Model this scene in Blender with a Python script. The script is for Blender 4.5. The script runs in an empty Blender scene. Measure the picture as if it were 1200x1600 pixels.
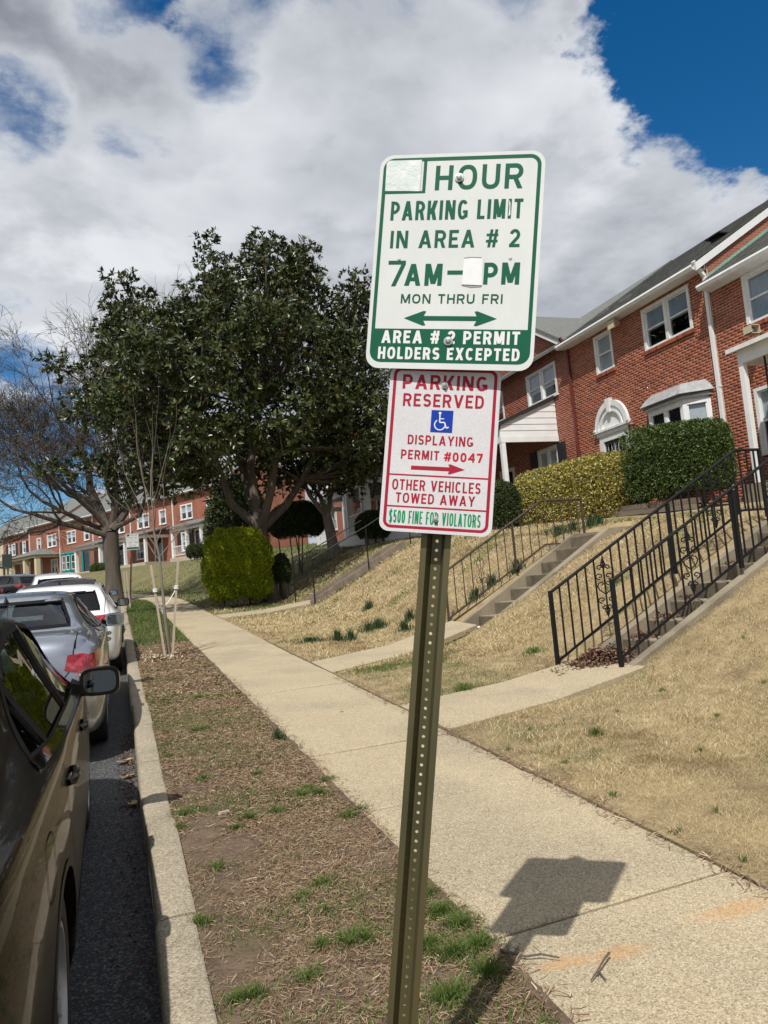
import bpy, bmesh, math, random
import numpy as np
from mathutils import Vector, Matrix
from mathutils.bvhtree import BVHTree
random.seed(7); RNG = np.random.default_rng(7)
SC = bpy.context.scene
COL = SC.collection
PI = math.pi
# ------------------------------------------------------------------ camera, sky, sun, exposure
cam_d = bpy.data.cameras.new('camera'); cam = bpy.data.objects.new('camera', cam_d); COL.objects.link(cam)
cam_d.sensor_fit = 'VERTICAL'; cam_d.sensor_height = 36; cam_d.lens = 27.0
cam_d.clip_start = 0.05; cam_d.clip_end = 2000
_m = ((0.942082, -0.324432, -0.085), (0.047728, -0.121173, 0.991483), (-0.331968, -0.938116, -0.098671))
cam.matrix_world = Matrix(((_m[0][0], _m[1][0], _m[2][0], 0), (_m[0][1], _m[1][1], _m[2][1], 0), (_m[0][2], _m[1][2], _m[2][2], 1.5), (0, 0, 0, 1)))
SC.camera = cam
SUN = Vector((-0.326, -0.473, 0.819)).normalized()
sd = bpy.data.lights.new('sun', 'SUN'); sd.energy = 5.0; sd.angle = math.radians(0.55); sd.color = (1.0, 0.955, 0.88)
sun = bpy.data.objects.new('sun', sd); COL.objects.link(sun)
sun.rotation_euler = SUN.to_track_quat('Z', 'Y').to_euler(); sun.location = (-20, -30, 50)
SC.view_settings.view_transform = 'Standard'; SC.view_settings.look = 'None'
SC.view_settings.gamma = 1.0; SC.view_settings.use_curve_mapping = False; SC.view_settings.exposure = 0.0
SKY_STRENGTH = 0.1

def build_world():
    w = bpy.data.worlds.new('World'); SC.world = w; w.use_nodes = True
    nt = w.node_tree; N = nt.nodes; L = nt.links; N.clear()
    def mth(op, a, b=None, c=None, clamp=False):
        n = N.new('ShaderNodeMath'); n.operation = op; n.use_clamp = clamp
        for i, v in enumerate((a, b, c)):
            if v is None: continue
            if isinstance(v, (int, float)): n.inputs[i].default_value = v
            else: L.new(v, n.inputs[i])
        return n.outputs[0]
    def smooth(v, a, b):
        n = N.new('ShaderNodeMapRange'); n.interpolation_type = 'SMOOTHSTEP'
        L.new(v, n.inputs['Value']); n.inputs['From Min'].default_value = a; n.inputs['From Max'].default_value = b
        return n.outputs['Result']
    def mix(f, a, b):
        n = N.new('ShaderNodeMix'); n.data_type = 'RGBA'; L.new(f, n.inputs['Factor'])
        for s, v in (('A', a), ('B', b)):
            k = [i for i in n.inputs if i.name == s and i.type == 'RGBA'][0]
            if isinstance(v, tuple): k.default_value = v + (1,)
            else: L.new(v, k)
        return [o for o in n.outputs if o.type == 'RGBA'][0]
    tc = N.new('ShaderNodeTexCoord').outputs['Generated']
    nrm = N.new('ShaderNodeVectorMath'); nrm.operation = 'NORMALIZE'; L.new(tc, nrm.inputs[0]); d = nrm.outputs[0]
    sep = N.new('ShaderNodeSeparateXYZ'); L.new(d, sep.inputs[0])
    inv = mth('DIVIDE', 1.0, mth('ADD', mth('MAXIMUM', sep.outputs['Z'], 0.0), 0.22))
    cmb = N.new('ShaderNodeCombineXYZ')
    L.new(mth('MULTIPLY', sep.outputs['X'], inv), cmb.inputs['X']); L.new(mth('MULTIPLY', sep.outputs['Y'], inv), cmb.inputs['Y'])
    def noise(scale, off, detail=9.0, rough=0.56, dist=0.0):
        a = N.new('ShaderNodeVectorMath'); a.operation = 'ADD'; L.new(cmb.outputs[0], a.inputs[0]); a.inputs[1].default_value = off
        n = N.new('ShaderNodeTexNoise'); L.new(a.outputs[0], n.inputs['Vector'])
        n.inputs['Scale'].default_value = scale; n.inputs['Detail'].default_value = detail
        n.inputs['Roughness'].default_value = rough; n.inputs['Distortion'].default_value = dist
        return n.outputs['Fac']
    n1 = noise(2.6, (3.1, 1.7, 0), 10, 0.58, 0.15)
    n1s = noise(2.6, (3.1 - 0.10, 1.7 - 0.14, 0), 6, 0.56, 0.15)
    n2 = noise(1.15, (7.7, 4.2, 0), 5, 0.5)
    n3 = noise(7.0, (1.0, 9.0, 0), 8, 0.6)
    cov = mth('ADD', mth('MULTIPLY', n1, 0.86), mth('MULTIPLY', n3, 0.22))
    for c, r0, r1, s in (((0.648, 0.545, 0.545), 3, 12, 0.36), ((0.575, 0.595, 0.575), 1, 6.5, 0.16), ((0.128, 0.80, 0.588), 0.3, 4.2, 0.15),
                         ((-0.085, 0.846, 0.529), 0.5, 4.6, 0.18), ((0.03, 0.77, 0.635), 0.5, 4.5, 0.18), ((-0.106, 0.965, 0.225), 1, 8, 0.26),
                         ((0.43, 0.65, 0.64), 0.5, 5, 0.14), ((-0.10, 0.99, 0.10), 1, 9, 0.18), ((0.70, 0.56, 0.42), 0.5, 5, 0.12)):
        dt = N.new('ShaderNodeVectorMath'); dt.operation = 'DOT_PRODUCT'; L.new(d, dt.inputs[0]); dt.inputs[1].default_value = Vector(c).normalized()
        dv = mth('ADD', dt.outputs['Value'], mth('MULTIPLY', mth('SUBTRACT', mth('ADD', n3, n1), 1.0), 0.0020 * r1 * max(1.0, r1 / 7)))
        cov = mth('SUBTRACT', cov, mth('MULTIPLY', smooth(dv, math.cos(math.radians(r1)), math.cos(math.radians(r0))), s))
    cov = mth('ADD', cov, 0.115)
    alpha = smooth(cov, 0.405, 0.575)
    thick = smooth(cov, 0.48, 0.76)
    lit = smooth(mth('SUBTRACT', n1, n1s), -0.10, 0.10)
    shade = mth('ADD', mth('MULTIPLY', smooth(n2, 0.35, 0.57), 0.62), mth('MULTIPLY', mth('SUBTRACT', 1.0, lit), 0.45))
    shade = mth('MULTIPLY', shade, mth('ADD', 0.35, mth('MULTIPLY', thick, 0.65)), clamp=True)
    k = 1.0 / SKY_STRENGTH
    ccol = mix(shade, (0.80 * k, 0.83 * k, 0.87 * k), (0.22 * k, 0.24 * k, 0.295 * k))
    sky = N.new('ShaderNodeTexSky'); sky.sky_type = 'NISHITA'; sky.sun_disc = False
    sky.sun_elevation = math.radians(55); sky.sun_rotation = math.radians(215); sky.air_density = 1.0; sky.dust_density = 0.4; sky.ozone_density = 2.5
    hs = N.new('ShaderNodeHueSaturation'); hs.inputs['Saturation'].default_value = 1.42; hs.inputs['Value'].default_value = 0.98; L.new(sky.outputs[0], hs.inputs['Color'])
    bg = N.new('ShaderNodeBackground'); bg.inputs['Strength'].default_value = SKY_STRENGTH
    L.new(mix(alpha, hs.outputs[0], ccol), bg.inputs['Color'])
    out = N.new('ShaderNodeOutputWorld'); L.new(bg.outputs[0], out.inputs['Surface'])
build_world()

# ------------------------------------------------------------------ materials
MATS = {}
def _ramp(N, L, fac, cols, lo=0.3, hi=0.7):
    r = N.new('ShaderNodeValToRGB'); L.new(fac, r.inputs[0])
    while len(r.color_ramp.elements) < len(cols): r.color_ramp.elements.new(0.5)
    for i, c in enumerate(cols):
        r.color_ramp.elements[i].position = lo + (hi - lo) * i / max(1, len(cols) - 1); r.color_ramp.elements[i].color = tuple(c) + (1,)
    return r.outputs[0]
def mat(name, cols, rough=0.7, scale=6.0, detail=6.0, nrough=0.6, bump=0.0, bscale=60.0, bdist=0.01, metallic=0.0, coat=0.0, spec=0.5,
        island=None, speck=None, translucent=0.0, coords='Object', rvar=0.0, stretch=None, lo=0.3, hi=0.7, patches=None, stains=None):
    """cols: one colour or a list ramped over noise; island: amount of per-piece brightness variation;
    speck: (scale, [colours]) fine aggregate; patches: (scale, colour, lo, hi) second larger tone"""
    m = bpy.data.materials.new(name); m.use_nodes = True; MATS[name] = m
    nt = m.node_tree; N = nt.nodes; L = nt.links
    b = N['Principled BSDF']; out = N['Material Output']
    b.inputs['Roughness'].default_value = rough; b.inputs['Metallic'].default_value = metallic
    b.inputs['Specular IOR Level'].default_value = spec
    if coat: b.inputs['Coat Weight'].default_value = coat; b.inputs['Coat Roughness'].default_value = 0.02
    tc = N.new('ShaderNodeTexCoord'); vec = tc.outputs[coords]
    if stretch:
        mp = N.new('ShaderNodeMapping'); mp.inputs['Scale'].default_value = stretch; L.new(vec, mp.inputs[0]); vec = mp.outputs[0]
    if isinstance(cols[0], (int, float)): cols = [cols]
    def noise(sc, dt=detail, ro=nrough):
        n = N.new('ShaderNodeTexNoise'); n.inputs['Scale'].default_value = sc; n.inputs['Detail'].default_value = dt; n.inputs['Roughness'].default_value = ro
        L.new(vec, n.inputs['Vector']); return n.outputs['Fac']
    def mixc(f, a, bcol, kind='MIX'):
        n = N.new('ShaderNodeMix'); n.data_type = 'RGBA'; n.blend_type = kind
        if isinstance(f, (int, float)): n.inputs['Factor'].default_value = f
        else: L.new(f, n.inputs['Factor'])
        A, B = [i for i in n.inputs if i.type == 'RGBA']
        for k, v in ((A, a), (B, bcol)):
            if isinstance(v, (tuple, list)): k.default_value = tuple(v)[:3] + (1,)
            else: L.new(v, k)
        return [o for o in n.outputs if o.type == 'RGBA'][0]
    c = None
    if len(cols) == 1 and not (island or speck or patches): b.inputs['Base Color'].default_value = tuple(cols[0]) + (1,)
    else:
        if island is not None:
            g = N.new('ShaderNodeNewGeometry')
            c = _ramp(N, L, g.outputs['Random Per Island'], cols, 0.0, 1.0)
            if island: c = mixc(island, c, _ramp(N, L, noise(scale), [(0.25,) * 3, (1, 1, 1)]), 'MULTIPLY')
        elif len(cols) == 1: c = tuple(cols[0])
        else: c = _ramp(N, L, noise(scale), cols, lo, hi)
        if patches:
            mr = N.new('ShaderNodeMapRange'); mr.interpolation_type = 'SMOOTHSTEP'; L.new(noise(patches[0], 4, 0.55), mr.inputs['Value'])
            mr.inputs['From Min'].default_value = patches[2]; mr.inputs['From Max'].default_value = patches[3]
            c = mixc(mr.outputs[0], c, patches[1])
        if speck:
            v = N.new('ShaderNodeTexVoronoi'); v.inputs['Scale'].default_value = speck[0]; L.new(vec, v.inputs['Vector'])
            sx = N.new('ShaderNodeSeparateColor'); L.new(v.outputs['Color'], sx.inputs[0])
            c = mixc(speck[2] if len(speck) > 2 else 0.5, c, _ramp(N, L, sx.outputs[0], speck[1], 0.0, 1.0))
        for sx, sy, ra, rb in stains or ():   # soaked-in rust spots at fixed places on the ground
            mp = N.new('ShaderNodeMapping'); mp.inputs['Location'].default_value = (-sx / ra, -sy / rb, 0); mp.inputs['Scale'].default_value = (1 / ra, 1 / rb, 0); L.new(vec, mp.inputs[0])
            ln = N.new('ShaderNodeVectorMath'); ln.operation = 'LENGTH'; L.new(mp.outputs[0], ln.inputs[0])
            ad = N.new('ShaderNodeMath'); ad.operation = 'MULTIPLY_ADD'; L.new(noise(22, 5, 0.6), ad.inputs[0]); ad.inputs[1].default_value = 1.6; L.new(ln.outputs['Value'], ad.inputs[2])
            mr = N.new('ShaderNodeMapRange'); mr.interpolation_type = 'SMOOTHSTEP'; L.new(ad.outputs[0], mr.inputs['Value']); mr.inputs['From Min'].default_value = 1.75; mr.inputs['From Max'].default_value = 0.9; mr.inputs['To Max'].default_value = 0.45
            c = mixc(mr.outputs[0], c, (0.46, 0.23, 0.07))
        L.new(c, b.inputs['Base Color'])
    if rvar:
        mr = N.new('ShaderNodeMapRange'); L.new(noise(scale * 1.7), mr.inputs['Value'])
        mr.inputs['To Min'].default_value = max(0.0, rough - rvar); mr.inputs['To Max'].default_value = min(1, rough + rvar); L.new(mr.outputs[0], b.inputs['Roughness'])
    if bump:
        bn = N.new('ShaderNodeBump'); bn.inputs['Strength'].default_value = bump; bn.inputs['Distance'].default_value = bdist
        L.new(noise(bscale, 4, 0.65), bn.inputs['Height']); L.new(bn.outputs[0], b.inputs['Normal'])
    if translucent:
        t = N.new('ShaderNodeBsdfTranslucent'); ms = N.new('ShaderNodeMixShader'); ms.inputs[0].default_value = translucent
        if c is not None and not isinstance(c, tuple): L.new(c, t.inputs['Color'])
        else: t.inputs['Color'].default_value = tuple(cols[0]) + (1,)
        L.new(b.outputs[0], ms.inputs[1]); L.new(t.outputs[0], ms.inputs[2]); L.new(ms.outputs[0], out.inputs['Surface'])
    return m
def glass_mat(name, tint, rough=0.0, body=(0.01, 0.012, 0.014), through=0.6):
    m = bpy.data.materials.new(name); m.use_nodes = True; MATS[name] = m
    nt = m.node_tree; N = nt.nodes; L = nt.links; N.remove(N['Principled BSDF'])
    t = N.new('ShaderNodeBsdfTransparent'); t.inputs[0].default_value = tuple(tint) + (1,)
    dfs = N.new('ShaderNodeBsdfDiffuse'); dfs.inputs[0].default_value = tuple(body) + (1,)
    m0 = N.new('ShaderNodeMixShader'); m0.inputs[0].default_value = through; L.new(dfs.outputs[0], m0.inputs[1]); L.new(t.outputs[0], m0.inputs[2])
    g = N.new('ShaderNodeBsdfGlossy'); g.inputs['Roughness'].default_value = rough
    lw = N.new('ShaderNodeLayerWeight'); lw.inputs[0].default_value = 0.5
    pw = N.new('ShaderNodeMath'); pw.operation = 'POWER'; L.new(lw.outputs['Facing'], pw.inputs[0]); pw.inputs[1].default_value = 4.0
    f = N.new('ShaderNodeMath'); f.operation = 'MULTIPLY_ADD'; L.new(pw.outputs[0], f.inputs[0]); f.inputs[1].default_value = 0.9; f.inputs[2].default_value = 0.05
    ms = N.new('ShaderNodeMixShader'); L.new(f.outputs[0], ms.inputs[0]); L.new(m0.outputs[0], ms.inputs[1]); L.new(g.outputs[0], ms.inputs[2])
    L.new(ms.outputs[0], N['Material Output'].inputs['Surface'])
    return m
def brick_tex(name, c1, c2, mortar, sc=1.0):
    m = bpy.data.materials.new(name); m.use_nodes = True; MATS[name] = m
    nt = m.node_tree; N = nt.nodes; L = nt.links; b = N['Principled BSDF']; b.inputs['Roughness'].default_value = 0.85
    tc = N.new('ShaderNodeTexCoord'); sp = N.new('ShaderNodeSeparateXYZ'); L.new(tc.outputs['Object'], sp.inputs[0])
    ad = N.new('ShaderNodeMath'); ad.operation = 'ADD'; L.new(sp.outputs['X'], ad.inputs[0]); L.new(sp.outputs['Y'], ad.inputs[1])
    cb = N.new('ShaderNodeCombineXYZ'); L.new(ad.outputs[0], cb.inputs['X']); L.new(sp.outputs['Z'], cb.inputs['Y'])
    t = N.new('ShaderNodeTexBrick'); L.new(cb.outputs[0], t.inputs['Vector'])
    t.inputs['Color1'].default_value = c1 + (1,); t.inputs['Color2'].default_value = c2 + (1,); t.inputs['Mortar'].default_value = mortar + (1,)
    t.inputs['Scale'].default_value = sc; t.inputs['Brick Width'].default_value = 0.212; t.inputs['Row Height'].default_value = 0.0677; t.inputs['Mortar Size'].default_value = 0.007
    n = N.new('ShaderNodeTexNoise'); n.inputs['Scale'].default_value = 1.3; n.inputs['Detail'].default_value = 5; L.new(tc.outputs['Object'], n.inputs['Vector'])
    mx = N.new('ShaderNodeMix'); mx.data_type = 'RGBA'; mx.blend_type = 'MULTIPLY'; mx.inputs['Factor'].default_value = 0.7
    A, B = [i for i in mx.inputs if i.type == 'RGBA']; L.new(t.outputs['Color'], A); L.new(_ramp(N, L, n.outputs['Fac'], [(0.7, 0.68, 0.66), (1.15, 1.1, 1.05)]), B)
    L.new([o for o in mx.outputs if o.type == 'RGBA'][0], b.inputs['Base Color'])
    bp = N.new('ShaderNodeBump'); bp.inputs['Strength'].default_value = 0.5; bp.inputs['Distance'].default_value = 0.008; bp.invert = True
    L.new(t.outputs['Fac'], bp.inputs['Height']); L.new(bp.outputs[0], b.inputs['Normal'])
    return m

mat('asphalt', [(0.035, 0.036, 0.04), (0.06, 0.06, 0.064)], 0.85, 2.5, bump=0.9, bscale=130, bdist=0.012, speck=(120, [(0.015, 0.015, 0.019), (0.035, 0.036, 0.042), (0.05, 0.05, 0.056), (0.26, 0.255, 0.25)], 0.65))
mat('kerb_concrete', [(0.22, 0.19, 0.14), (0.31, 0.27, 0.205)], 0.9, 3.0, bump=0.8, bscale=120, bdist=0.006, speck=(140, [(0.12, 0.095, 0.065), (0.34, 0.28, 0.19), (0.40, 0.34, 0.24), (0.62, 0.56, 0.44)], 0.5), patches=(2.5, (0.165, 0.145, 0.11), 0.48, 0.66))
mat('sidewalk_concrete', [(0.325, 0.27, 0.178), (0.425, 0.358, 0.245)], 0.9, 1.6, bump=0.6, bscale=170, bdist=0.004, speck=(185, [(0.10, 0.078, 0.05), (0.34, 0.275, 0.17), (0.40, 0.33, 0.21), (0.62, 0.53, 0.39)], 0.60), patches=(0.9, (0.23, 0.205, 0.155), 0.46, 0.64), stains=[(2.22, 2.56, 0.30, 0.09), (1.62, 2.50, 0.20, 0.07), (1.42, 2.53, 0.14, 0.07)])
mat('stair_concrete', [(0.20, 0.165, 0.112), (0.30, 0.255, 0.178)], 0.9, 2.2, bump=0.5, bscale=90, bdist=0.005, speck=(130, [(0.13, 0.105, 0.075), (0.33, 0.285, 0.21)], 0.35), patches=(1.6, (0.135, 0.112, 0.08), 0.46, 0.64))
mat('riser_concrete', [(0.105, 0.084, 0.056), (0.175, 0.145, 0.10)], 0.92, 5, bump=0.4, bscale=70, bdist=0.005, patches=(3, (0.08, 0.066, 0.046), 0.48, 0.66))  # darker than the treads: staining, plus weaker sun put into the colour
mat('rust_stain', [(0.45, 0.27, 0.10), (0.5, 0.36, 0.18)], 0.9, 8)
mat('soil', [(0.07, 0.047, 0.030), (0.13, 0.090, 0.058), (0.17, 0.121, 0.080)], 0.95, 9, bump=1.0, bscale=45, bdist=0.02, patches=(2.2, (0.10, 0.085, 0.04), 0.52, 0.68))
mat('lawn_ground', [(0.20, 0.145, 0.075), (0.40, 0.31, 0.17)], 0.95, 3.5, bump=1.0, bscale=40, bdist=0.03, patches=(0.55, (0.115, 0.105, 0.035), 0.56, 0.74))
mat('lawn_far', [(0.085, 0.09, 0.03), (0.17, 0.14, 0.06)], 0.95, 1.5, bump=1.0, bscale=20, bdist=0.03)
mat('dry_grass', [(0.42, 0.325, 0.175), (0.60, 0.49, 0.29), (0.72, 0.615, 0.40), (0.50, 0.40, 0.225), (0.30, 0.26, 0.12)], 0.7, island=0.0, translucent=0.25, spec=0.2)
mat('green_grass', [(0.045, 0.095, 0.018), (0.09, 0.165, 0.03), (0.13, 0.19, 0.045), (0.16, 0.17, 0.06)], 0.6, island=0.0, translucent=0.3, spec=0.25)
mat('dark_grass', [(0.025, 0.055, 0.022), (0.045, 0.085, 0.035), (0.07, 0.11, 0.04)], 0.6, island=0.0, translucent=0.25, spec=0.25)
mat('straw', [(0.13, 0.084, 0.051), (0.22, 0.146, 0.088), (0.36, 0.255, 0.16), (0.165, 0.108, 0.064), (0.52, 0.41, 0.275)], 0.8, island=0.0, spec=0.2)
mat('leaf_litter', [(0.075, 0.04, 0.028), (0.13, 0.07, 0.045), (0.19, 0.11, 0.075), (0.10, 0.055, 0.04), (0.24, 0.15, 0.10)], 0.75, island=0.0, spec=0.3)
mat('tan_leaf', [(0.42, 0.30, 0.13), (0.50, 0.38, 0.18)], 0.7, 20, translucent=0.2)
mat('wood_chips', [(0.36, 0.28, 0.19), (0.52, 0.43, 0.32), (0.24, 0.18, 0.12)], 0.85, island=0.0)
mat('magnolia_leaf', [(0.014, 0.027, 0.008), (0.024, 0.044, 0.012), (0.042, 0.066, 0.015), (0.075, 0.088, 0.02), (0.085, 0.066, 0.022)], 0.36, island=0.0, translucent=0.09, spec=0.42)
mat('hedge_leaf', [(0.022, 0.044, 0.012), (0.045, 0.080, 0.018), (0.075, 0.115, 0.025), (0.12, 0.16, 0.04)], 0.5, island=0.0, translucent=0.12, spec=0.35)
mat('golden_leaf', [(0.10, 0.125, 0.022), (0.26, 0.24, 0.035), (0.46, 0.38, 0.08), (0.60, 0.50, 0.20), (0.05, 0.07, 0.015)], 0.42, island=0.0, translucent=0.2)
mat('arborvitae_leaf', [(0.17, 0.235, 0.014), (0.28, 0.35, 0.020), (0.42, 0.46, 0.032), (0.06, 0.10, 0.010)], 0.6, island=0.0, translucent=0.35, spec=0.2)
mat('yew_leaf', [(0.02, 0.035, 0.012), (0.04, 0.062, 0.018), (0.07, 0.09, 0.025)], 0.55, island=0.0, translucent=0.12, spec=0.3)
mat('bark', [(0.060, 0.048, 0.037), (0.125, 0.102, 0.080)], 0.9, 5, bump=1.0, bscale=14, bdist=0.03, stretch=(1, 1, 0.22))
mat('pale_bark', [(0.13, 0.108, 0.088), (0.24, 0.205, 0.17)], 0.85, 8, bump=0.5, bscale=30, bdist=0.01, stretch=(1, 1, 0.3))
mat('twig', [(0.075, 0.056, 0.046), (0.125, 0.097, 0.083)], 0.85, 3)
mat('stake_wood', [(0.32, 0.26, 0.20), (0.46, 0.39, 0.31)], 0.85, 7, stretch=(1, 1, 0.1))
mat('iron_black', [(0.006, 0.006, 0.007), (0.011, 0.011, 0.012)], 0.55, 18, spec=0.25, bump=0.15, bscale=60, bdist=0.002)
mat('iron_rusty', [(0.022, 0.018, 0.016), (0.075, 0.045, 0.03)], 0.75, 12)
mat('olive_steel', [(0.085, 0.080, 0.040), (0.125, 0.112, 0.055), (0.15, 0.115, 0.05)], 0.42, 9, metallic=0.55, rvar=0.15, stretch=(1, 1, 0.18), patches=(14, (0.13, 0.07, 0.025), 0.63, 0.76))
mat('sign_white', [(0.555, 0.585, 0.575), (0.635, 0.66, 0.645)], 0.5, spec=0.2, scale= 7, stretch=(1, 1, 0.35), detail=8)
mat('sign_prismatic', [(0.53, 0.525, 0.545), (0.60, 0.595, 0.61)], 0.5, 5, spec=0.2, speck=(330, [(0.40, 0.39, 0.42), (0.54, 0.53, 0.55), (0.70, 0.69, 0.71)], 0.22))
mat('film_green', [(0.005, 0.088, 0.048), (0.006, 0.10, 0.056)], 0.5, 10, spec=0.15)
mat('film_red', [(0.30, 0.012, 0.032), (0.34, 0.016, 0.037)], 0.5, 10, spec=0.15)
mat('film_brightred', (0.46, 0.010, 0.024), 0.5, spec=0.15)
mat('film_teal', [(0.004, 0.22, 0.085), (0.006, 0.25, 0.10)], 0.5, 10, spec=0.15)
mat('film_blue', (0.006, 0.040, 0.32), 0.5, spec=0.15)
mat('film_white', (0.68, 0.69, 0.68), 0.5, spec=0.2)
mat('sticker_silver', [(0.46, 0.55, 0.525), (0.56, 0.62, 0.60), (0.66, 0.69, 0.675)], 0.5, 30, bump=0.35, bscale=90, bdist=0.003)
mat('sticker_white', [(0.68, 0.69, 0.69), (0.74, 0.75, 0.75)], 0.6, 30, bump=0.2, bscale=60, bdist=0.002)
mat('zinc', [(0.45, 0.45, 0.44), (0.60, 0.60, 0.58)], 0.3, 40, metallic=0.9)
mat('white_paint', [(0.66, 0.67, 0.67), (0.76, 0.77, 0.77)], 0.5, 3.0, detail=8)
mat('white_trim', [(0.60, 0.61, 0.61), (0.76, 0.77, 0.77)], 0.5, 5, detail=8, stretch=(1, 1, 0.4))
mat('weathered_trim', [(0.20, 0.205, 0.21), (0.36, 0.365, 0.37)], 0.6, 5, detail=8)
mat('grey_roof', [(0.10, 0.105, 0.10), (0.165, 0.17, 0.16)], 0.9, 9, bump=0.6, bscale=30, bdist=0.015)
mat('dark_shingle', [(0.065, 0.068, 0.066), (0.12, 0.125, 0.115), (0.09, 0.095, 0.09)], 0.9, island=0.25, scale=20, bump=0.4, bscale=60, bdist=0.006)
mat('copper_green', [(0.12, 0.30, 0.235), (0.22, 0.40, 0.32), (0.14, 0.20, 0.16)], 0.7, 6)
mat('brick', [(0.20, 0.043, 0.021), (0.295, 0.071, 0.032), (0.36, 0.095, 0.042), (0.24, 0.055, 0.026), (0.32, 0.080, 0.036), (0.145, 0.036, 0.021)], 0.85, island=0.25, scale=14, bump=0.4, bscale=70, bdist=0.004)
mat('brick_red', [(0.20, 0.045, 0.027), (0.28, 0.068, 0.038), (0.31, 0.084, 0.046), (0.24, 0.053, 0.031)], 0.85, island=0.25, scale=14)
mat('mortar', [(0.56, 0.41, 0.30), (0.70, 0.54, 0.41)], 0.95, 4)
brick_tex('brick_far', (0.26, 0.078, 0.046), (0.32, 0.103, 0.06), (0.36, 0.22, 0.16))
mat('brown_metal', (0.12, 0.028, 0.022), 0.45)
mat('shutter', (0.018, 0.020, 0.024), 0.55)
mat('teal_paint', [(0.010, 0.27, 0.28), (0.015, 0.32, 0.33)], 0.45, 6)
mat('cream_paint', [(0.50, 0.43, 0.28), (0.58, 0.51, 0.36)], 0.6, 5)
mat('grey_stone', [(0.32, 0.28, 0.21), (0.46, 0.41, 0.32)], 0.9, 5, bump=0.6, bscale=20)
mat('timber', [(0.13, 0.10, 0.075), (0.23, 0.185, 0.14)], 0.9, 5, stretch=(1, 0.2, 1))
mat('curtain', [(0.66, 0.69, 0.72), (0.82, 0.84, 0.85)], 0.8, 5, translucent=0.3)
mat('blind_grey', [(0.42, 0.50, 0.58), (0.52, 0.60, 0.68)], 0.7, 5, translucent=0.3)
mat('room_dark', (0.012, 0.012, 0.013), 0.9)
mat('door_dark', (0.016, 0.017, 0.02), 0.35)
mat('beige_metal', (0.48, 0.40, 0.28), 0.5)
glass_mat('window_glass', (0.93, 0.96, 0.98), 0.01, (0.012, 0.014, 0.017), 0.96)
glass_mat('car_glass', (0.36, 0.42, 0.42), 0.0, (0.004, 0.005, 0.006), 0.8)
glass_mat('dark_car_glass', (0.12, 0.14, 0.14), 0.0, (0.003, 0.003, 0.004), 0.7)
mat('paint_black', [(0.0048, 0.0036, 0.0024), (0.006, 0.0046, 0.003)], 0.35, 2, metallic=0.0, coat=0.42, spec=0.10)
mat('paint_silver', [(0.33, 0.36, 0.42), (0.35, 0.38, 0.44)], 0.3, 2, metallic=0.8, coat=1.0)
mat('paint_white', (0.70, 0.71, 0.71), 0.3, coat=1.0)
mat('paint_maroon', (0.035, 0.012, 0.016), 0.3, metallic=0.5, coat=1.0)
mat('paint_charcoal', (0.020, 0.023, 0.028), 0.3, metallic=0.3, coat=1.0)
mat('paint_red', (0.12, 0.01, 0.012), 0.3, coat=1.0)
mat('black_trim', (0.006, 0.006, 0.0065), 0.6, spec=0.12)
mat('brown_grass', [(0.20, 0.135, 0.065), (0.30, 0.215, 0.11), (0.24, 0.19, 0.085), (0.36, 0.27, 0.15)], 0.75, island=0.0, translucent=0.15, spec=0.15)
mat('black_gloss', (0.006, 0.006, 0.007), 0.08, coat=1.0)
mat('rubber', [(0.012, 0.012, 0.012), (0.022, 0.021, 0.020)], 0.85, 12)
mat('alloy', [(0.42, 0.42, 0.43), (0.52, 0.52, 0.52)], 0.35, 6, metallic=0.75)
mat('chrome', (0.62, 0.62, 0.63), 0.12, metallic=1.0)
mat('mirror_glass', (0.22, 0.27, 0.31), 0.02, metallic=1.0)
mat('red_lens', [(0.20, 0.002, 0.008), (0.42, 0.008, 0.02)], 0.15, 20, coat=1.0, speck=(34, [(0.10, 0.001, 0.004), (0.16, 0.002, 0.007), (0.30, 0.006, 0.016), (0.42, 0.06, 0.08)], 0.7))
mat('clear_lens', (0.55, 0.5, 0.5), 0.1, coat=1.0)
mat('seat_cloth', (0.025, 0.025, 0.027), 0.9)
mat('plate_white', (0.7, 0.71, 0.72), 0.4)
mat('paper_white', (0.78, 0.78, 0.78), 0.7)
mat('wrapper_yellow', [(0.55, 0.40, 0.12), (0.66, 0.55, 0.32)], 0.6, 20)
mat('dark_green_metal', (0.018, 0.03, 0.024), 0.5)
mat('pole_green', (0.10, 0.12, 0.06), 0.5)

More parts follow.
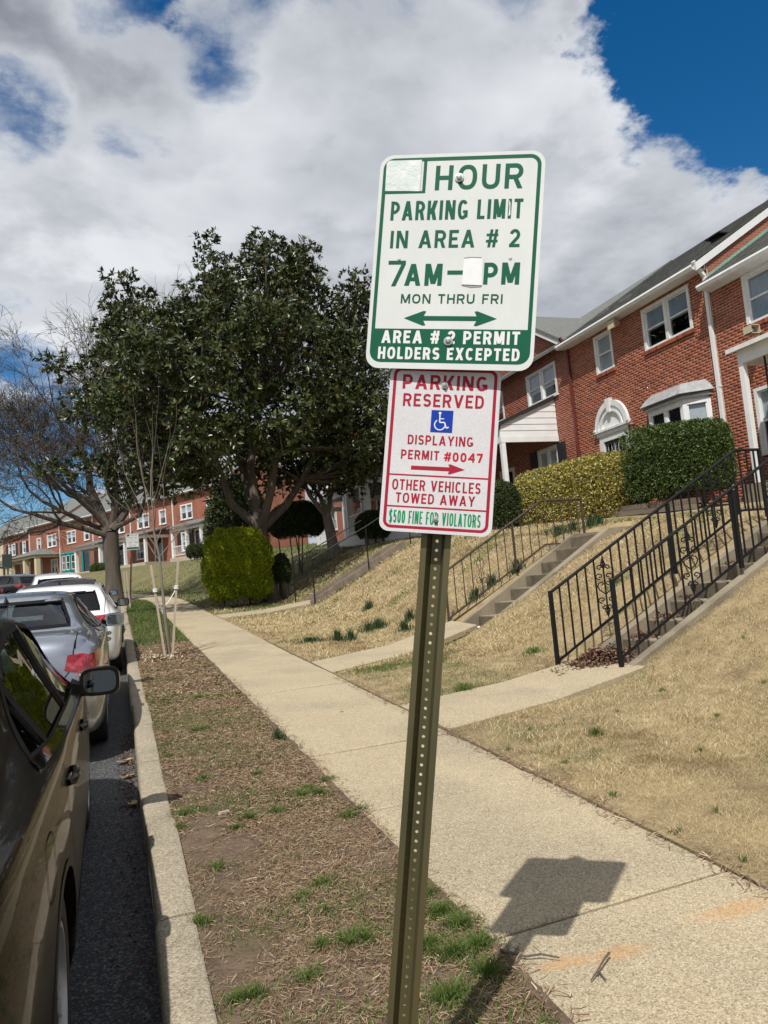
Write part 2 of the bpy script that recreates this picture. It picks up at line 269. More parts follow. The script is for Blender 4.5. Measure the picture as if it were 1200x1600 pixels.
# ------------------------------------------------------------------ mesh helpers
class MB:
    def __init__(s): s.v = []; s.f = []; s.m = []
    def add(s, verts, faces, m=0):
        o = len(s.v); s.v.extend([tuple(map(float, p)) for p in verts])
        for f in faces: s.f.append(tuple(i + o for i in f)); s.m.append(m)
        return s
    def box(s, x0, x1, y0, y1, z0, z1, m=0):
        return s.add([(x0, y0, z0), (x1, y0, z0), (x1, y1, z0), (x0, y1, z0), (x0, y0, z1), (x1, y0, z1), (x1, y1, z1), (x0, y1, z1)],
                     [(3, 2, 1, 0), (4, 5, 6, 7), (0, 1, 5, 4), (1, 2, 6, 5), (2, 3, 7, 6), (3, 0, 4, 7)], m)
    def hexa(s, bot, top, m=0):
        return s.add(list(bot) + list(top), [(3, 2, 1, 0), (4, 5, 6, 7), (0, 1, 5, 4), (1, 2, 6, 5), (2, 3, 7, 6), (3, 0, 4, 7)], m)
    def bar(s, a, b, w, h, m=0, up=(0, 0, 1)):
        a = Vector(a); b = Vector(b); d = (b - a).normalized(); u = Vector(up)
        if abs(d.dot(u)) > 0.98: u = Vector((0, 1, 0))
        x = d.cross(u).normalized(); y = x.cross(d).normalized()
        q = [(x * i * w / 2 + y * j * h / 2) for i, j in ((-1, -1), (1, -1), (1, 1), (-1, 1))]
        return s.hexa([a + k for k in q], [b + k for k in q], m)
    def tube(s, pts, rad, n=8, m=0, cap=True, closed=False):
        pts = [Vector(p) for p in pts]; k = len(pts)
        if isinstance(rad, (int, float)): rad = [rad] * k
        ref = None; rings = []
        for i in range(k):
            d = (pts[min(i + 1, k - 1)] - pts[max(i - 1, 0)])
            if d.length < 1e-9: d = Vector((0, 0, 1))
            d.normalize()
            if ref is None:
                ref = Vector((1, 0, 0)) if abs(d.x) < 0.8 else Vector((0, 1, 0))
            ref = (ref - d * ref.dot(d))
            if ref.length < 1e-6: ref = d.orthogonal()
            ref.normalize(); y = d.cross(ref)
            rings.append([pts[i] + (ref * math.cos(2 * PI * j / n) + y * math.sin(2 * PI * j / n)) * rad[i] for j in range(n)])
        V = [p for r in rings for p in r]; F = []
        for i in range(k - 1):
            for j in range(n):
                F.append((i * n + j, i * n + (j + 1) % n, (i + 1) * n + (j + 1) % n, (i + 1) * n + j))
        if cap: F.append(tuple(range(n - 1, -1, -1))); F.append(tuple((k - 1) * n + j for j in range(n)))
        return s.add(V, F, m)
    def prism(s, poly, a, b, axis='z', m=0):
        """poly in the two remaining axes, extruded from a to b"""
        def P(u, v, t): return {'z': (u, v, t), 'y': (u, t, v), 'x': (t, u, v)}[axis]
        n = len(poly); V = [P(u, v, a) for u, v in poly] + [P(u, v, b) for u, v in poly]
        F = [tuple(range(n - 1, -1, -1)), tuple(range(n, 2 * n))] + [(i, (i + 1) % n, n + (i + 1) % n, n + i) for i in range(n)]
        return s.add(V, F, m)
    def lathe(s, prof, axis='z', c=(0, 0, 0), n=24, m=0):
        V = []; F = []
        for r, h in prof:
            for j in range(n):
                a = 2 * PI * j / n; x, y = r * math.cos(a), r * math.sin(a)
                p = {'z': (x, y, h), 'x': (h, x, y), 'y': (x, h, y)}[axis]; V.append((p[0] + c[0], p[1] + c[1], p[2] + c[2]))
        for i in range(len(prof) - 1):
            for j in range(n): F.append((i * n + j, i * n + (j + 1) % n, (i + 1) * n + (j + 1) % n, (i + 1) * n + j))
        return s.add(V, F, m)
    def mesh(s, name, mats, smooth=False, fix=True):
        me = bpy.data.meshes.new(name); me.from_pydata(s.v, [], s.f)
        for mm in (mats if isinstance(mats, (list, tuple)) else [mats]): me.materials.append(MATS[mm] if isinstance(mm, str) else mm)
        if any(s.m): me.polygons.foreach_set('material_index', s.m)
        if fix:
            bm = bmesh.new(); bm.from_mesh(me); bmesh.ops.recalc_face_normals(bm, faces=bm.faces); bm.to_mesh(me); bm.free()
        if smooth:
            me.polygons.foreach_set('use_smooth', [True] * len(me.polygons)); me.set_sharp_from_angle(angle=math.radians(40))
        me.update(); return me
    def build(s, name, mats, parent=None, smooth=False, world=False, fix=True):
        if world and parent is not None:
            o = Vector((0, 0, 0)); p = parent
            while p: o += p.location; p = p.parent
            s.v = [(x - o.x, y - o.y, z - o.z) for x, y, z in s.v]
        return link(name, s.mesh(name, mats, smooth, fix), parent)
def link(name, me, parent=None):
    ob = bpy.data.objects.new(name, me); COL.objects.link(ob)
    if parent is not None: ob.parent = parent
    return ob
def tag(o, label=None, cat=None, group=None, kind=None):
    if label: o['label'] = label
    if cat: o['category'] = cat
    if group: o['group'] = group
    if kind: o['kind'] = kind
    return o
def thing(name, label, cat, loc=(0, 0, 0), rz=0.0, group=None):
    o = bpy.data.objects.new(name, None); COL.objects.link(o); o.location = loc; o.rotation_euler = (0, 0, rz); o.empty_display_size = 0.2
    return tag(o, label, cat, group)
def npmesh(name, V, F, mats, smooth=False):
    """V (n,3) float, F (m,k) int -> mesh, fast"""
    V = np.asarray(V, np.float32); F = np.asarray(F, np.int32); k = F.shape[1]
    me = bpy.data.meshes.new(name); me.vertices.add(len(V)); me.vertices.foreach_set('co', V.ravel())
    me.loops.add(F.size); me.loops.foreach_set('vertex_index', F.ravel())
    me.polygons.add(len(F)); me.polygons.foreach_set('loop_start', np.arange(0, F.size, k, dtype=np.int32)); me.polygons.foreach_set('loop_total', np.full(len(F), k, np.int32))
    for mm in (mats if isinstance(mats, (list, tuple)) else [mats]): me.materials.append(MATS[mm])
    if smooth: me.polygons.foreach_set('use_smooth', np.ones(len(F), bool))
    me.update(calc_edges=True); me.validate(); return me
def copy_tree(o, parent=None):
    c = o.copy(); COL.objects.link(c)
    if parent is not None: c.parent = parent
    for ch in list(o.children): copy_tree(ch, c)
    return c

# ------------------------------------------------------------------ terrain
G = 0.055
def gy(y):
    y = np.asarray(y, float)
    return np.where(y < 45, G * y, np.where(y < 63, 2.475 + 0.02 * (y - 45), 2.835))
def shift(y):
    y = np.asarray(y, float); d = np.clip(y - 30, 0, 45)
    return -0.011 * d * d - 0.99 * np.clip(y - 75, 0, None)
PX = [0, 2.45, 3.5, 4.4, 4.95, 5.84, 7.5, 8.1, 8.7, 10, 13.5, 30, 60]
PZ = [0, 0, 0.015, 0.035, 0.10, 0.53, 1.40, 1.60, 1.68, 1.79, 2.05, 2.3, 2.6]
def ter(x, y):
    """height of the ground beyond the kerb"""
    return gy(y) + np.interp(np.asarray(x, float) - shift(y), PX, PZ)
ROAD = -0.17
def grid(name, xs, ys, hf, m):
    X, Y = np.meshgrid(np.asarray(xs, float), np.asarray(ys, float)); S = shift(Y)
    V = np.stack([X + S, Y, hf(X, Y)], -1).reshape(-1, 3); nx, ny = len(xs), len(ys)
    I = np.arange(nx * ny).reshape(ny, nx)
    F = np.stack([I[:-1, :-1], I[:-1, 1:], I[1:, 1:], I[1:, :-1]], -1).reshape(-1, 4)
    return link(name, npmesh(name, V, F, m, True))
def nz(X, Y, a, s): return a * (np.sin(X * s * 1.7 + 1.3 * np.sin(Y * s)) + np.sin(Y * s * 1.3 + 2.1 * np.sin(X * s * 0.7)))
ysn = np.concatenate([np.arange(-30, 0, 3.0), np.arange(0, 16, 0.2), np.arange(16, 40, 0.6), np.arange(40, 110, 2.5), [120, 160, 260, 420]])
tag(grid('road', [-7.6, -5, -3, -1.2, -0.4, -0.1, 0.09], ysn, lambda X, Y: gy(Y) + ROAD + 0.02 * np.sin(PI * np.clip((X + 7.6) / 7.7, 0, 1)), 'asphalt'), kind='structure')
tag(grid('verge', [0.20, 0.26, 0.4, 0.55, 0.7, 0.85, 1.0, 1.15, 1.27, 1.32], ysn, lambda X, Y: gy(Y) - 0.022 + nz(X, Y, 0.006, 4.0) + 0.018 * np.sin(PI * np.clip((X - 0.25) / 1.0, 0, 1)), 'soil'), kind='structure')
def lawn_h(X, Y):
    z = gy(Y) + np.interp(X, PX, PZ) + nz(X, Y, 0.008, 1.7) * np.clip(X - 2.6, 0, 1) - 0.012
    for x0, x1, y0, y1 in ((4.8, 9.2, 6.79, 7.60), (5.1, 8.9, 10.80, 11.80), (4.95, 8.0, 20.38, 21.42)):   # the ground is dug out where stairs lie in it
        z = np.where((X > x0) & (X < x1) & (Y > y0) & (Y < y1), z - 0.5, z)
    return z
LX = np.concatenate([[2.38, 2.5], np.arange(2.7, 4.7, 0.3), [4.79, 4.81, 4.94, 4.96, 5.09, 5.11], np.arange(5.3, 14, 0.3), [15, 18, 25, 40, 80, 200, 400]])
LY = np.unique(np.round(np.concatenate([ysn[ysn < 20], [6.74, 6.84, 7.55, 7.65, 10.74, 10.86, 11.74, 11.86, 20]]), 3)); LY = LY[(np.abs(LY - 6.8) > 0.03) & (np.abs(LY - 7.6) > 0.03) & (np.abs(LY - 10.8) > 0.03) & (np.abs(LY - 11.8) > 0.03)]
tag(grid('lawn', LX, LY, lawn_h, 'lawn_ground'), kind='structure')
tag(grid('far_lawn', LX, np.unique(np.concatenate([[20, 20.35, 20.42, 21.38, 21.45], ysn[ysn > 21.5]])), lawn_h, 'lawn_far'), kind='structure')
tag(grid('far_roadside', [-400, -100, -30, -12, -9, -7.7], ysn, lambda X, Y: gy(Y) - 0.02, 'lawn_far'), kind='structure')
# sidewalk: a bed with its slabs lying on it
sw = tag(grid('sidewalk', [1.28, 1.6, 2.0, 2.42], ysn, lambda X, Y: gy(Y) - 0.025, 'soil'), kind='structure')
def slab(poly_top, dz=0.06, ch=0.008):
    """concrete slab with a worn chamfered rim; poly_top: four (x,y,z) corners counter-clockwise"""
    mb = MB(); P = [Vector(p) for p in poly_top]; c = sum(P, Vector()) / 4
    def inset(k): return [p + (c - p).normalized() * k * 1.414 for p in P]
    n = 6; top = inset(ch); ring = [p - Vector((0, 0, ch)) for p in P]; bot = [p - Vector((0, 0, dz)) for p in P]
    V = top + ring + bot
    return mb.add(V, [(0, 1, 2, 3)] + [(i, i + 4, (i + 1) % 4 + 4, (i + 1) % 4) for i in range(4)] + [(i + 4, i + 8, (i + 1) % 4 + 8, (i + 1) % 4 + 4) for i in range(4)])
js = [-3.4, -1.85, -0.3, 1.25, 2.82, 4.41, 5.75, 7.05, 8.6, 10.2, 11.75, 13.3, 14.55, 16.1, 17.6, 19.2, 20.7, 22.3, 23.8, 25.4, 27, 28.5, 30]
for i in range(len(js) - 1):
    a, b = js[i] + 0.011, js[i + 1] - 0.011; t = [random.uniform(-0.005, 0.006) for _ in range(2)]
    sk = 0.03
    slab([(1.25, a - sk, float(gy(a)) + t[0]), (2.45, a + sk, float(gy(a)) + t[1]), (2.45, b + sk, float(gy(b)) + t[1]), (1.25, b - sk, float(gy(b)) + t[0])]).build('slab', 'sidewalk_concrete', sw)
for yy in np.arange(30, 66, 2.0):
    s0, s1 = float(shift(yy)), float(shift(yy + 1.99))
    slab([(1.25 + s0, yy, float(gy(yy))), (2.45 + s0, yy, float(gy(yy))), (2.45 + s1, yy + 1.99, float(gy(yy + 1.99))), (1.25 + s1, yy + 1.99, float(gy(yy + 1.99)))]).build('slab', 'sidewalk_concrete', sw)
def creep(x_in, sgn, seed):
    ys = np.arange(0.8, 14.0, 0.015); rg = np.random.default_rng(seed)
    w = 0.003 + 0.020 * np.clip(blob_noise_1(ys * 3.1, seed), -0.4, 1.6) + 0.006 * blob_noise_1(ys * 17, seed + 5) + 0.0025 * rg.normal(size=len(ys)); w = np.clip(w, -0.008, 0.085)
    V = []
    for y, d in zip(ys, w):
        b = float(gy(y)); V += [(x_in - sgn * 0.03, y, b - 0.03), (x_in + sgn * 0.003, y, b + 0.012), (x_in + sgn * max(0.006, d), y, b + 0.0075), (x_in + sgn * max(0.008, d + 0.004), y, b - 0.004)]
    n = len(ys); F = [(4 * i + j, 4 * i + j + 1, 4 * i + 5 + j, 4 * i + 4 + j) for i in range(n - 1) for j in range(3)]
    return tag(link('edge_soil', npmesh('edge_soil', V, F, 'soil', True)), kind='stuff')
def blob_noise_1(t, seed):
    g = np.random.default_rng(seed); r = np.zeros_like(t)
    for k in range(8): r += np.sin(t * (0.4 + 0.55 * k) * g.uniform(0.8, 1.2) + g.uniform(0, 6)) / (1 + 0.5 * k)
    return r / 2
creep(1.25, 1, 1); creep(2.45, -1, 2)
# kerb stones
kerb = tag(grid('kerb', [0.11, 0.18, 0.24], ysn, lambda X, Y: gy(Y) - 0.05, 'kerb_concrete'), kind='structure')
kj = [-6, -3, -1.5, 0.0, 1.2, 2.35, 3.55, 4.85, 6.3, 7.72, 8.9, 10.6, 12.3, 14, 15.8, 17.6, 19.4, 21.2, 23, 25, 27, 29, 31, 33.5, 36, 38.5, 41, 44, 47, 50]
kp = [(0.085, -0.35), (0.085, -0.035), (0.092, -0.015), (0.105, -0.004), (0.125, 0.0), (0.235, 0.0), (0.248, -0.008), (0.25, -0.35)]
for i in range(len(kj) - 1):
    a, b = kj[i] + 0.004, kj[i + 1] - 0.004; ox, oz = random.uniform(-0.008, 0.008), random.uniform(-0.005, 0.005); oy = random.uniform(-0.006, 0.006)
    mb = MB(); V = []; k = len(kp); st = 5
    for j in range(st):
        y = a + (b - a) * j / (st - 1); s = float(shift(y)); w = random.uniform(-0.002, 0.002)
        V += [(px + ox + s + w, y, float(gy(y)) + pz + oz + (0 if j in (0, st - 1) else w)) for px, pz in kp]
    F = [(j * k + q, j * k + q + 1, (j + 1) * k + q + 1, (j + 1) * k + q) for j in range(st - 1) for q in range(k - 1)] + [tuple(range(k)), tuple((st - 1) * k + q for q in range(k - 1, -1, -1))]
    mb.add(V, F).build('kerb_stone', 'kerb_concrete', kerb, smooth=True)
# ------------------------------------------------------------------ front walks and stairs
def walk(name, edge_near, edge_far, n):
    """concrete front walk from the sidewalk to a stair foot, split into slabs"""
    w = bpy.data.objects.new(name, None); COL.objects.link(w); tag(w, kind='structure')
    w.location = (edge_near[0][0], edge_near[0][1], float(ter(*edge_near[0])))
    def at(e, t):
        x = e[0][0] + (e[1][0] - e[0][0]) * t; y = e[0][1] + (e[1][1] - e[0][1]) * t; return (x, y, float(ter(x, y)) + 0.012)
    for i in range(n):
        a, b = i / n + 0.002, (i + 1) / n - 0.002
        mb = slab([at(edge_near, a), at(edge_near, b), at(edge_far, b), at(edge_far, a)], 0.08); mb.build('slab', 'sidewalk_concrete', w, world=True)
walk('front_walk', ((2.46, 5.86), (5.0, 6.62)), ((2.46, 6.98), (5.0, 7.62)), 2)
walk('front_walk', ((2.46, 9.38), (5.2, 10.85)), ((2.46, 10.45), (5.2, 11.8)), 2)
walk('front_walk', ((2.46, 20.0), (5.1, 20.4)), ((2.46, 21.2), (5.1, 21.4)), 2)

def stair(label, x0, z0, y0, y1, n, run, rise, cheek, zg, m='stair_concrete'):
    t = thing('concrete_stair', label, 'stair', (x0, (y0 + y1) / 2, z0))
    for k in range(n):
        xa = x0 + run * k; z = z0 + rise * (k + 1)
        xb = xa + run + 0.03 if k < n - 1 else xa + 1.6
        ch = 0.012; mb = MB()
        P = [(xa, z - rise - 0.12), (xa + 0.004, z - ch), (xa + ch, z), (xb, z + 0.006), (xb, z - rise - 0.12)]
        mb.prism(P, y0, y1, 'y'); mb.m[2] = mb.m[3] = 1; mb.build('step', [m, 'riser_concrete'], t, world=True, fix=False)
    # sloping cheek walls along both sides, level at the top
    xe = x0 + run * n; ze = z0 + rise * n
    for ya, yb in ((y0 - cheek, y0 - 0.003), (y1 + 0.003, y1 + cheek)):
        off = 0.065; mb = MB()
        P = [(x0 - 0.28, zg - 0.3), (x0 - 0.28, zg + 0.03), (x0 - 0.20, zg + 0.06)]
        P += [(xe - run * 0.7, ze + off), (xe + 1.2, ze + off + 0.02), (xe + 1.2, zg - 0.3)]
        mb.prism(P, ya, yb, 'y').build('cheek_wall', m, t, world=True)
    return t
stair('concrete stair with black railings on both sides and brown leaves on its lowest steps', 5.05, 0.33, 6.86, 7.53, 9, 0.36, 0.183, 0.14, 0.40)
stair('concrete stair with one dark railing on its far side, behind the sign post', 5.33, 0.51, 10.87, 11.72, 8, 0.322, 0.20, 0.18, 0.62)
def far_stair():
    t = thing('concrete_stair', 'shaded stair between timber sides rising to the white porch', 'stair', (5.1, 20.9, 1.25))
    for k in range(8):
        xa = 5.1 + 0.33 * k; z = 1.33 + 0.175 * k
        MB().prism([(xa, z - 0.2), (xa, z), (xa + 0.36 + (0.8 if k == 7 else 0), z), (xa + 0.36 + (0.8 if k == 7 else 0), z - 0.2)], 20.5, 21.3, 'y').build('step', 'stair_concrete', t, world=True)
    for y in (20.38, 21.42):
        for k in range(3):
            xa = 4.9 + k * 0.95; z = 1.27 + k * 0.5
            MB().prism([(xa, z - 0.25), (xa, z + 0.06), (xa + 0.94, z + 0.55), (xa + 0.94, z + 0.24)], y - 0.07, y + 0.07, 'y').build('side_timber', 'timber', t, world=True)
far_stair()

# ------------------------------------------------------------------ wrought iron railings
def scroll(cx, cz, r, turns, a0, sgn, n=14):
    return [(cx + sgn * r * (1 - 0.72 * i / n) * math.cos(a0 + turns * 2 * PI * i / n), cz + r * (1 - 0.72 * i / n) * math.sin(a0 + turns * 2 * PI * i / n)) for i in range(n + 1)]
def ornament(t, x, y, zc, h, m, s=1.0):
    """tall scroll casting: spear tips, two pairs of C scrolls, a heart in the middle"""
    mb = MB(); r = 0.0075 * s
    def line(p, rr=r): mb.tube([(x + a * 1.55, y, zc + b) for a, b in p], rr, 5)
    mb.tube([(x, y, zc - h / 2), (x, y, zc - h / 2 + 0.05), (x, y, zc + h / 2 - 0.05), (x, y, zc + h / 2)], [0.004, 0.011 * s, 0.011 * s, 0.004], 6)
    for sg in (-1, 1):
        line(scroll(sg * 0.040, h * 0.155, 0.038, 1.1, -PI / 2, sg)); line(scroll(sg * 0.030, h * 0.30, 0.028, 1.1, -PI / 2, sg))
        line(scroll(sg * 0.040, -h * 0.215, 0.036, 1.1, -PI / 2, sg)); line(scroll(sg * 0.028, -h * 0.33, 0.026, 1.1, PI / 2, sg))
        line([(0, -h * 0.13), (sg * 0.05, -h * 0.06), (sg * 0.066, h * 0.0), (sg * 0.052, h * 0.05), (sg * 0.022, h * 0.062), (sg * 0.012, h * 0.03), (sg * 0.03, h * 0.015)])
        line([(0, h * 0.27), (sg * 0.018, h * 0.34), (0, h * 0.43)], r * 1.3); line([(0, -h * 0.30), (sg * 0.018, -h * 0.38), (0, -h * 0.47)], r * 1.3)
    mb.build('scroll_ornament', m, t, world=True)
def railing(label, y, x0, z0t, slope, x1, flat, hgt, posts, orn, step, m, post_w, zbot, loc_z, thin=0.016, simple_orn=False):
    """x0: foot post, z0t its top; the rail climbs at `slope` to x1 then runs level for `flat`"""
    t = thing('stair_railing', label, 'railing', (x0, y, loc_z), group='wrought iron stair railings')
    top = lambda x: z0t + slope * (min(x, x1) - x0)
    bot = lambda x: top(x) - hgt
    for i, (px, below) in enumerate(posts):
        MB().box(px - post_w / 2, px + post_w / 2, y - post_w / 2, y + post_w / 2, bot(px) - below, top(px) + (0.012 if i == 0 else -0.02)).build('post', m, t, world=True)
    MB().tube([(x0, y, top(x0) - 0.005), (x1, y, top(x1) - 0.005), (x1 + flat, y, top(x1) - 0.005)], 0.019, 8).build('handrail', m, t, world=True)
    MB().bar((x0, y, bot(x0)), (x1, y, bot(x1)), 0.013, 0.028).bar((x1, y, bot(x1)), (x1 + flat, y, bot(x1)), 0.0128, 0.027).build('bottom_rail', m, t, world=True)
    me = None; k = 0; x = x0 + step
    me = MB().box(-thin / 2, thin / 2, -thin / 2, thin / 2, -hgt + 0.01, -0.015).mesh('baluster', m)
    while x < x1 + flat - 0.05:
        if all(abs(x - p) > 0.05 for p, _ in posts):
            if any(abs(x - o) < step * 0.55 for o in orn):
                if not simple_orn: ornament(t, x, y, (top(x) + bot(x)) / 2, hgt - 0.04, m)
                else:
                    mb = MB(); zc = (top(x) + bot(x)) / 2
                    for sg in (-1, 1):
                        mb.tube([(x, y, zc - 0.25), (x + sg * 0.05, y, zc - 0.1), (x + sg * 0.025, y, zc), (x + sg * 0.075, y, zc + 0.1), (x + sg * 0.03, y, zc + 0.2), (x, y, zc + 0.12)], 0.006, 5)
                        mb.tube([(x + sg * 0.055 + 0.045 * math.cos(a), y, zc - 0.18 + 0.045 * math.sin(a)) for a in np.linspace(0, 2 * PI, 13)], 0.006, 5)
                    mb.tube([(x, y, zc - hgt / 2), (x, y, zc + hgt / 2)], 0.006, 5).build('scroll_ornament', m, t, world=True)
            else:
                b = link('baluster', me, t); b.location = (x - x0, 0, top(x) - loc_z)
        x += step
    return t
railing('near black iron railing with scroll ornaments on the leaf strewn stair', 6.79, 4.835, 1.381, 0.5275, 7.45, 0.45, 0.80, [(4.835, 0.20), (6.55, 0.10), (7.9, 0.10)], [5.88, 7.1], 0.128, 'iron_black', 0.04, 0, 0.40)
railing('far black iron railing with scroll ornaments on the leaf strewn stair', 7.60, 4.582, 1.301, 0.545, 7.452, 0.40, 0.775, [(4.582, 0.12), (6.32, 0.10), (7.852, 0.10)], [5.35, 6.98], 0.122, 'iron_black', 0.04, 0, 0.413)
railing('thin brown black railing beside the stair behind the sign post', 11.80, 5.15, 1.69, 0.565, 7.12, 0.82, 0.78, [(5.15, 0.06), (6.5, 0.04), (7.94, 0.06)], [5.81, 7.2], 0.168, 'iron_rusty', 0.032, 0, 0.75, 0.013, True)
def handrail_far():
    t = thing('stair_railing', 'thin dark pipe handrail climbing in the shade beside the timber sided stair', 'railing', (5.0, 20.3, 1.25))
    MB().tube([(5.0, 20.3, 2.45), (6.6, 20.3, 3.25), (7.9, 20.3, 3.95)], 0.02, 6).build('handrail', 'iron_black', t, world=True)
    for x, z in ((5.0, 2.45), (6.6, 3.25), (7.9, 3.95)): MB().tube([(x, 20.3, z - 1.25), (x, 20.3, z)], 0.018, 6).build('post', 'iron_black', t, world=True)
    t = thing('stair_railing', 'slim upright rail post standing alone near the yellow green shrub', 'railing', (4.75, 21.55, 1.2))
    MB().tube([(4.75, 21.55, 1.2), (4.75, 21.55, 2.5), (4.72, 21.55, 3.2)], 0.02, 6).build('post', 'iron_black', t, world=True)
    MB().tube([(4.75, 21.55, 2.5), (6.9, 21.6, 3.55)], 0.018, 6).build('handrail', 'iron_black', t, world=True)
handrail_far()

# ------------------------------------------------------------------ the parking sign
def _ribbon(P, t, closed=False):
    """mitred band of width t along a polyline -> quads"""
    Q = [Vector(p) for p in P]; P = [Q[0]] + [b for a, b in zip(Q[:-1], Q[1:]) if (b - a).length > 1e-3]; n = len(P); L = []; R = []
    for i in range(n):
        a = P[(i - 1) % n] if (closed or i > 0) else None; b = P[(i + 1) % n] if (closed or i < n - 1) else None
        d0 = (P[i] - a).normalized() if a is not None else None; d1 = (b - P[i]).normalized() if b is not None else None
        if d0 is None: d0 = d1
        if d1 is None: d1 = d0
        m = Vector((-(d0.y + d1.y), d0.x + d1.x)); m.normalize(); c = max(0.45, m.dot(Vector((-d0.y, d0.x)))); m *= t / 2 / c; L.append(P[i] + m); R.append(P[i] - m)
    return [[L[i], R[i], R[(i + 1) % n], L[(i + 1) % n]] for i in range(n if closed else n - 1)]
GW = dict(O=.74, H=.68, U=.68, R=.68, P=.66, A=.80, K=.70, N=.72, G=.72, L=.54, M=.84, T=.62, E=.58, F=.56, S=.64, D=.68, V=.78, W=1.02, C=.70, Y=.76, X=.74)
GW.update({'#': .72, '2': .62, '7': .62, '5': .62, '0': .64, '4': .70, '$': .64, '-': .5, ' ': .30, 'I': 0})
def glyph(c, w, t):
    """strokes of one letter of even-weight road sign lettering, in a box w wide and 1 high"""
    l, r, lo, hi = t / 2, w - t / 2, t / 2, 1 - t / 2; th = t * 1.12; Q = []
    def rect(x0, x1, y0, y1): Q.append([Vector((x0, y0)), Vector((x1, y0)), Vector((x1, y1)), Vector((x0, y1))])
    def diag(xb, yb, xt, yt, k=th): Q.append([Vector((xb, yb)), Vector((xb + k, yb)), Vector((xt + k, yt)), Vector((xt, yt))])
    def arc(cx, cy, rx, ry, a0, a1, n=14, e=1.0): return [(cx + rx * math.copysign(abs(math.cos(a)) ** e, math.cos(a)), cy + ry * math.copysign(abs(math.sin(a)) ** e, math.sin(a))) for a in np.radians(np.linspace(a0, a1, n))]
    def path(p, closed=False): Q.extend(_ribbon(p, t, closed))
    cx = w / 2
    if c == 'I': rect(0, t, 0, 1)
    elif c == 'H': rect(0, t, 0, 1); rect(w - t, w, 0, 1); rect(t, w - t, .5 - t / 2, .5 + t / 2)
    elif c in 'O0': path(arc(cx, .5, cx - l, .5 - l, 0, 360, 33, .82)[:-1], True)
    elif c == 'U': path([(l, 1)] + arc(cx, .38, cx - l, .38 - l, 180, 360, 15, .85) + [(r, 1)])
    elif c in 'RP':
        ym = .46 if c == 'R' else .42; R_ = (hi - ym) / 2; rect(0, t, 0, 1); path([(t * .9, hi), (max(t, r - R_ * .9), hi)] + arc(r - R_ * .9, (hi + ym) / 2, R_ * .9, R_, 90, -90, 11) + [(t * .9, ym)])
        if c == 'R': diag(w - th, 0, w * .42, ym)
    elif c == 'A': diag(0, 0, cx - th / 2, 1); diag(w - th, 0, cx - th / 2, 1); rect(w * .22, w * .78, .21, .21 + t * .9)
    elif c == 'K': rect(0, t, 0, 1); diag(t * .7, .30, w - th * 1.05, 1, th * 1.15); diag(w - th * 1.1, 0, w * .30, .60, th * 1.1)
    elif c == 'N': rect(0, t, 0, 1); rect(w - t, w, 0, 1); diag(w - th * 1.05, 0, 0, 1, th * 1.1)
    elif c in 'GC':
        path(arc(cx, .5, cx - l, .5 - l, 42, 318 if c == 'C' else 325, 27, .85))
        if c == 'G': rect(w - t, w, .10, .46); rect(w * .52, w - t, .46 - t * .9, .46)
    elif c == 'L': rect(0, t, 0, 1); rect(t, w, 0, t)
    elif c == 'M': rect(0, t, 0, 1); rect(w - t, w, 0, 1); diag(cx - th * .5, .08, t * .15, 1, th); diag(cx - th * .5, .08, w - th - t * .15, 1, th)
    elif c == 'T': rect(0, w, 1 - t, 1); rect(cx - t / 2, cx + t / 2, 0, 1 - t)
    elif c in 'EF':
        rect(0, t, 0, 1); rect(t, w, 1 - t, 1); rect(t, w * .88, .5 - t * .45, .5 + t * .5)
        if c == 'E': rect(t, w, 0, t)
    elif c in 'S$':
        u = (hi + .5) / 2; d = (lo + .5) / 2; path(arc(cx, u, cx - l, (hi - .5) / 2, 25, 270, 17, .9) + arc(cx, d, cx - l, (.5 - lo) / 2, 90, -155, 17, .9)[1:])
        if c == '$': rect(cx - t * .38, cx + t * .38, -.10, 1.10)
    elif c == 'D': rect(0, t, 0, 1); path([(t * .9, hi), (w * .42, hi)] + arc(w * .42, .5, r - w * .42, .5 - l, 90, -90, 15, .8) + [(t * .9, lo)])
    elif c == 'V': diag(cx - th / 2, 0, 0, 1); diag(cx - th / 2, 0, w - th, 1)
    elif c == 'W': k = th * .95; diag(w * .27 - k / 2, 0, 0, 1, k); diag(w * .27 - k / 2, 0, cx - k / 2, 1, k); diag(w * .73 - k / 2, 0, cx - k / 2, 1, k); diag(w * .73 - k / 2, 0, w - k, 1, k)
    elif c == 'X': diag(0, 0, w - th, 1); diag(w - th, 0, 0, 1)
    elif c == 'Y': rect(cx - t / 2, cx + t / 2, 0, .46); diag(cx - t / 2, .40, 0, 1); diag(cx + t / 2 - th, .40, w - th, 1)
    elif c == '#': diag(w * .14, 0, w * .34, 1, t * .9); diag(w * .54, 0, w * .74, 1, t * .9); rect(w * .03, w, .62, .62 + t * .85); rect(0, w * .97, .27, .27 + t * .85)
    elif c == '2': path(arc(cx, .68, cx - l, hi - .68, 165, -38, 16) + [(l + t * .2, t * .9), (l + t * .1, t * .5)]); rect(0, w, 0, t)
    elif c == '7': rect(0, w, 1 - t, 1); diag(w * .24, 0, w - th, 1 - t)
    elif c == '5': rect(w * .10, w * .92, 1 - t, 1); diag(w * .03, .48, w * .10, 1 - t, t); path([(l * .9, .50)] + arc(cx, .33, cx - l, .33 - l, 128, -155, 19))
    elif c == '4': rect(w * .62, w * .62 + t, 0, 1); rect(0, w, .24, .24 + t); diag(0, .24 + t * .5, w * .62 - th * .1, 1, th)
    elif c == '-': rect(0, w, .5 - t * .4, .5 + t * .4)
    return Q
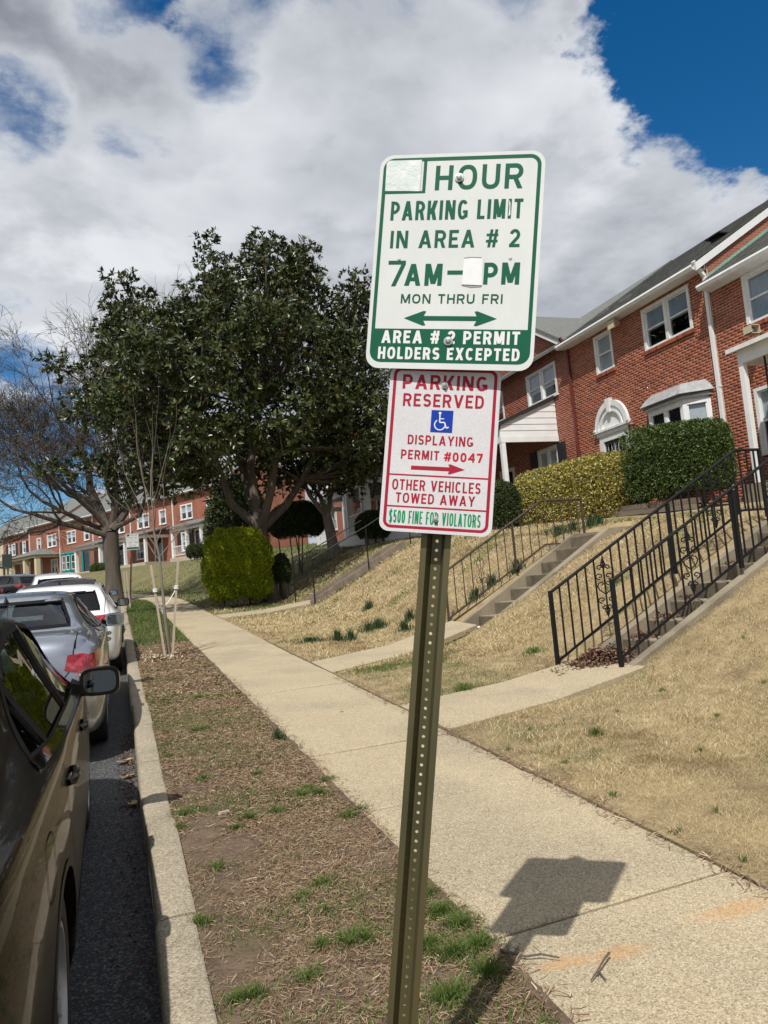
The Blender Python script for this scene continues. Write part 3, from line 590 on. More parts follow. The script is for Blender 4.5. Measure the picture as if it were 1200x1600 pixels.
def text_mesh(body, x0, x1, z0, z1, m, y, t=0.17, name='lettering', parent=None, gap=0.19):
    H = z1 - z0; W = (x1 - x0) / H; n = len(body)
    fix = sum(t for c in body if c == 'I'); k = (W - fix) / (sum(GW[c] for c in body) + gap * (n - 1)); x = 0.0; mb = MB(); q = 0
    for c in body:
        w = t if c == 'I' else GW[c] * k
        for poly in ([] if c == ' ' else glyph(c, w, t)):
            yy = y - 0.00004 * (q % 5); q += 1
            mb.add([(x0 + (x + p.x) * H, yy, z0 + p.y * H) for p in poly], [tuple(range(len(poly)))])
        x += w + gap * k
    return mb.build(name, m, parent)
def rrect(w, h, r, n=6, cx=0, cz=0):
    P = []
    for sx, sz, a0 in ((1, 1, 0), (-1, 1, PI / 2), (-1, -1, PI), (1, -1, 3 * PI / 2)):
        for i in range(n + 1):
            a = a0 + PI / 2 * i / n; P.append((cx + sx * (w / 2 - r) + r * math.cos(a), cz + sz * (h / 2 - r) + r * math.sin(a)))
    return P
def ring_xz(outer, inner, y):
    n = len(outer); mb = MB()
    return mb.add([(x, y, z) for x, z in outer] + [(x, y, z) for x, z in inner], [(i, (i + 1) % n, n + (i + 1) % n, n + i) for i in range(n)])
def flat_xz(poly, y): return MB().add([(x, y, z) for x, z in poly], [tuple(range(len(poly)))])
def bolt(parent, x, z, y, s=1.0):
    mb = MB(); mb.lathe([(0.0, -0.0008), (0.0125 * s, -0.0008), (0.0125 * s, -0.0028), (0.0085 * s, -0.0032), (0.0, -0.0032)], 'y', (x, y, z), 16)
    mb.lathe([(0.0075 * s, -0.003), (0.0075 * s, -0.008), (0.0055 * s, -0.0105), (0.0, -0.011)], 'y', (x, y, z), 6)
    mb.tube([(x, y, z), (x, y + 0.05, z)], 0.004, 6)
    mb.build('bolt', 'zinc', parent, smooth=True)
MM = 0.001
sign = thing('parking_sign', 'two parking signs bolted on a leaning perforated olive steel post', 'street sign', (0.60, 2.05, 0.10))
_P0 = Vector((0.597, 2.052, 0.05)); _P1 = Vector((0.947, 1.810, 2.605)); _d = (_P1 - _P0).normalized()
_n = Vector((-0.484, -0.876, 0.012)); _n = (_n - _d * _n.dot(_d)).normalized(); _x = _n.cross(_d) * -1
if _x.x < 0: _x = -_x
def place(o, c, x, n, up):
    o.matrix_local = Matrix.Translation(Vector(c) - sign.location) @ Matrix((( x[0], -n[0], up[0], 0), (x[1], -n[1], up[1], 0), (x[2], -n[2], up[2], 0), (0, 0, 0, 1)))
def make_post():
    L = (_P1 - _P0).length + 0.06
    mb = MB(); T = 0.0028
    for sg in (-1, 1):
        P = [(sg * 0.0135, 0.030), (sg * 0.0245, 0.0), (sg * 0.041, 0.0), (sg * 0.041, T), (sg * 0.0262, T), (sg * 0.0152, 0.030 + T), (sg * 0.0135, 0.030 + T)]
        if sg < 0: P = P[::-1]
        mb.prism(P, 0, L, 'z')
    c = 0.0254; r = 0.0046; n = int(L / c); oct_ = [(r * math.cos(a), r * math.sin(a)) for a in [PI / 8 + i * PI / 4 for i in range(8)]]
    hx = 0.0136; sq = [(hx, 0.0053), (0.0056, c / 2), (-0.0056, c / 2), (-hx, 0.0053), (-hx, -0.0053), (-0.0056, -c / 2), (0.0056, -c / 2), (hx, -0.0053)]
    sq = [(hx, 0.0053), (0.0053, c / 2), (-0.0053, c / 2), (-hx, 0.0053), (-hx, -0.0053), (-0.0053, -c / 2), (0.0053, -c / 2), (hx, -0.0053)]
    cor = [(hx, c / 2), (-hx, c / 2), (-hx, -c / 2), (hx, -c / 2)]
    for i in range(n):
        zc = (i + 0.5) * c
        for yy in (0.030, 0.030 + T):
            V = [(x, yy, zc + z) for x, z in oct_ + sq + cor]
            F = [(k, (k + 1) % 8, 8 + (k + 1) % 8, 8 + k) for k in range(8)] + [(8, 16, 9), (10, 17, 11), (12, 18, 13), (14, 19, 15)]
            mb.add(V, F)
        mb.add([(x, 0.030, zc + z) for x, z in oct_] + [(x, 0.030 + T, zc + z) for x, z in oct_], [(k, (k + 1) % 8, 8 + (k + 1) % 8, 8 + k) for k in range(8)])
    return mb.build('post', 'olive_steel', sign)
po = make_post(); place(po, _P0 + _n * -0.0245, _x, _n, _d)
def make_upper():
    mb = MB(); w, h = 0.457, 0.610
    mb.prism(rrect(w, h, 0.038), -0.002, 0.0, 'y'); pl = mb.build('sign_panel', 'sign_white', sign)
    pl['label'] = 'larger upper sign, green on white, hour parking limit'
    place(pl, (0.914, 1.828, 2.375), (0.852, -0.498, -0.161), (-0.504, -0.863, 0.003), (0.140, -0.079, 0.987))
    y = -0.0024; w2, h2 = 0.437, 0.583; cz = 0.0035
    # green border with the solid green band at the bottom
    out = rrect(w2, h2, 0.031, 6, 0, cz); inn = rrect(w2 - 0.020, h2 - 0.021, 0.021, 6, 0, cz)
    mb = ring_xz(out, inn, y)
    zb = -0.1935; top = inn[:14]
    lo = [(x, z) for x, z in inn if z < 0]
    mb.add([(-0.2087, y + 0.0001, zb), (0.2087, y + 0.0001, zb)] + [(x, y + 0.0001, z) for x, z in lo[::-1][::-1]], [tuple([1, 0] + list(range(2, 2 + len(lo))))])
    mb.build('border', 'film_green', pl, fix=False)
    mb = MB().add([(-0.104, y, 0.286), (-0.095, y, 0.286), (-0.095, y, 0.192), (-0.104, y, 0.192)], [(0, 1, 2, 3)])
    mb.add([(-0.209, y, 0.1985), (-0.1042, y, 0.1985), (-0.1042, y, 0.192), (-0.209, y, 0.192)], [(0, 1, 2, 3)]).build('hour_box', 'film_green', pl)
    y -= 0.0002
    for body, x0, x1, z0, z1, th in (('HOUR', -69, 171, 199.5, 270, .17), ('PARKING LIMIT', -188.5, 176, 115, 170, .16), ('IN AREA # 2', -183.5, 173, 35, 85, .17),
                                  ('7', -184, -135, -73.5, -0.8, .15), ('AM', -135.5, -31.5, -72, -10.2, .19), ('PM', 82, 178, -68.8, -8, .19), ('MON THRU FRI', -141.5, 137, -122.3, -95.8, .17)):
        text_mesh(body, x0 * MM, x1 * MM, z0 * MM, z1 * MM, 'film_green', y, th, 'lettering', pl)
    flat_xz([(-0.0175, -0.0410), (0.0255, -0.0410), (0.0255, -0.0295), (-0.0175, -0.0295)], y).build('lettering', 'film_green', pl)
    for body, x0, x1, z0, z1 in (('AREA # 2 PERMIT', -188, 189.6, -234.5, -198.5), ('HOLDERS EXCEPTED', -194.5, 191.5, -279, -245)):
        text_mesh(body, x0 * MM, x1 * MM, z0 * MM, z1 * MM, 'film_white', y, 0.205, 'lettering', pl)
    A = []
    half = [(-0.1272, 0), (-0.074, 0.0205), (-0.066, 0.0195), (-0.0725, 0.0065)]
    for x, z in half: A.append((x, z))
    A += [(-x, z) for x, z in half[::-1]]; A += [(-x, -z) for x, z in half[1:]]; A += [(x, -z) for x, z in half[1:][::-1]]
    flat_xz([(x - 0.002, z - 0.1638) for x, z in A], y).build('arrow', 'film_green', pl)
    MB().prism([(-0.2105, 0.2800), (-0.2035, 0.2885), (-0.1105, 0.2880), (-0.1105, 0.1972), (-0.16, 0.1990), (-0.2095, 0.2005)], y - 0.0012, y - 0.0002, 'y').build('sticker', 'sticker_silver', pl)
    MB().prism([(0.0255, 0.0040), (0.0770, 0.0048), (0.0790, -0.0715), (0.0250, -0.0690)], y - 0.0010, y - 0.0002, 'y').build('sticker', 'sticker_white', pl)
    mb = MB()
    mb.tube([(0.026, y - 0.001, 0.0045), (0.045, y - 0.0015, 0.0068), (0.074, y - 0.001, 0.0056)], 0.0009, 5); mb.tube([(0.024, y - 0.001, -0.070), (0.05, y - 0.0016, -0.0745), (0.078, y - 0.001, -0.0730)], 0.0009, 5)
    mb.build('peeling_edge', 'timber', pl)
    # scratch over the LIMIT lettering
    MB().prism([(0.1375, 0.168), (0.1415, 0.158), (0.1432, 0.125), (0.1385, 0.121), (0.1398, 0.145)], y - 0.0006, y - 0.0002, 'y').build('scratch', 'sticker_white', pl)
    bolt(pl, -0.0025, 0.2328, y); bolt(pl, -0.0018, -0.2276, y)
    for x in (-0.1548, 0.1508): MB().lathe([(0.0, -0.0015), (0.004, -0.0012), (0.0046, 0.0)], 'y', (x, y, 0.0035), 10).build('rivet', 'zinc', pl)
def make_lower():
    mb = MB(); w, h = 0.305, 0.457
    mb.prism(rrect(w, 0.4615, 0.026, 6, 0, 0.0022), -0.002, 0.0, 'y'); pl = mb.build('sign_panel', 'sign_prismatic', sign)
    pl['label'] = 'smaller lower sign, red on silver white, parking reserved'
    place(pl, (0.846, 1.891, 1.86), (0.874, -0.459, -0.158), (-0.461, -0.887, 0.024), (0.151, -0.052, 0.987))
    y = -0.0024
    mb = ring_xz(rrect(0.285, 0.4460, 0.021, 6, 0, 0.0038), rrect(0.268, 0.4300, 0.0135, 6, 0, 0.0036), y)
    for z in (-0.0728, -0.1598): mb.add([(-0.1338, y, z - 0.0021), (0.1338, y, z - 0.0021), (0.1338, y, z + 0.0021), (-0.1338, y, z + 0.0021)], [(0, 1, 2, 3)])
    mb.build('border', 'film_red', pl)
    y -= 0.0002
    for body, x0, x1, z0, z1, th, m in (('PARKING', -116, 116.7, 167.5, 208.2, .19, 'film_red'), ('RESERVED', -111.5, 109.8, 118.7, 154.8, .17, 'film_red'), ('DISPLAYING', -90.5, 88, 12.6, 39, .165, 'film_red'),
                                    ('PERMIT', -106.2, -1.6, -28.7, -3, .17, 'film_red'), ('#0047', 12, 115.8, -29.8, -4.9, .20, 'film_brightred'), ('OTHER VEHICLES', -124.3, 115.7, -114.5, -85.2, .15, 'film_red'),
                                    ('TOWED AWAY', -112, 103, -149.4, -122, .16, 'film_red'), ('$500 FINE FOR VIOLATORS', -126.5, 121.2, -205, -170.5, .105, 'film_teal')):
        text_mesh(body, x0 * MM, x1 * MM, z0 * MM, z1 * MM, m, y, th, 'lettering', pl)
    flat_xz([(-0.0762, -0.0572), (-0.0762, -0.0465), (0.0285, -0.0462), (0.0250, -0.0385), (0.0310, -0.0380), (0.0700, -0.0512), (0.0310, -0.0650), (0.0250, -0.0645), (0.0285, -0.0570)], y).build('arrow', 'film_red', pl)
    sym = MB().prism([(-0.0305, 0.0490), (0.0290, 0.0490), (0.0290, 0.1100), (-0.0305, 0.1100)], y - 0.0004, y, 'y').build('access_symbol', 'film_blue', pl)
    return pl, y - 0.0006
pl2, y2 = make_lower()
def wheelchair(pl, y):
    mb = MB(); W = 0.0026; cx, cz = -0.0015, 0.0795
    def stroke(p, w=W):
        for (ax, az), (bx, bz) in zip(p[:-1], p[1:]):
            d = Vector((bx - ax, bz - az)); d.normalize(); n = Vector((-d.y, d.x)) * w / 2
            mb.add([(cx + ax - n.x, y, cz + az - n.y), (cx + bx - n.x, y, cz + bz - n.y), (cx + bx + n.x, y, cz + bz + n.y), (cx + ax + n.x, y, cz + az + n.y)], [(0, 1, 2, 3)])
    mb.add([(cx - 0.0055 + 0.0038 * math.cos(a), y, cz + 0.0225 + 0.0038 * math.sin(a)) for a in np.linspace(0, 2 * PI, 13)[:-1]], [tuple(range(12))])
    stroke([(-0.0055, 0.019), (-0.005, -0.003), (0.0085, -0.003), (0.0140, -0.0185), (0.0205, -0.0155)], 0.0034)
    stroke([(-0.005, 0.007), (0.0065, 0.007)])
    stroke([(-0.004 + 0.0145 * math.cos(a), -0.0095 + 0.0145 * math.sin(a)) for a in np.linspace(math.radians(125), math.radians(352), 18)], 0.0030)
    sym = [c for c in pl.children if c.name.startswith('access_symbol')][0]
    o = mb.build('pictogram', 'film_white', None); o.parent = pl
wheelchair(pl2, y2)
bolt(pl2, 0.0006, 0.1800, -0.0026, 0.75); bolt(pl2, 0.0005, -0.1898, -0.0026, 0.6)
make_upper()
# rusty bolt stubs left in some post holes
# ------------------------------------------------------------------ houses
# local axes of a house: x runs along the front from left to right as seen from the street, -y points to the street, z is up
def subtract(w, h, ops):
    """rectangles of a w x h wall that are not openings; ops: (x0,x1,z0,z1)"""
    xs = sorted({0, w, *[o[0] for o in ops], *[o[1] for o in ops]}); zs = sorted({0, h, *[o[2] for o in ops], *[o[3] for o in ops]})
    R = []
    for i in range(len(xs) - 1):
        run = None
        for j in range(len(zs) - 1):
            cx, cz = (xs[i] + xs[i + 1]) / 2, (zs[j] + zs[j + 1]) / 2
            hole = any(o[0] < cx < o[1] and o[2] < cz < o[3] for o in ops)
            if hole:
                if run: R.append(run); run = None
            else: run = (xs[i], xs[i + 1], run[2] if run else zs[j], zs[j + 1])
        if run: R.append(run)
    return R
def bricks(parent, w, h, ops, m='brick', y=0.0, x0=0.0, z0=0.0, gable=None):
    """every brick of a face as real geometry: one joined piece, they are too small to pick apart singly"""
    BL, BH, J = 0.212, 0.0677, 0.0108; V = []; F = []
    rows = int((h if gable is None else gable[2]) / BH)
    for r in range(rows):
        za = r * BH + J / 2; zb = (r + 1) * BH - J / 2; zc = (za + zb) / 2
        lo, hi = 0.0, w
        if gable and zc > h:
            t = (zc - h) / (gable[2] - h); lo = gable[0] * t; hi = w - (w - gable[0]) * t
        segs = [(lo, hi)]
        for o in ops:
            if o[2] < zc < o[3]:
                ns = []
                for a, b in segs:
                    if o[1] <= a or o[0] >= b: ns.append((a, b)); continue
                    if o[0] - a > 0.03: ns.append((a, o[0]))
                    if b - o[1] > 0.03: ns.append((o[1], b))
                segs = ns
        header = (r % 7 == 3)
        bl = BL / 2 if (header and random.random() < 0.0) else BL
        off = (BL / 2 if r % 2 else 0) + random.uniform(-0.006, 0.006)
        k = -1
        while True:
            xa = k * bl + off + J / 2; xb = xa + bl - J; k += 1
            if xa > w: break
            if random.random() < 0.03: parts_ = [(xa, (xa + xb) / 2 - J / 2), ((xa + xb) / 2 + J / 2, xb)]
            else: parts_ = [(xa, xb)]
            for pa, pb in parts_:
                for a, b in segs:
                    ca, cb = max(pa, a + 0.002), min(pb, b - 0.002)
                    if cb - ca < 0.02: continue
                    d = 0.0032 + random.uniform(-0.0012, 0.0015); i = len(V)
                    V += [(x0 + ca, y, z0 + za), (x0 + cb, y, z0 + za), (x0 + cb, y, z0 + zb), (x0 + ca, y, z0 + zb), (x0 + ca, y - d, z0 + za), (x0 + cb, y - d, z0 + za), (x0 + cb, y - d, z0 + zb), (x0 + ca, y - d, z0 + zb)]
                    F += [(i + 4, i + 5, i + 6, i + 7), (i, i + 1, i + 5, i + 4), (i + 1, i + 2, i + 6, i + 5), (i + 2, i + 3, i + 7, i + 6), (i + 3, i, i + 4, i + 7)]
    o = link('brick_courses', npmesh('brick_courses', V, F, m), parent); o['kind'] = 'stuff'; return o
def wall(parent, w, h, ops, m, th=0.22, name='front_wall', y=0.0):
    mb = MB()
    for a, b, c, d in subtract(w, h, ops): mb.box(a, b, y, y + th, c, d)
    return mb.build(name, m, parent)
def window(parent, x0, x1, z0, z1, n=1, y=0.0, fm='white_trim', casing=0.085, curtain=None, sill='white_trim', glass='window_glass', hung=True, inset=0.05, mull=0.10, detail=True):
    """n sashes side by side; the pane, sill and curtain are pieces of the window"""
    f = MB(); yo = y - 0.022; yb = y + inset
    f.box(x0, x0 + casing, yo, yb + 0.06, z0, z1); f.box(x1 - casing, x1, yo, yb + 0.06, z0, z1)
    f.box(x0 + casing, x1 - casing, yo, yb + 0.06, z1 - casing * 0.9, z1); f.box(x0 + casing, x1 - casing, yo + 0.003, yb + 0.06, z0, z0 + 0.05)
    iw = (x1 - x0 - 2 * casing - (n - 1) * mull) / n; za, zb = z0 + 0.05, z1 - casing * 0.9; zm = (za + zb) / 2
    sash = MB(); panes = []
    for i in range(n):
        a = x0 + casing + i * (iw + mull); b = a + iw
        if i < n - 1: f.box(b, b + mull, yo, yb + 0.06, za, zb)
        r = 0.035
        sash.box(a, a + r, yb - 0.012, yb + 0.03, za, zb).box(b - r, b, yb - 0.012, yb + 0.03, za, zb)
        sash.box(a + r, b - r, yb - 0.012, yb + 0.03, zb - r, zb).box(a + r, b - r, yb - 0.012, yb + 0.03, za, za + r)
        if hung: sash.box(a + r, b - r, yb - 0.022, yb + 0.03, zm - 0.02, zm + 0.02)
        panes.append((a + r, b - r))
    w = f.build('window', fm, parent); sash.build('sash', fm, w)
    for a, b in panes:
        for c, d, yy in (((za + 0.03, zm, yb + 0.006), (zm, zb - 0.03, yb + 0.012)) if hung else ((za + 0.03, zb - 0.03, yb + 0.006),)):
            MB().box(a, b, yy, yy + 0.006, c, d).build('pane', glass, w)
    if sill: MB().box(x0 - 0.05, x1 + 0.05, y - 0.06, y + 0.02, z0 - 0.045, z0 - 0.001).build('sill', sill, w)
    if curtain:
        cm, c0 = curtain
        for a, b in panes:
            mb = MB(); k = max(3, int((b - a) / 0.055)); yy = yb + 0.034; zc = za + (zb - za) * c0
            V = []
            for i in range(2 * k + 1): xx = a + (b - a) * i / (2 * k); V += [(xx, yy + (0.009 if i % 2 else -0.009), zc), (xx, yy + (0.009 if i % 2 else -0.009), zb)]
            mb.add(V, [(2 * i, 2 * i + 2, 2 * i + 3, 2 * i + 1) for i in range(2 * k)]); mb.build('curtain', cm, w)
    return w
def door(parent, x0, x1, z0, z1, y=0.0, fm='white_trim', dm='door_dark', casing=0.13, grill=False):
    f = MB().box(x0, x0 + casing, y - 0.03, y + 0.1, z0, z1).box(x1 - casing, x1, y - 0.03, y + 0.1, z0, z1).box(x0 + casing, x1 - casing, y - 0.03, y + 0.1, z1 - casing, z1)
    fr = f.build('door_frame', fm, parent); a, b, c = x0 + casing, x1 - casing, z1 - casing
    d = MB().box(a, a + 0.08, y + 0.03, y + 0.07, z0, c).box(b - 0.08, b, y + 0.03, y + 0.07, z0, c).box(a + 0.08, b - 0.08, y + 0.03, y + 0.07, z0, z0 + 0.3).box(a + 0.08, b - 0.08, y + 0.03, y + 0.07, c - 0.09, c)
    d = d.build('door', dm, parent)
    MB().box(a + 0.08, b - 0.08, y + 0.045, y + 0.055, z0 + 0.3, c - 0.09).build('pane', 'window_glass', d)
    MB().tube([(b - 0.13, y + 0.0, z0 + 0.95), (b - 0.13, y + 0.03, z0 + 0.95)], 0.025, 8).build('handle', 'chrome', d)
    if grill:
        g = MB(); n = 6
        for i in range(n):
            xx = a + 0.12 + (b - a - 0.24) * i / (n - 1); g.tube([(xx, y + 0.035, z0 + 0.3), (xx, y + 0.035, c - 0.09)], 0.006, 5)
            g.tube([(xx + 0.05 * math.sin(q * 3), y + 0.035, z0 + 1.15 + 0.1 * q) for q in np.linspace(0, 7, 14)], 0.006, 5)
        g.build('security_grill', 'white_trim', d)
    return d
def shell(parent, w, dpt, h, m, th=0.22):
    """side and back walls, floor, and a dark lining so that rooms read as rooms"""
    MB().box(0, th, 0.221, dpt, 0, h).build('side_wall', m, parent); MB().box(w - th, w, 0.221, dpt, 0, h).build('side_wall', m, parent)
    MB().box(th, w - th, dpt - th, dpt, 0, h).build('back_wall', m, parent)
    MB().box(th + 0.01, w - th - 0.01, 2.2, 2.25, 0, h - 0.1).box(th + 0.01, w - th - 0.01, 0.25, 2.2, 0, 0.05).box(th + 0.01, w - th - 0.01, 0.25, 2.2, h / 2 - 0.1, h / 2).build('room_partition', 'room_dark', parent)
def roof(parent, w, dpt, h, rise, ov=0.32, m='grey_roof', th=0.10, xo=(0, 0), name='roof'):
    yr = dpt / 2; s = rise / yr; a, b = -xo[0], w + xo[1]; z0 = h - ov * s
    mb = MB()
    mb.prism([(-ov, z0 + 0.02), (yr, h + rise + 0.02), (dpt + ov, z0 + 0.02), (dpt + ov, z0 + 0.02 + th), (yr, h + rise + 0.02 + th), (-ov, z0 + 0.02 + th)], a, b, 'x')
    for xa in (0.0, w - 0.22): MB().prism([(0.02, h - 0.002), (dpt - 0.02, h - 0.002), (yr, h + rise - 0.03)], xa + 0.012, xa + 0.205, 'x').build('gable_wall', 'brick_far', parent)
    r = mb.build(name, m, parent); return r
def roof_shingles(parent, w, dpt, h, rise, ov=0.32, a=0.0, b=None, th=0.12):
    """front slope laid with overlapping tabs, one joined piece"""
    b = w if b is None else b; yr = dpt / 2; s = rise / yr; L = math.hypot(yr + ov, rise + ov * s); n = int(L / 0.15); V = []; F = []
    ux, uz = 1 / math.hypot(1, s), s / math.hypot(1, s)
    for r in range(n):
        t0 = r * 0.15 - 0.01; t1 = t0 + 0.18; x = a - random.uniform(0, 0.3)
        while x < b:
            x1 = x + 0.30; ca, cb = max(x, a), min(x1 - 0.008, b); x = x1
            if cb - ca < 0.03: continue
            e = 0.012 + random.uniform(-0.002, 0.003); i = len(V)
            for t, lift in ((t0, e), (t1, 0.002)):
                yy = -ov + t * ux - lift * uz; zz = h - ov * s + 0.02 + th + t * uz + lift * ux
                V += [(ca, yy, zz), (cb, yy, zz)]
            V += [(ca, -ov + t0 * ux, h - ov * s + 0.02 + th + t0 * uz), (cb, -ov + t0 * ux, h - ov * s + 0.02 + th + t0 * uz)]
            F += [(i, i + 1, i + 3, i + 2), (i + 4, i + 5, i + 1, i)]
    o = link('shingles', npmesh('shingles', V, F, 'dark_shingle'), parent); o['kind'] = 'stuff'; return o
def eave(parent, w, h, rise, dpt, ov=0.32, a=0.0, b=None, frieze=0.22, gm='white_trim'):
    b = w if b is None else b; s = rise / (dpt / 2); zg = h - ov * s + 0.02
    MB().box(a, b, -0.045, -0.009, h - frieze, h + 0.02).build('frieze_board', 'white_trim', parent)
    MB().box(a, b, -ov + 0.01, -0.046, h - ov * s - 0.02, h - ov * s + 0.0).build('soffit', 'white_trim', parent)
    P = [(-ov - 0.10, zg + 0.07), (-ov - 0.115, zg + 0.02), (-ov - 0.07, zg - 0.05), (-ov + 0.005, zg - 0.055), (-ov + 0.005, zg + 0.07), (-ov - 0.01, zg + 0.07), (-ov - 0.012, zg - 0.035), (-ov - 0.065, zg - 0.035), (-ov - 0.098, zg + 0.02), (-ov - 0.088, zg + 0.07)]
    MB().prism(P, a, b, 'x').build('gutter', gm, parent, smooth=False)
def downspout(parent, x, y, z0, z1, m, kick=True, ytop=None):
    p = [(x, ytop if ytop is not None else y, z1 + 0.35)] if ytop is not None else []
    p += [(x, y, z1), (x, y, z0 + 0.15), (x, y - 0.05, z0 + 0.02)]
    mb = MB()
    for a, b in zip(p[:-1], p[1:]): mb.bar(a, b, 0.085, 0.07)
    mb.build('downspout', m, parent)
    mb = MB()
    for z in (z0 + 0.6, (z0 + z1) / 2, z1 - 0.3): mb.box(x - 0.055, x + 0.055, y - 0.037, y + 0.05, z, z + 0.03)
    mb.build('downspout_strap', m, parent)

R90 = -PI / 2
# --- house B: two storeys, arched door, bay window
def house_arch():
    zb = 2.85; w, h, D, rise = 6.05, 8.56 - zb, 9.0, 2.85
    t = thing('row_house', 'two storey brick row house with arched white doorway and bay window', 'house', (13.5, 19.93, zb), R90, 'brick row houses')
    Z = lambda z: z - zb
    ops = [(1.41, 2.26, Z(7.13), Z(8.25)), (3.60, 5.40, Z(7.13), Z(8.25)), (1.20, 2.56, Z(2.90), Z(5.32)), (3.58, 5.60, Z(3.9), Z(5.42))]
    wall(t, w, h, ops, 'mortar'); bo = list(ops); bo[2] = (1.12, 2.64, Z(2.85), Z(5.5))
    bo.append((1.45, 2.3, Z(5.5), Z(6.12)))
    bricks(t, w, h, bo); shell(t, w, D, h, 'brick_far')
    window(t, 1.41, 2.26, Z(7.13), Z(8.25), 1, curtain=('curtain', 0.0), sill=None)
    window(t, 3.60, 5.40, Z(7.13), Z(8.25), 2, curtain=('blind_grey', 0.45), sill=None)
    for a, b in ((1.38, 2.29), (3.57, 5.43)):
        mb = MB(); n = int((b - a) / 0.075)
        for i in range(n): q = a + (b - a) * i / n; mb.box(q + 0.005, q + (b - a) / n - 0.005, -0.05 + random.uniform(-0.003, 0.003), 0.02, Z(7.03), Z(7.126))
        mb.build('brick_sill', 'brick', t)
    # arched doorway
    door(t, 1.20, 2.56, Z(2.90), Z(5.32), casing=0.17, grill=True)
    ar = MB().box(1.12, 2.64, -0.06, -0.009, Z(5.32), Z(5.44)); ar.box(1.06, 2.70, -0.11, -0.009, Z(5.44), Z(5.50))
    cx, cz = 1.88, Z(5.50)
    for r0, r1, d in ((0.60, 0.76, 0.10), (0.50, 0.60, 0.06), (0.44, 0.50, 0.09)):
        n = 20; V = []
        for i in range(n + 1):
            a = PI * i / n
            for r, y in ((r0, -0.008), (r1, -0.008), (r1, -d), (r0, -d)): V.append((cx + r * math.cos(a), y, cz + r * math.sin(a)))
        F = [(4 * i + j, 4 * i + (j + 1) % 4, 4 * i + 4 + (j + 1) % 4, 4 * i + 4 + j) for i in range(n) for j in range(4)] + [(0, 1, 2, 3), (4 * n + 3, 4 * n + 2, 4 * n + 1, 4 * n)]
        ar.add(V, F)
    a = ar.build('door_arch', 'white_trim', t)
    MB().prism([(cx + 0.44 * math.cos(q), cz + 0.44 * math.sin(q)) for q in np.linspace(0, PI, 17)], -0.03, -0.008, 'y').build('tympanum', 'white_paint', a)
    MB().hexa([(cx - 0.06, -0.14, cz + 0.42), (cx + 0.06, -0.14, cz + 0.42), (cx + 0.06, -0.01, cz + 0.42), (cx - 0.06, -0.01, cz + 0.42)], [(cx - 0.10, -0.14, cz + 0.82), (cx + 0.10, -0.14, cz + 0.82), (cx + 0.10, -0.01, cz + 0.82), (cx - 0.10, -0.01, cz + 0.82)]).build('keystone', 'white_trim', a)
    for x in (1.04, 2.56): MB().box(x + 0.04, x + 0.12, -0.13, -0.009, Z(5.5), Z(5.56)).build('corbel', 'white_trim', a)
    # lantern by the door
    la = MB(); lx, lz = 2.86, Z(5.05)
    la.lathe([(0.0, 0.42), (0.10, 0.30), (0.11, 0.28), (0.085, 0.27), (0.065, 0.0), (0.0, -0.02)], 'z', (lx, -0.16, lz), 6).tube([(lx, 0.0, lz + 0.12), (lx, -0.10, lz + 0.12)], 0.015, 6)
    la.build('wall_lantern', 'brown_metal', t)
    # canted bay window with its hood
    p = [(3.52, 0.0), (3.95, -0.46), (5.22, -0.46), (5.66, 0.0)]
    z0, z1 = Z(3.9), Z(5.36)
    bay = MB(); bay.prism([(3.55, 0.05), (3.95, -0.44), (5.22, -0.44), (5.62, 0.05)], z0 - 0.55, z0, 'z'); bay.prism([(3.55, 0.05), (3.95, -0.44), (5.22, -0.44), (5.62, 0.05)], z1 - 0.001, z1 + 0.06, 'z')
    bay = bay.build('bay_window', 'white_trim', t)
    for (x0, y0), (x1, y1), nn in ((p[0], p[1], 1), (p[1], p[2], 2), (p[2], p[3], 1)):
        d = Vector((x1 - x0, y1 - y0, 0)); L = d.length; d.normalize(); nrm = Vector((d.y, -d.x, 0))
        M4 = Matrix(((d.x, -nrm.x, 0, x0), (d.y, -nrm.y, 0, y0), (0, 0, 1, 0), (0, 0, 0, 1)))
        fr = MB(); c = 0.10; mu = 0.11; iw = (L - 2 * c - (nn - 1) * mu) / nn
        fr.box(0, c, 0, 0.07, z0 + 0.05, z1 - 0.10).box(L - c, L, 0, 0.07, z0 + 0.05, z1 - 0.10).box(0, L, 0, 0.07, z0, z0 + 0.05).box(0, L, 0, 0.07, z1 - 0.10, z1)
        pa = MB(); cu = MB()
        for i in range(nn):
            a_ = c + i * (iw + mu)
            if i < nn - 1: fr.box(a_ + iw, a_ + iw + mu, 0, 0.07, z0 + 0.05, z1 - 0.10)
            zm = (z0 + z1) / 2; fr.box(a_, a_ + iw, 0.02, 0.06, zm - 0.02, zm + 0.02)
            fr.box(a_, a_ + 0.03, 0.02, 0.06, z0 + 0.05, z1 - 0.1).box(a_ + iw - 0.03, a_ + iw, 0.02, 0.06, z0 + 0.05, z1 - 0.1)
            pa.box(a_ + 0.03, a_ + iw - 0.03, 0.035, 0.04, z0 + 0.05, z1 - 0.1); cu.box(a_, a_ + iw, 0.075, 0.08, z0 + 0.06, z1 - 0.1)
        for mb, nm, mm in ((fr, 'bay_frame', 'white_trim'), (pa, 'pane', 'window_glass'), (cu, 'curtain', 'room_dark' if nn == 2 else 'curtain')):  # front panes: near-black sheet painted as the unlit room, no real curtain
            mb.v = [tuple(M4 @ Vector(q)) for q in mb.v]; mb.build(nm, mm, bay)
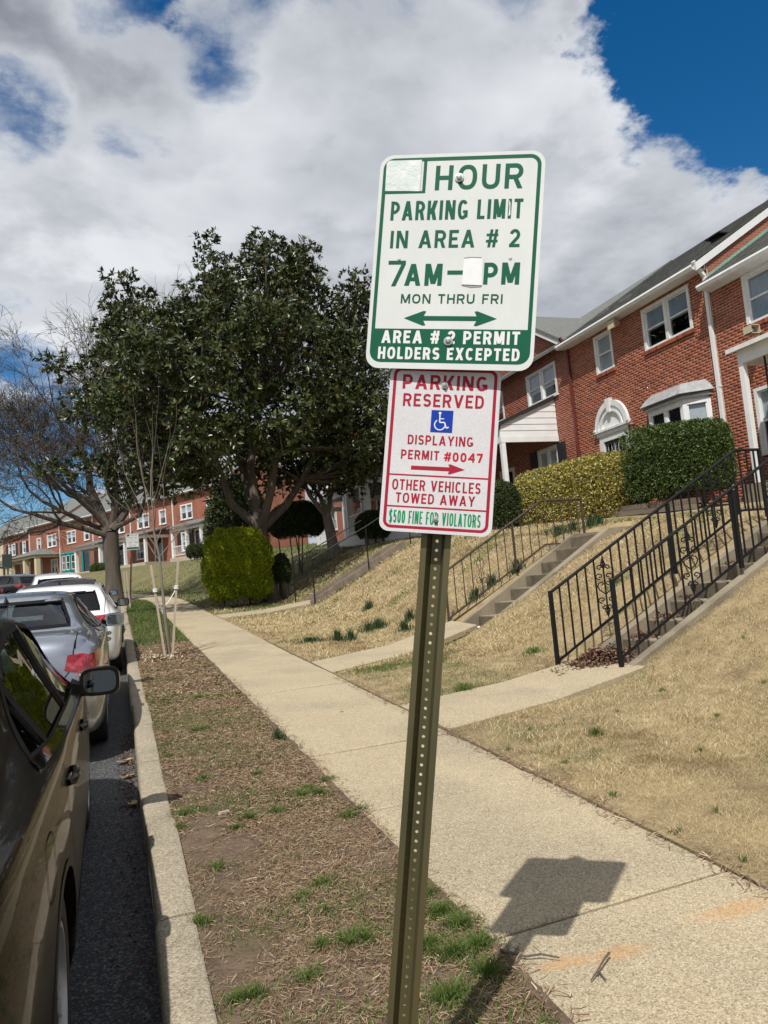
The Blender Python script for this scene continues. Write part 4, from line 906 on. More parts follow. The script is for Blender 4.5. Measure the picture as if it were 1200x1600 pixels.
    def hood(inset, za, zb2, m):
        o = 0.14 - inset; P = [(3.52 - o, 0.0), (3.95 - o * 0.6, -0.46 - o), (5.22 + o * 0.6, -0.46 - o), (5.66 + o, 0.0)]; o2 = o - 0.13
        Q = [(3.52 - o2, 0.0), (3.95 - o2 * 0.6, -0.46 - o2), (5.22 + o2 * 0.6, -0.46 - o2), (5.66 + o2, 0.0)]
        return MB().hexa([(x, y, za) for x, y in P], [(x, y, zb2) for x, y in Q]).build('bay_hood', m, t)
    hood(0.06, Z(5.42), Z(5.52), 'white_trim'); hood(-0.02, Z(5.522), Z(5.70), 'weathered_trim'); hood(0.12, Z(5.702), Z(5.82), 'weathered_trim')
    roof(t, w, D, h, rise, xo=(0, 0.03)); roof_shingles(t, w, D, h, rise, b=w + 0.03); eave(t, w, h, rise, D, a=0.02, b=w - 0.02)
    # party wall above the lower neighbour, with its rake board and copper flashing
    zz = h - 0.20; s = rise / (D / 2)
    MB().prism([(0.02, zz - 0.5), (0.02, zz + 0.12), (D / 2, h + rise - 0.02), (D - 0.02, zz + 0.12), (D - 0.02, zz - 0.5)], w - 0.04, w + 0.012, 'x').build('party_wall', 'brick_far', t)
    MB().prism([(-0.36, h - 0.36 * s - 0.06), (D / 2, h + rise - 0.06), (D / 2, h + rise + 0.13), (-0.36, h - 0.36 * s + 0.13)], w + 0.031, w + 0.07, 'x').build('rake_board', 'white_paint', t)
    MB().prism([(-0.05, h - 0.62), (D / 2, h + rise - 0.62), (D / 2, h + rise - 0.33), (0.02, h - 0.33)], w + 0.0125, w + 0.03, 'x').build('flashing', 'copper_green', t)
    downspout(t, w - 0.04, -0.055, Z(2.80), h - 0.38, 'white_paint', ytop=-0.34)
    downspout(t, 0.10, -0.055, Z(3.0), h - 0.2, 'brown_metal', ytop=-0.28)
    v = MB().box(4.72, 5.02, 1.55, 1.85, h + 1.0, h + 1.25).box(4.62, 5.12, 1.45, 1.95, h + 1.25, h + 1.29); v.build('roof_vent', 'iron_black', t)
    for k in range(2): MB().box(0.5 + 1.1 * k, 1.0 + 1.1 * k, 0.9, 1.3, h + 0.62, h + 0.80).build('roof_vent', 'grey_roof', t)
    fl = MB(); fx, fz = 2.73, h - 0.36
    fl.hexa([(fx - 0.05, -0.10, fz - 0.05), (fx + 0.05, -0.10, fz - 0.05), (fx + 0.05, -0.05, fz + 0.06), (fx - 0.05, -0.05, fz + 0.06)], [(fx - 0.14, -0.36, fz - 0.14), (fx + 0.14, -0.36, fz - 0.14), (fx + 0.14, -0.34, fz + 0.10), (fx - 0.14, -0.34, fz + 0.10)])
    fl.tube([(fx, -0.04, fz), (fx, -0.1, fz)], 0.03, 8); fl.build('floodlight', 'beige_metal', t)
house_arch()

def house_canopy():
    zb = 2.6; w, h, D, rise = 6.0, 8.0 - zb, 9.0, 2.85
    t = thing('row_house', 'nearest brick row house with a lower roof and a white canopy over its door', 'house', (13.5, 13.86, zb), R90, 'brick row houses')
    Z = lambda z: z - zb
    ops = [(0.95, 2.75, Z(6.60), Z(7.74)), (0.88, 2.40, Z(3.72), Z(5.18)), (3.1, 4.3, Z(2.95), Z(5.15)), (4.2, 5.2, Z(6.6), Z(7.74))]
    wall(t, w, h, ops, 'mortar'); bricks(t, w, h, ops); shell(t, w, D, h, 'brick_far')
    window(t, *ops[0], 2, curtain=('blind_grey', 0.0), sill=None); window(t, *ops[1], 2, curtain=('curtain', 0.5)); window(t, *ops[3], 1, sill=None)
    door(t, *ops[2])
    mb = MB(); n = 24
    for i in range(n): q = 0.92 + 1.86 * i / n; mb.box(q + 0.005, q + 0.072, -0.05, 0.02, Z(6.5), Z(6.596))
    mb.build('brick_sill', 'brick', t)
    roof(t, w, D, h, rise); roof_shingles(t, w, D, h, rise); eave(t, w, h, rise, D, a=0.02, b=w, frieze=0.25)
    # canopy on posts
    zc = Z(5.62)
    c = MB(); c.hexa([(1.85, -1.62, zc), (5.2, -1.62, zc), (5.2, -0.009, zc + 0.38), (1.85, -0.009, zc + 0.38)], [(1.85, -1.62, zc + 0.09), (5.2, -1.62, zc + 0.09), (5.2, -0.009, zc + 0.48), (1.85, -0.009, zc + 0.48)])
    c = c.build('canopy', 'white_trim', t)
    MB().box(2.0, 5.05, -1.48, -1.40, zc - 0.26, zc + 0.03).box(2.0, 2.08, -1.40, -0.009, zc - 0.26, zc + 0.05).build('canopy_beam', 'white_trim', t)
    for x in (2.03, 4.95): MB().box(x - 0.01, x + 0.10, -1.495, -1.385, Z(2.6), zc - 0.262).build('canopy_post', 'white_paint', t)
    for x in (2.62,):
        mb = MB()
        for dx in (0, 0.22): mb.box(x + dx - 0.012, x + dx + 0.012, -1.45, -1.42, Z(2.6), zc - 0.262)
        for k in range(6):
            z = Z(3.0) + 0.38 * k
            mb.tube([(x + 0.11 + 0.09 * math.sin(q), -1.435, z + 0.05 * q) for q in np.linspace(0, 6.28, 12)], 0.009, 5)
        mb.build('ironwork_post', 'iron_black', t)
    MB().box(1.9, 5.1, -1.7, -0.009, Z(2.5), Z(2.92)).build('porch_floor', 'stair_concrete', t)
    fl = MB(); fx, fz = 1.30, Z(6.38); a, b, yc = 0.13, 0.10, -0.26      # square lamp head facing along the front
    for (y0, y1, z0, z1) in ((-a, a, b - 0.018, b), (-a, a, -b, -b + 0.018), (-a, -a + 0.018, -b, b), (a - 0.018, a, -b, b)): fl.box(fx - 0.10, fx + 0.10, yc + y0, yc + y1, fz + z0, fz + z1)
    fl.box(fx - 0.12, fx - 0.10, yc - a, yc + a, fz - b, fz + b); fl.tube([(fx, yc + a, fz), (fx, 0, fz - 0.04)], 0.03, 6)
    f = fl.build('floodlight', 'beige_metal', t)
    MB().box(fx - 0.099, fx - 0.06, yc - a + 0.019, yc + a - 0.019, fz - b + 0.019, fz + b - 0.019).build('reflector', 'room_dark', f); MB().lathe([(0.0, fx + 0.03), (0.03, fx + 0.02), (0.04, fx - 0.02), (0.03, fx - 0.06)], 'x', (0, yc, fz), 12).build('bulb', 'curtain', f)
house_canopy()

def house_porch():
    zb = 3.1; w, h, D, rise = 6.05, 8.62 - zb, 9.0, 2.85
    t = thing('row_house', 'brick row house with a white boarded porch gable and dark shutters', 'house', (13.5, 26.0, zb), R90, 'brick row houses')
    Z = lambda z: z - zb
    ops = [(3.50, 5.36, Z(7.17), Z(8.24)), (0.9, 1.8, Z(7.17), Z(8.24)), (3.75, 5.0, Z(4.3), Z(5.62)), (1.0, 2.1, Z(3.2), Z(5.4))]
    gz = h + 1.85
    wall(t, w, h, ops, 'mortar'); MB().prism([(0.02, h - 0.02), (w - 0.02, h - 0.02), (w / 2, gz - 0.02)], 0.0, 0.2, 'y').build('gable_wall', 'mortar', t)
    bricks(t, w, h, ops, 'brick_red', gable=(w / 2, 0, gz)); shell(t, w, D, h, 'brick_far')
    window(t, *ops[0], 2, curtain=('curtain', 0.35)); window(t, *ops[1], 1, curtain=('curtain', 0.3)); window(t, *ops[2], 2, curtain=('curtain', 0.5)); door(t, *ops[3])
    for x in (3.28, 5.02): 
        s = MB().box(x, x + 0.45, -0.05, -0.009, Z(4.3), Z(5.62)); s.build('shutter', 'shutter', t)
    roof(t, w, D, h, rise, xo=(0, -0.01))
    g = 1.9 / (w / 2)
    for sg in (-1, 1):
        MB().prism([(w / 2, gz + 0.02), (w / 2 + sg * (w / 2 + 0.12), h - 0.12 * g + 0.02), (w / 2 + sg * (w / 2 + 0.12), h - 0.12 * g + 0.14), (w / 2, gz + 0.14)], -0.24, 3.2, 'y').build('gable_roof', 'grey_roof', t)
        MB().prism([(w / 2, gz - 0.12), (w / 2 + sg * (w / 2 + 0.10), h - 0.10 * g - 0.12), (w / 2 + sg * (w / 2 + 0.10), h - 0.10 * g + 0.018), (w / 2, gz + 0.018)], -0.22, -0.17, 'y').build('rake_board', 'white_paint', t)
    MB().box(w - 0.45, w + 0.02, -0.30, -0.15, h - 0.20, h - 0.08).build('gutter', 'brown_metal', t)
    # porch with boarded gable end, beam and posts
    zt, zo, zbm = Z(7.05), Z(6.22), Z(5.68); xr = 5.10; yo = -2.08
    n = 6
    for i in range(n):
        za = zbm + 0.17 + i * (zt - zbm - 0.17) / n; zb_ = za + (zt - zbm - 0.17) / n - 0.006
        ya = yo if za < zo - 0.02 else yo + (za - zo) / (zt - zo) * (-yo - 0.01); yb = yo if zb_ < zo else yo + (zb_ - zo) / (zt - zo) * (-yo - 0.01)
        lo = max(min(ya, yb), yo)
        MB().hexa([(xr - 0.04, ya, za), (xr + 0.012, ya, za), (xr + 0.012, -0.01, za), (xr - 0.04, -0.01, za)], [(xr - 0.04, yb, zb_), (xr, yb, zb_), (xr, -0.01, zb_), (xr - 0.04, -0.01, zb_)]).build('board', 'white_paint', t)
    MB().box(xr - 0.06, xr + 0.025, yo, -0.01, zbm, zbm + 0.165).box(0.3, xr - 0.061, yo, yo + 0.09, zbm, zbm + 0.4).build('porch_beam', 'white_paint', t)
    MB().hexa([(0.2, yo - 0.12, zo - 0.06), (xr + 0.08, yo - 0.12, zo - 0.06), (xr + 0.08, -0.01, zt + 0.02), (0.2, -0.01, zt + 0.02)], [(0.2, yo - 0.12, zo + 0.06), (xr + 0.08, yo - 0.12, zo + 0.06), (xr + 0.08, -0.01, zt + 0.14), (0.2, -0.01, zt + 0.14)]).build('porch_roof', 'shutter', t)
    for x in (0.35, xr - 0.12): MB().box(x, x + 0.14, yo + 0.01, yo + 0.15, Z(3.1), zbm - 0.002).build('porch_post', 'white_paint', t)
    MB().box(0.3, xr, yo, -0.01, Z(2.8), Z(3.25)).build('porch_floor', 'stair_concrete', t)
house_porch()

# --- the houses farther along
def rowhouse(label, loc, rz, w, h, wins, doors=(), porch=None, D=8.5, rise=2.7, wm='brick_far', rm='grey_roof', spout=True, extra=None, name='row_house'):
    t = thing(name, label, 'house', loc, rz, 'brick row houses')
    ops = [q[:4] for q in wins] + [q[:4] for q in doors]
    wall(t, w, h, ops, wm); shell(t, w, D, h, wm)
    for q in wins:
        o = q[5] if len(q) > 5 else {}
        window(t, *q[:4], q[4], fm=o.get('fm', 'white_trim'), casing=0.11, mull=0.12, curtain=('curtain', o.get('c', 0.4)))
        if o.get('shut'):
            for x in (q[0] - 0.5, q[1] + 0.04): MB().box(x, x + 0.46, -0.05, -0.004, q[2], q[3]).build('shutter', 'shutter', t)
    for q in doors: door(t, *q[:4], fm=q[4] if len(q) > 4 else 'white_trim')
    roof(t, w - 0.03, D, h, rise, rm and 0.32, rm); eave(t, w, h, rise, D, a=0.02, b=w - 0.05)
    if spout: downspout(t, w - 0.10, -0.05, 0.0, h - 0.25, 'white_paint')
    if porch:
        x0, x1, dp, zt, hip = porch['x0'], porch['x1'], porch['d'], porch['z'], porch.get('hip', False)
        cm = porch.get('cm', 'white_paint'); cw = porch.get('cw', 0.2)
        o = 0.22
        if hip:
            xm = (x0 + x1) / 2; r = MB(); zz = zt + 0.95
            V = [(x0 - o, -dp - o, zt + 0.2), (x1 + o, -dp - o, zt + 0.2), (x1 + o, -0.004, zt + 0.2), (x0 - o, -0.004, zt + 0.2), (xm - (x1 - x0) * 0.12, -dp * 0.35, zz), (xm + (x1 - x0) * 0.12, -dp * 0.35, zz), (xm + (x1 - x0) * 0.12, -0.004, zz), (xm - (x1 - x0) * 0.12, -0.004, zz)]
            r.add(V, [(0, 1, 5, 4), (1, 2, 6, 5), (3, 0, 4, 7), (4, 5, 6, 7), (3, 2, 1, 0), (2, 3, 7, 6)]).build('porch_roof', porch.get('rm', rm), t)
        else:
            MB().hexa([(x0 - o, -dp - o, zt + 0.18), (x1 + o, -dp - o, zt + 0.18), (x1 + o, -0.004, zt + 0.75), (x0 - o, -0.004, zt + 0.75)], [(x0 - o, -dp - o, zt + 0.28), (x1 + o, -dp - o, zt + 0.28), (x1 + o, -0.004, zt + 0.87), (x0 - o, -0.004, zt + 0.87)]).build('porch_roof', porch.get('rm', rm), t)
        MB().box(x0, x1, -dp, -dp + 0.15, zt - 0.05, zt + 0.17).box(x0, x0 + 0.15, -dp + 0.151, -0.004, zt - 0.05, zt + 0.17).box(x1 - 0.15, x1, -dp + 0.151, -0.004, zt - 0.05, zt + 0.17).build('porch_beam', porch.get('bm', 'white_paint'), t)
        MB().box(x0 - 0.1, x1 + 0.1, -dp - 0.1, -0.004, -0.4, 0.28).build('porch_floor', porch.get('fm', 'grey_stone'), t)
        for x in porch['cols']:
            MB().box(x - cw / 2, x + cw / 2, -dp + 0.02, -dp + 0.02 + cw, 0.281, zt - 0.051).build('porch_column', cm, t)
        if porch.get('rail'):
            a, b = porch['rail']; mb = MB().box(a, b, -dp + 0.05, -dp + 0.09, 1.08, 1.13).box(a, b, -dp + 0.05, -dp + 0.09, 0.42, 0.46)
            k = int((b - a) / 0.14)
            for i in range(k + 1): mb.box(a + (b - a) * i / k - 0.01, a + (b - a) * i / k + 0.01, -dp + 0.06, -dp + 0.08, 0.46, 1.08)
            mb.build('porch_railing', porch.get('railm', 'white_paint'), t)
    if extra: extra(t)
    return t
def bay_simple(t, x0, x1, z0, z1, m):
    b = MB().prism([(x0, -0.005), (x0 + 0.35, -0.5), (x1 - 0.35, -0.5), (x1, -0.005)], z0 - 0.12, z0, 'z').prism([(x0 - 0.1, -0.005), (x0 + 0.3, -0.6), (x1 - 0.3, -0.6), (x1 + 0.1, -0.005)], z1, z1 + 0.14, 'z')
    P = [(x0, 0.0), (x0 + 0.35, -0.5), (x0 + 0.35 + (x1 - x0 - 0.7) / 2, -0.5), (x1 - 0.35, -0.5), (x1, 0.0)]
    for x, y in P: b.box(x - 0.07, x + 0.07, y - 0.04, y + 0.08, z0 + 0.001, z1 - 0.001)
    for (ax, ay), (bx, by) in zip(P[:-1], P[1:]):
        for z, hh in ((z0 + 0.06, 0.12), (z1 - 0.06, 0.12)): b.bar((ax, ay, z), (bx, by, z), 0.08, hh - 0.004)
    b = b.build('bay_window', m, t)
    s = MB(); pa = MB()
    for (ax, ay), (bx, by) in zip(P[:-1], P[1:]):
        a = Vector((ax, ay, 0)); c = Vector((bx, by, 0)); d = (c - a).normalized() * 0.11; a = a + d; c = c - d; zm = (z0 + z1) / 2
        for z in (z0 + 0.15, zm, z1 - 0.15): s.bar(a + Vector((0, 0, z)), c + Vector((0, 0, z)), 0.05, 0.06)
        for q in (a, c): s.bar(q + Vector((0, 0, z0 + 0.12)), q + Vector((0, 0, z1 - 0.12)), 0.05, 0.05)
        pa.add([a + Vector((0, 0.03, z0 + 0.12)), c + Vector((0, 0.03, z0 + 0.12)), c + Vector((0, 0.03, z1 - 0.12)), a + Vector((0, 0.03, z1 - 0.12))], [(0, 1, 2, 3)])
    s.build('sash', 'white_paint', b); pa.build('pane', 'window_glass', b)
# D: the house with the hexagonal-cornered white porch behind the topiary; then the middle of the row
rowhouse('brick house behind the trees with tall white porch columns', (11.6, 32.3, 3.3), R90, 6.2, 5.6, [(0.8, 2.6, 3.5, 4.7, 2), (4.0, 5.0, 3.5, 4.7, 1), (3.6, 5.2, 0.9, 2.2, 2)], [(1.2, 2.4, 0.28, 2.45)],
         dict(x0=0.3, x1=5.7, d=2.9, z=2.15, hip=True, cols=[0.5, 2.9, 3.2, 5.15, 5.55], rail=(3.4, 5.0), cw=0.22, rm='grey_roof', fm='white_paint'))
rowhouse('brick row house half hidden behind the magnolia with a shaded porch', (11.9, 38.6, 3.5), R90, 6.2, 5.6, [(0.8, 2.6, 3.5, 4.7, 2), (4.0, 5.0, 3.5, 4.7, 1), (0.9, 2.5, 0.9, 2.2, 2)], [(4.0, 5.2, 0.28, 2.45)],
         dict(x0=0.5, x1=5.7, d=2.2, z=2.2, cols=[0.6, 3.2, 5.6], rail=(0.8, 3.0)))
rowhouse('brick row house glimpsed behind the dark topiary', (12.1, 44.9, 4.2), R90, 6.2, 5.6, [(0.8, 2.6, 3.5, 4.7, 2), (4.0, 5.0, 3.5, 4.7, 1), (0.9, 2.5, 0.9, 2.2, 2)], [(4.0, 5.2, 0.28, 2.45)])
ROW = Vector((4.55, 63.0, 0)); RU = Vector((-0.5, 0.866, 0)); RZ = -PI / 3; WU = 6.3; ZG = 4.85
def unit(k): p = ROW + RU * (k + 1) * WU; return (p.x, p.y, ZG)     # left end of unit k
T2 = [(0.9, 2.7, 3.35, 4.55, 2), (4.2, 5.2, 3.35, 4.55, 1)]
rowhouse('brick row house at the right end of the far row, behind the bare shrub', unit(-1), RZ, WU, 5.6, [(0.9, 2.5, 3.35, 4.55, 2), (4.3, 5.3, 3.35, 4.55, 1), (0.8, 1.9, 0.9, 2.4, 1, dict(shut=True))], [(2.6, 3.7, 0.28, 2.45)],
         dict(x0=2.2, x1=6.0, d=1.9, z=2.3, cols=[2.3, 4.1, 5.9], rail=(2.4, 4.0), fm='grey_stone', rm='grey_roof'))
rowhouse('far brick row house whose dark door stands under a white columned flat porch', unit(0), RZ, WU, 5.6, T2 + [(0.6, 1.9, 0.8, 2.2, 1)], [(3.3, 4.5, 0.28, 2.45)],
         dict(x0=0.3, x1=5.4, d=2.2, z=2.25, cols=[0.4, 2.3, 5.3], rail=(0.5, 2.2), railm='iron_black'))
rowhouse('far brick row house hidden by the bare tree trunk with a dark porch', unit(1), RZ, WU, 5.6, T2 + [(0.8, 2.3, 0.8, 2.2, 2)], [(3.9, 5.1, 0.28, 2.45)],
         dict(x0=0.3, x1=4.6, d=2.1, z=2.25, cols=[0.4, 4.5], cw=0.26))
def teal_bits(t):
    bay_simple(t, 0.75, 3.05, 0.75, 2.35, 'teal_paint')
    MB().box(3.97, 4.0, -0.10, -0.004, 0.28, 2.62).box(5.4, 5.43, -0.10, -0.004, 0.28, 2.62).box(3.9, 5.5, -0.14, -0.004, 2.62, 2.75).build('door_surround', 'teal_paint', t)
rowhouse('far brick row house with a teal bay window and teal door frame', unit(2), RZ, WU, 5.6, [(1.3, 3.0, 3.35, 4.55, 2), (4.5, 5.5, 3.35, 4.55, 1)], [(4.0, 5.4, 0.1, 2.6, 'teal_paint')], None, extra=teal_bits)
rowhouse('far brick row house with a cream columned porch under a peaked grey roof', unit(3), RZ, WU, 5.9, [(1.4, 2.3, 3.35, 4.55, 1), (3.6, 5.5, 3.4, 4.6, 2), (4.2, 5.6, 0.8, 2.2, 2)], [(1.2, 2.4, 0.28, 2.4)],
         dict(x0=0.2, x1=5.9, d=2.3, z=2.35, hip=True, cols=[0.4, 3.4, 5.8], cm='cream_paint', bm='cream_paint', cw=0.4, fm='grey_stone'))
rowhouse('far brick row house at the picture edge with dark shutters and a low porch', unit(4), RZ, WU, 5.6, [(1.2, 2.9, 3.35, 4.55, 2, dict(shut=True)), (4.5, 5.3, 3.35, 4.55, 1, dict(shut=True)), (1.0, 2.5, 0.8, 2.2, 2)], [(4.0, 5.2, 0.28, 2.4)],
         dict(x0=0.2, x1=5.9, d=2.3, z=2.2, cols=[0.4, 3.1, 5.8], cm='cream_paint', cw=0.3))
rowhouse('last far row house, beyond the one with dark shutters', unit(5), RZ, WU, 5.6, T2, [(3.9, 5.1, 0.28, 2.45)], None, wm='cream_paint')
# ------------------------------------------------------------------ plants
def unitv(a): return a / np.maximum(np.linalg.norm(a, axis=-1, keepdims=True), 1e-9)
def leaf_mesh(name, C, D, NRM, ln, wd, m, parent=None, fold=0.25):
    """C base points, D growth directions, NRM leaf normals; a leaf is two triangles folded along its midrib"""
    C = np.asarray(C, float); D = unitv(np.asarray(D, float)); S = unitv(np.cross(D, NRM)); Nn = np.cross(S, D)
    ln = np.broadcast_to(ln, len(C))[:, None]; wd = np.broadcast_to(wd, len(C))[:, None]
    tip = C + D * ln; mid = C + D * ln * 0.5
    V = np.stack([C, mid + S * wd / 2 + Nn * wd * fold, tip, mid - S * wd / 2 + Nn * wd * fold], 1).reshape(-1, 3)
    i = np.arange(len(C))[:, None] * 4
    F = np.concatenate([i + [[0, 1, 2]], i + [[0, 2, 3]]], 1).reshape(-1, 3)
    if parent is not None:
        o = Vector((0, 0, 0)); p = parent
        while p: o += p.location; p = p.parent
        V = V - np.array(o)
    ob = link(name, npmesh(name, V, F, m), parent); return ob
def rdir(n): return unitv(RNG.normal(size=(n, 3)))
def blob_noise(P, s=1.0, seed=0):
    r = np.zeros(len(P)); g = np.random.default_rng(seed)
    for k in range(7):
        w = g.normal(size=3) * s * (1 + 0.5 * k); r += np.sin(P @ w + g.uniform(0, 6)) / (1 + 0.4 * k)
    return r / 3
def grow(mb, p, d, length, rad, depth, rng, spread=0.6, up=0.12, nseg=4, kids=(2, 4), shrink=0.68, minr=0.004, sides=(7, 6, 5, 4, 3, 3), droop=0.0, wob=0.18, ends=None):
    p = np.array(p, float); d = np.array(d, float); d /= np.linalg.norm(d); P = [p.copy()]; R = [rad]
    for i in range(nseg):
        d = d + rng.normal(size=3) * wob + np.array([0, 0, up - droop * (depth <= 1)]); d /= np.linalg.norm(d)
        p = p + d * length / nseg; P.append(p.copy()); R.append(max(minr * 0.6, rad * (1 - 0.45 * (i + 1) / nseg)))
    mb.tube(P, R, sides[min(len(sides) - 1, max(0, len(sides) - 1 - depth))], cap=False)
    if depth == 0:
        if ends is not None: ends.append((p, d))
        return
    k = rng.integers(kids[0], kids[1] + 1)
    for j in range(k):
        t = 1.0 if j == 0 else rng.uniform(0.35, 1.0); i = min(nseg, max(1, int(round(t * nseg))))
        ax = np.cross(d, rng.normal(size=3)); ax /= np.linalg.norm(ax); s = rng.uniform(0.5, 1.0) * spread * (0.55 if j == 0 else 1.15)
        nd = d * math.cos(s) + ax * math.sin(s)
        grow(mb, P[i], nd, length * shrink * rng.uniform(0.75, 1.15), max(minr, R[i] * (0.82 if j == 0 else 0.62)), depth - 1, rng, spread, up, nseg, kids, shrink, minr, sides, droop, wob, ends)

# --- magnolia
def magnolia():
    b = np.array([4.55, 24.2, float(ter(4.55, 24.2))]); t = thing('magnolia_tree', 'tall evergreen magnolia with dark glossy leaves beyond the stairs', 'tree', b)
    rng = np.random.default_rng(11); tr = MB()
    fork = np.array([4.35, 24.1, 3.7])
    tr.tube([b + [0.02, 0, -0.2], b + [0.02, 0, 0.15], b + [-0.05, 0, 1.0], fork], [0.36, 0.27, 0.21, 0.20], 12)
    C = []; Rr = []
    def inside(x, z):   # lopsided crown: low shoulder at the left, leader right of the middle
        ztop = np.interp(x, [-0.5, 0.0, 0.5, 1.5, 2.3, 3.3, 5.0, 6.3, 7.1, 8.2, 9.2], [8.2, 9.6, 11.6, 11.4, 11.2, 12.3, 12.4, 13.2, 11.6, 12.2, 9.5]); zb = np.interp(x, [-0.5, 0.5, 2.5, 4.5, 6.5, 9.2], [6.2, 5.2, 4.9, 5.3, 4.8, 4.9]); zm = (ztop + zb) / 2
        dx = (x - 4.35) / 4.9; dz = (z - zm) / ((ztop - zb) / 2 + 0.1)
        return max(dx * dx, 0.0) * 0.45 + dz * dz * 0.78
    tries = 0
    while len(C) < 300 and tries < 40000:
        tries += 1; q = np.array([rng.uniform(-0.8, 9.3), rng.uniform(20.2, 28.0), rng.uniform(4.6, 13.4)])
        e = inside(q[0] * 24.2 / q[1], 1.5 + (q[2] - 1.5) * 24.2 / q[1]) + ((q[1] - 24.2) / 4.2) ** 2 * 0.8
        lim = 0.80 + 0.50 * float(blob_noise(q[None], 0.62, 5)[0])
        if e > lim or (e < 0.16): continue
        if C and min(np.linalg.norm(q - c) for c in C) < 0.50: continue
        C.append(q); Rr.append(rng.uniform(0.5, 0.85))
    for q, r in (((6.6, 24.3, 13.0), 0.55), ((6.2, 24.0, 12.5), 0.7), ((8.25, 24.2, 12.1), 0.5), ((8.3, 24.1, 11.4), 0.7), ((-1.55, 24, 9.0), 0.45), ((-1.0, 24, 8.8), 0.6), ((-1.7, 23.8, 5.75), 0.42), ((-1.0, 23.9, 5.8), 0.6),
                 ((-0.3, 24, 5.6), 0.6), ((0.5, 24.1, 11.7), 0.5), ((0.7, 24, 11.1), 0.65), ((3.3, 24, 12.9), 0.55), ((-0.2, 24, 9.0), 0.6), ((-0.1, 24.2, 7.5), 0.5), ((0.3, 24, 5.5), 0.6), ((8.9, 24.2, 5.6), 0.6), ((8.5, 24, 6.2), 0.8), ((4.9, 24, 13.1), 0.5)):
        C.append(np.array(q)); Rr.append(r)
    # limbs to every clump
    limbs = [fork + np.array(v) for v in ((-1.1, 0.2, 1.9), (0.6, -0.6, 2.4), (1.6, 0.6, 1.6), (-0.4, 1.0, 2.8), (0.3, 0.2, 4.0), (-1.8, -0.4, 3.4), (2.2, -0.3, 3.4))]
    for l in limbs[:5]:
        m1 = fork + (l - fork) * 0.5 + rng.normal(size=3) * 0.15; tr.tube([fork, m1, l], [0.17, 0.13, 0.10], 8, cap=False)
    for l, o in ((limbs[5], limbs[0]), (limbs[6], limbs[2])): tr.tube([o, (l + o) / 2 + rng.normal(size=3) * 0.1, l], [0.11, 0.09, 0.07], 7, cap=False)
    for c in C:
        o = min(limbs, key=lambda l: np.linalg.norm(l - c) + (2 if l[2] > c[2] + 0.8 else 0)); mid = o + (c - o) * 0.55 + np.array([0, 0, -0.15 * np.linalg.norm(c - o)]) * 0.4 + rng.normal(size=3) * 0.15
        tr.tube([o, mid, c], [0.055, 0.04, 0.018], 5, cap=False)
    tr.build('trunk', 'bark', t, smooth=True, world=True, fix=False)
    LC, LD, LN = [], [], []
    for c, r in zip(C, Rr):
        nr = int(40 * (r / 0.7) ** 2); u = unitv(rng.normal(size=(nr, 3)) + [0, 0, 0.25])
        rc = c + u * (r * rng.uniform(0.45, 1.05, (nr, 1))) * [1.05, 1.05, 0.85]
        out = unitv(u * 0.8 + unitv(rc - np.array([3.9, 24.2, 8.0])) * 0.7 + rng.normal(size=(nr, 3)) * 0.3)
        for k in range(9):
            side = unitv(np.cross(out, rng.normal(size=(nr, 3)))); d = unitv(side * rng.uniform(0.6, 1.1, (nr, 1)) + out * rng.uniform(0.2, 0.9, (nr, 1)))
            LC.append(rc + rng.normal(size=(nr, 3)) * 0.03); LD.append(d); LN.append(unitv(out + rng.normal(size=(nr, 3)) * 0.35))
    LC = np.concatenate(LC); n = len(LC)
    o = leaf_mesh('foliage', LC, np.concatenate(LD), np.concatenate(LN), rng.uniform(0.13, 0.24, n), rng.uniform(0.055, 0.095, n), 'magnolia_leaf', t, 0.15); o['kind'] = 'stuff'
magnolia()

# --- big bare tree, staked saplings, bare shrub, crape myrtle
def bare_tree():
    b = np.array([-0.12, 35.0, float(gy(35)) - 0.05]); t = thing('bare_tree', 'big leafless street tree with spreading branches left of the magnolia', 'tree', b); rng = np.random.default_rng(5)
    tr = MB(); f = b + [-0.05, 0, 3.0]
    tr.tube([b + [0, 0, -0.2], b + [0, 0, 0.2], b + [-0.02, 0, 1.4], f], [0.52, 0.38, 0.31, 0.34], 14)
    for d, L, r in (((-0.42, 0.1, 1.0), 3.3, 0.25), ((0.55, 0.2, 1.0), 3.0, 0.22), ((0.05, -0.2, 1.0), 3.4, 0.19), ((-1.0, -0.15, 0.42), 3.2, 0.14), ((-0.9, 0.5, 0.75), 3.0, 0.13), ((0.9, -0.5, 0.5), 2.4, 0.12), ((-0.75, -0.4, 0.9), 3.0, 0.14), ((-0.6, 0.2, 1.0), 3.3, 0.16)):
        grow(tr, f + rng.normal(size=3) * 0.08, d, L, r, 6, rng, 0.62, 0.05, 3, (3, 4), 0.74, 0.009, droop=0.10)
    tr.build('trunk', 'bark', t, smooth=True, world=True, fix=False)
bare_tree()
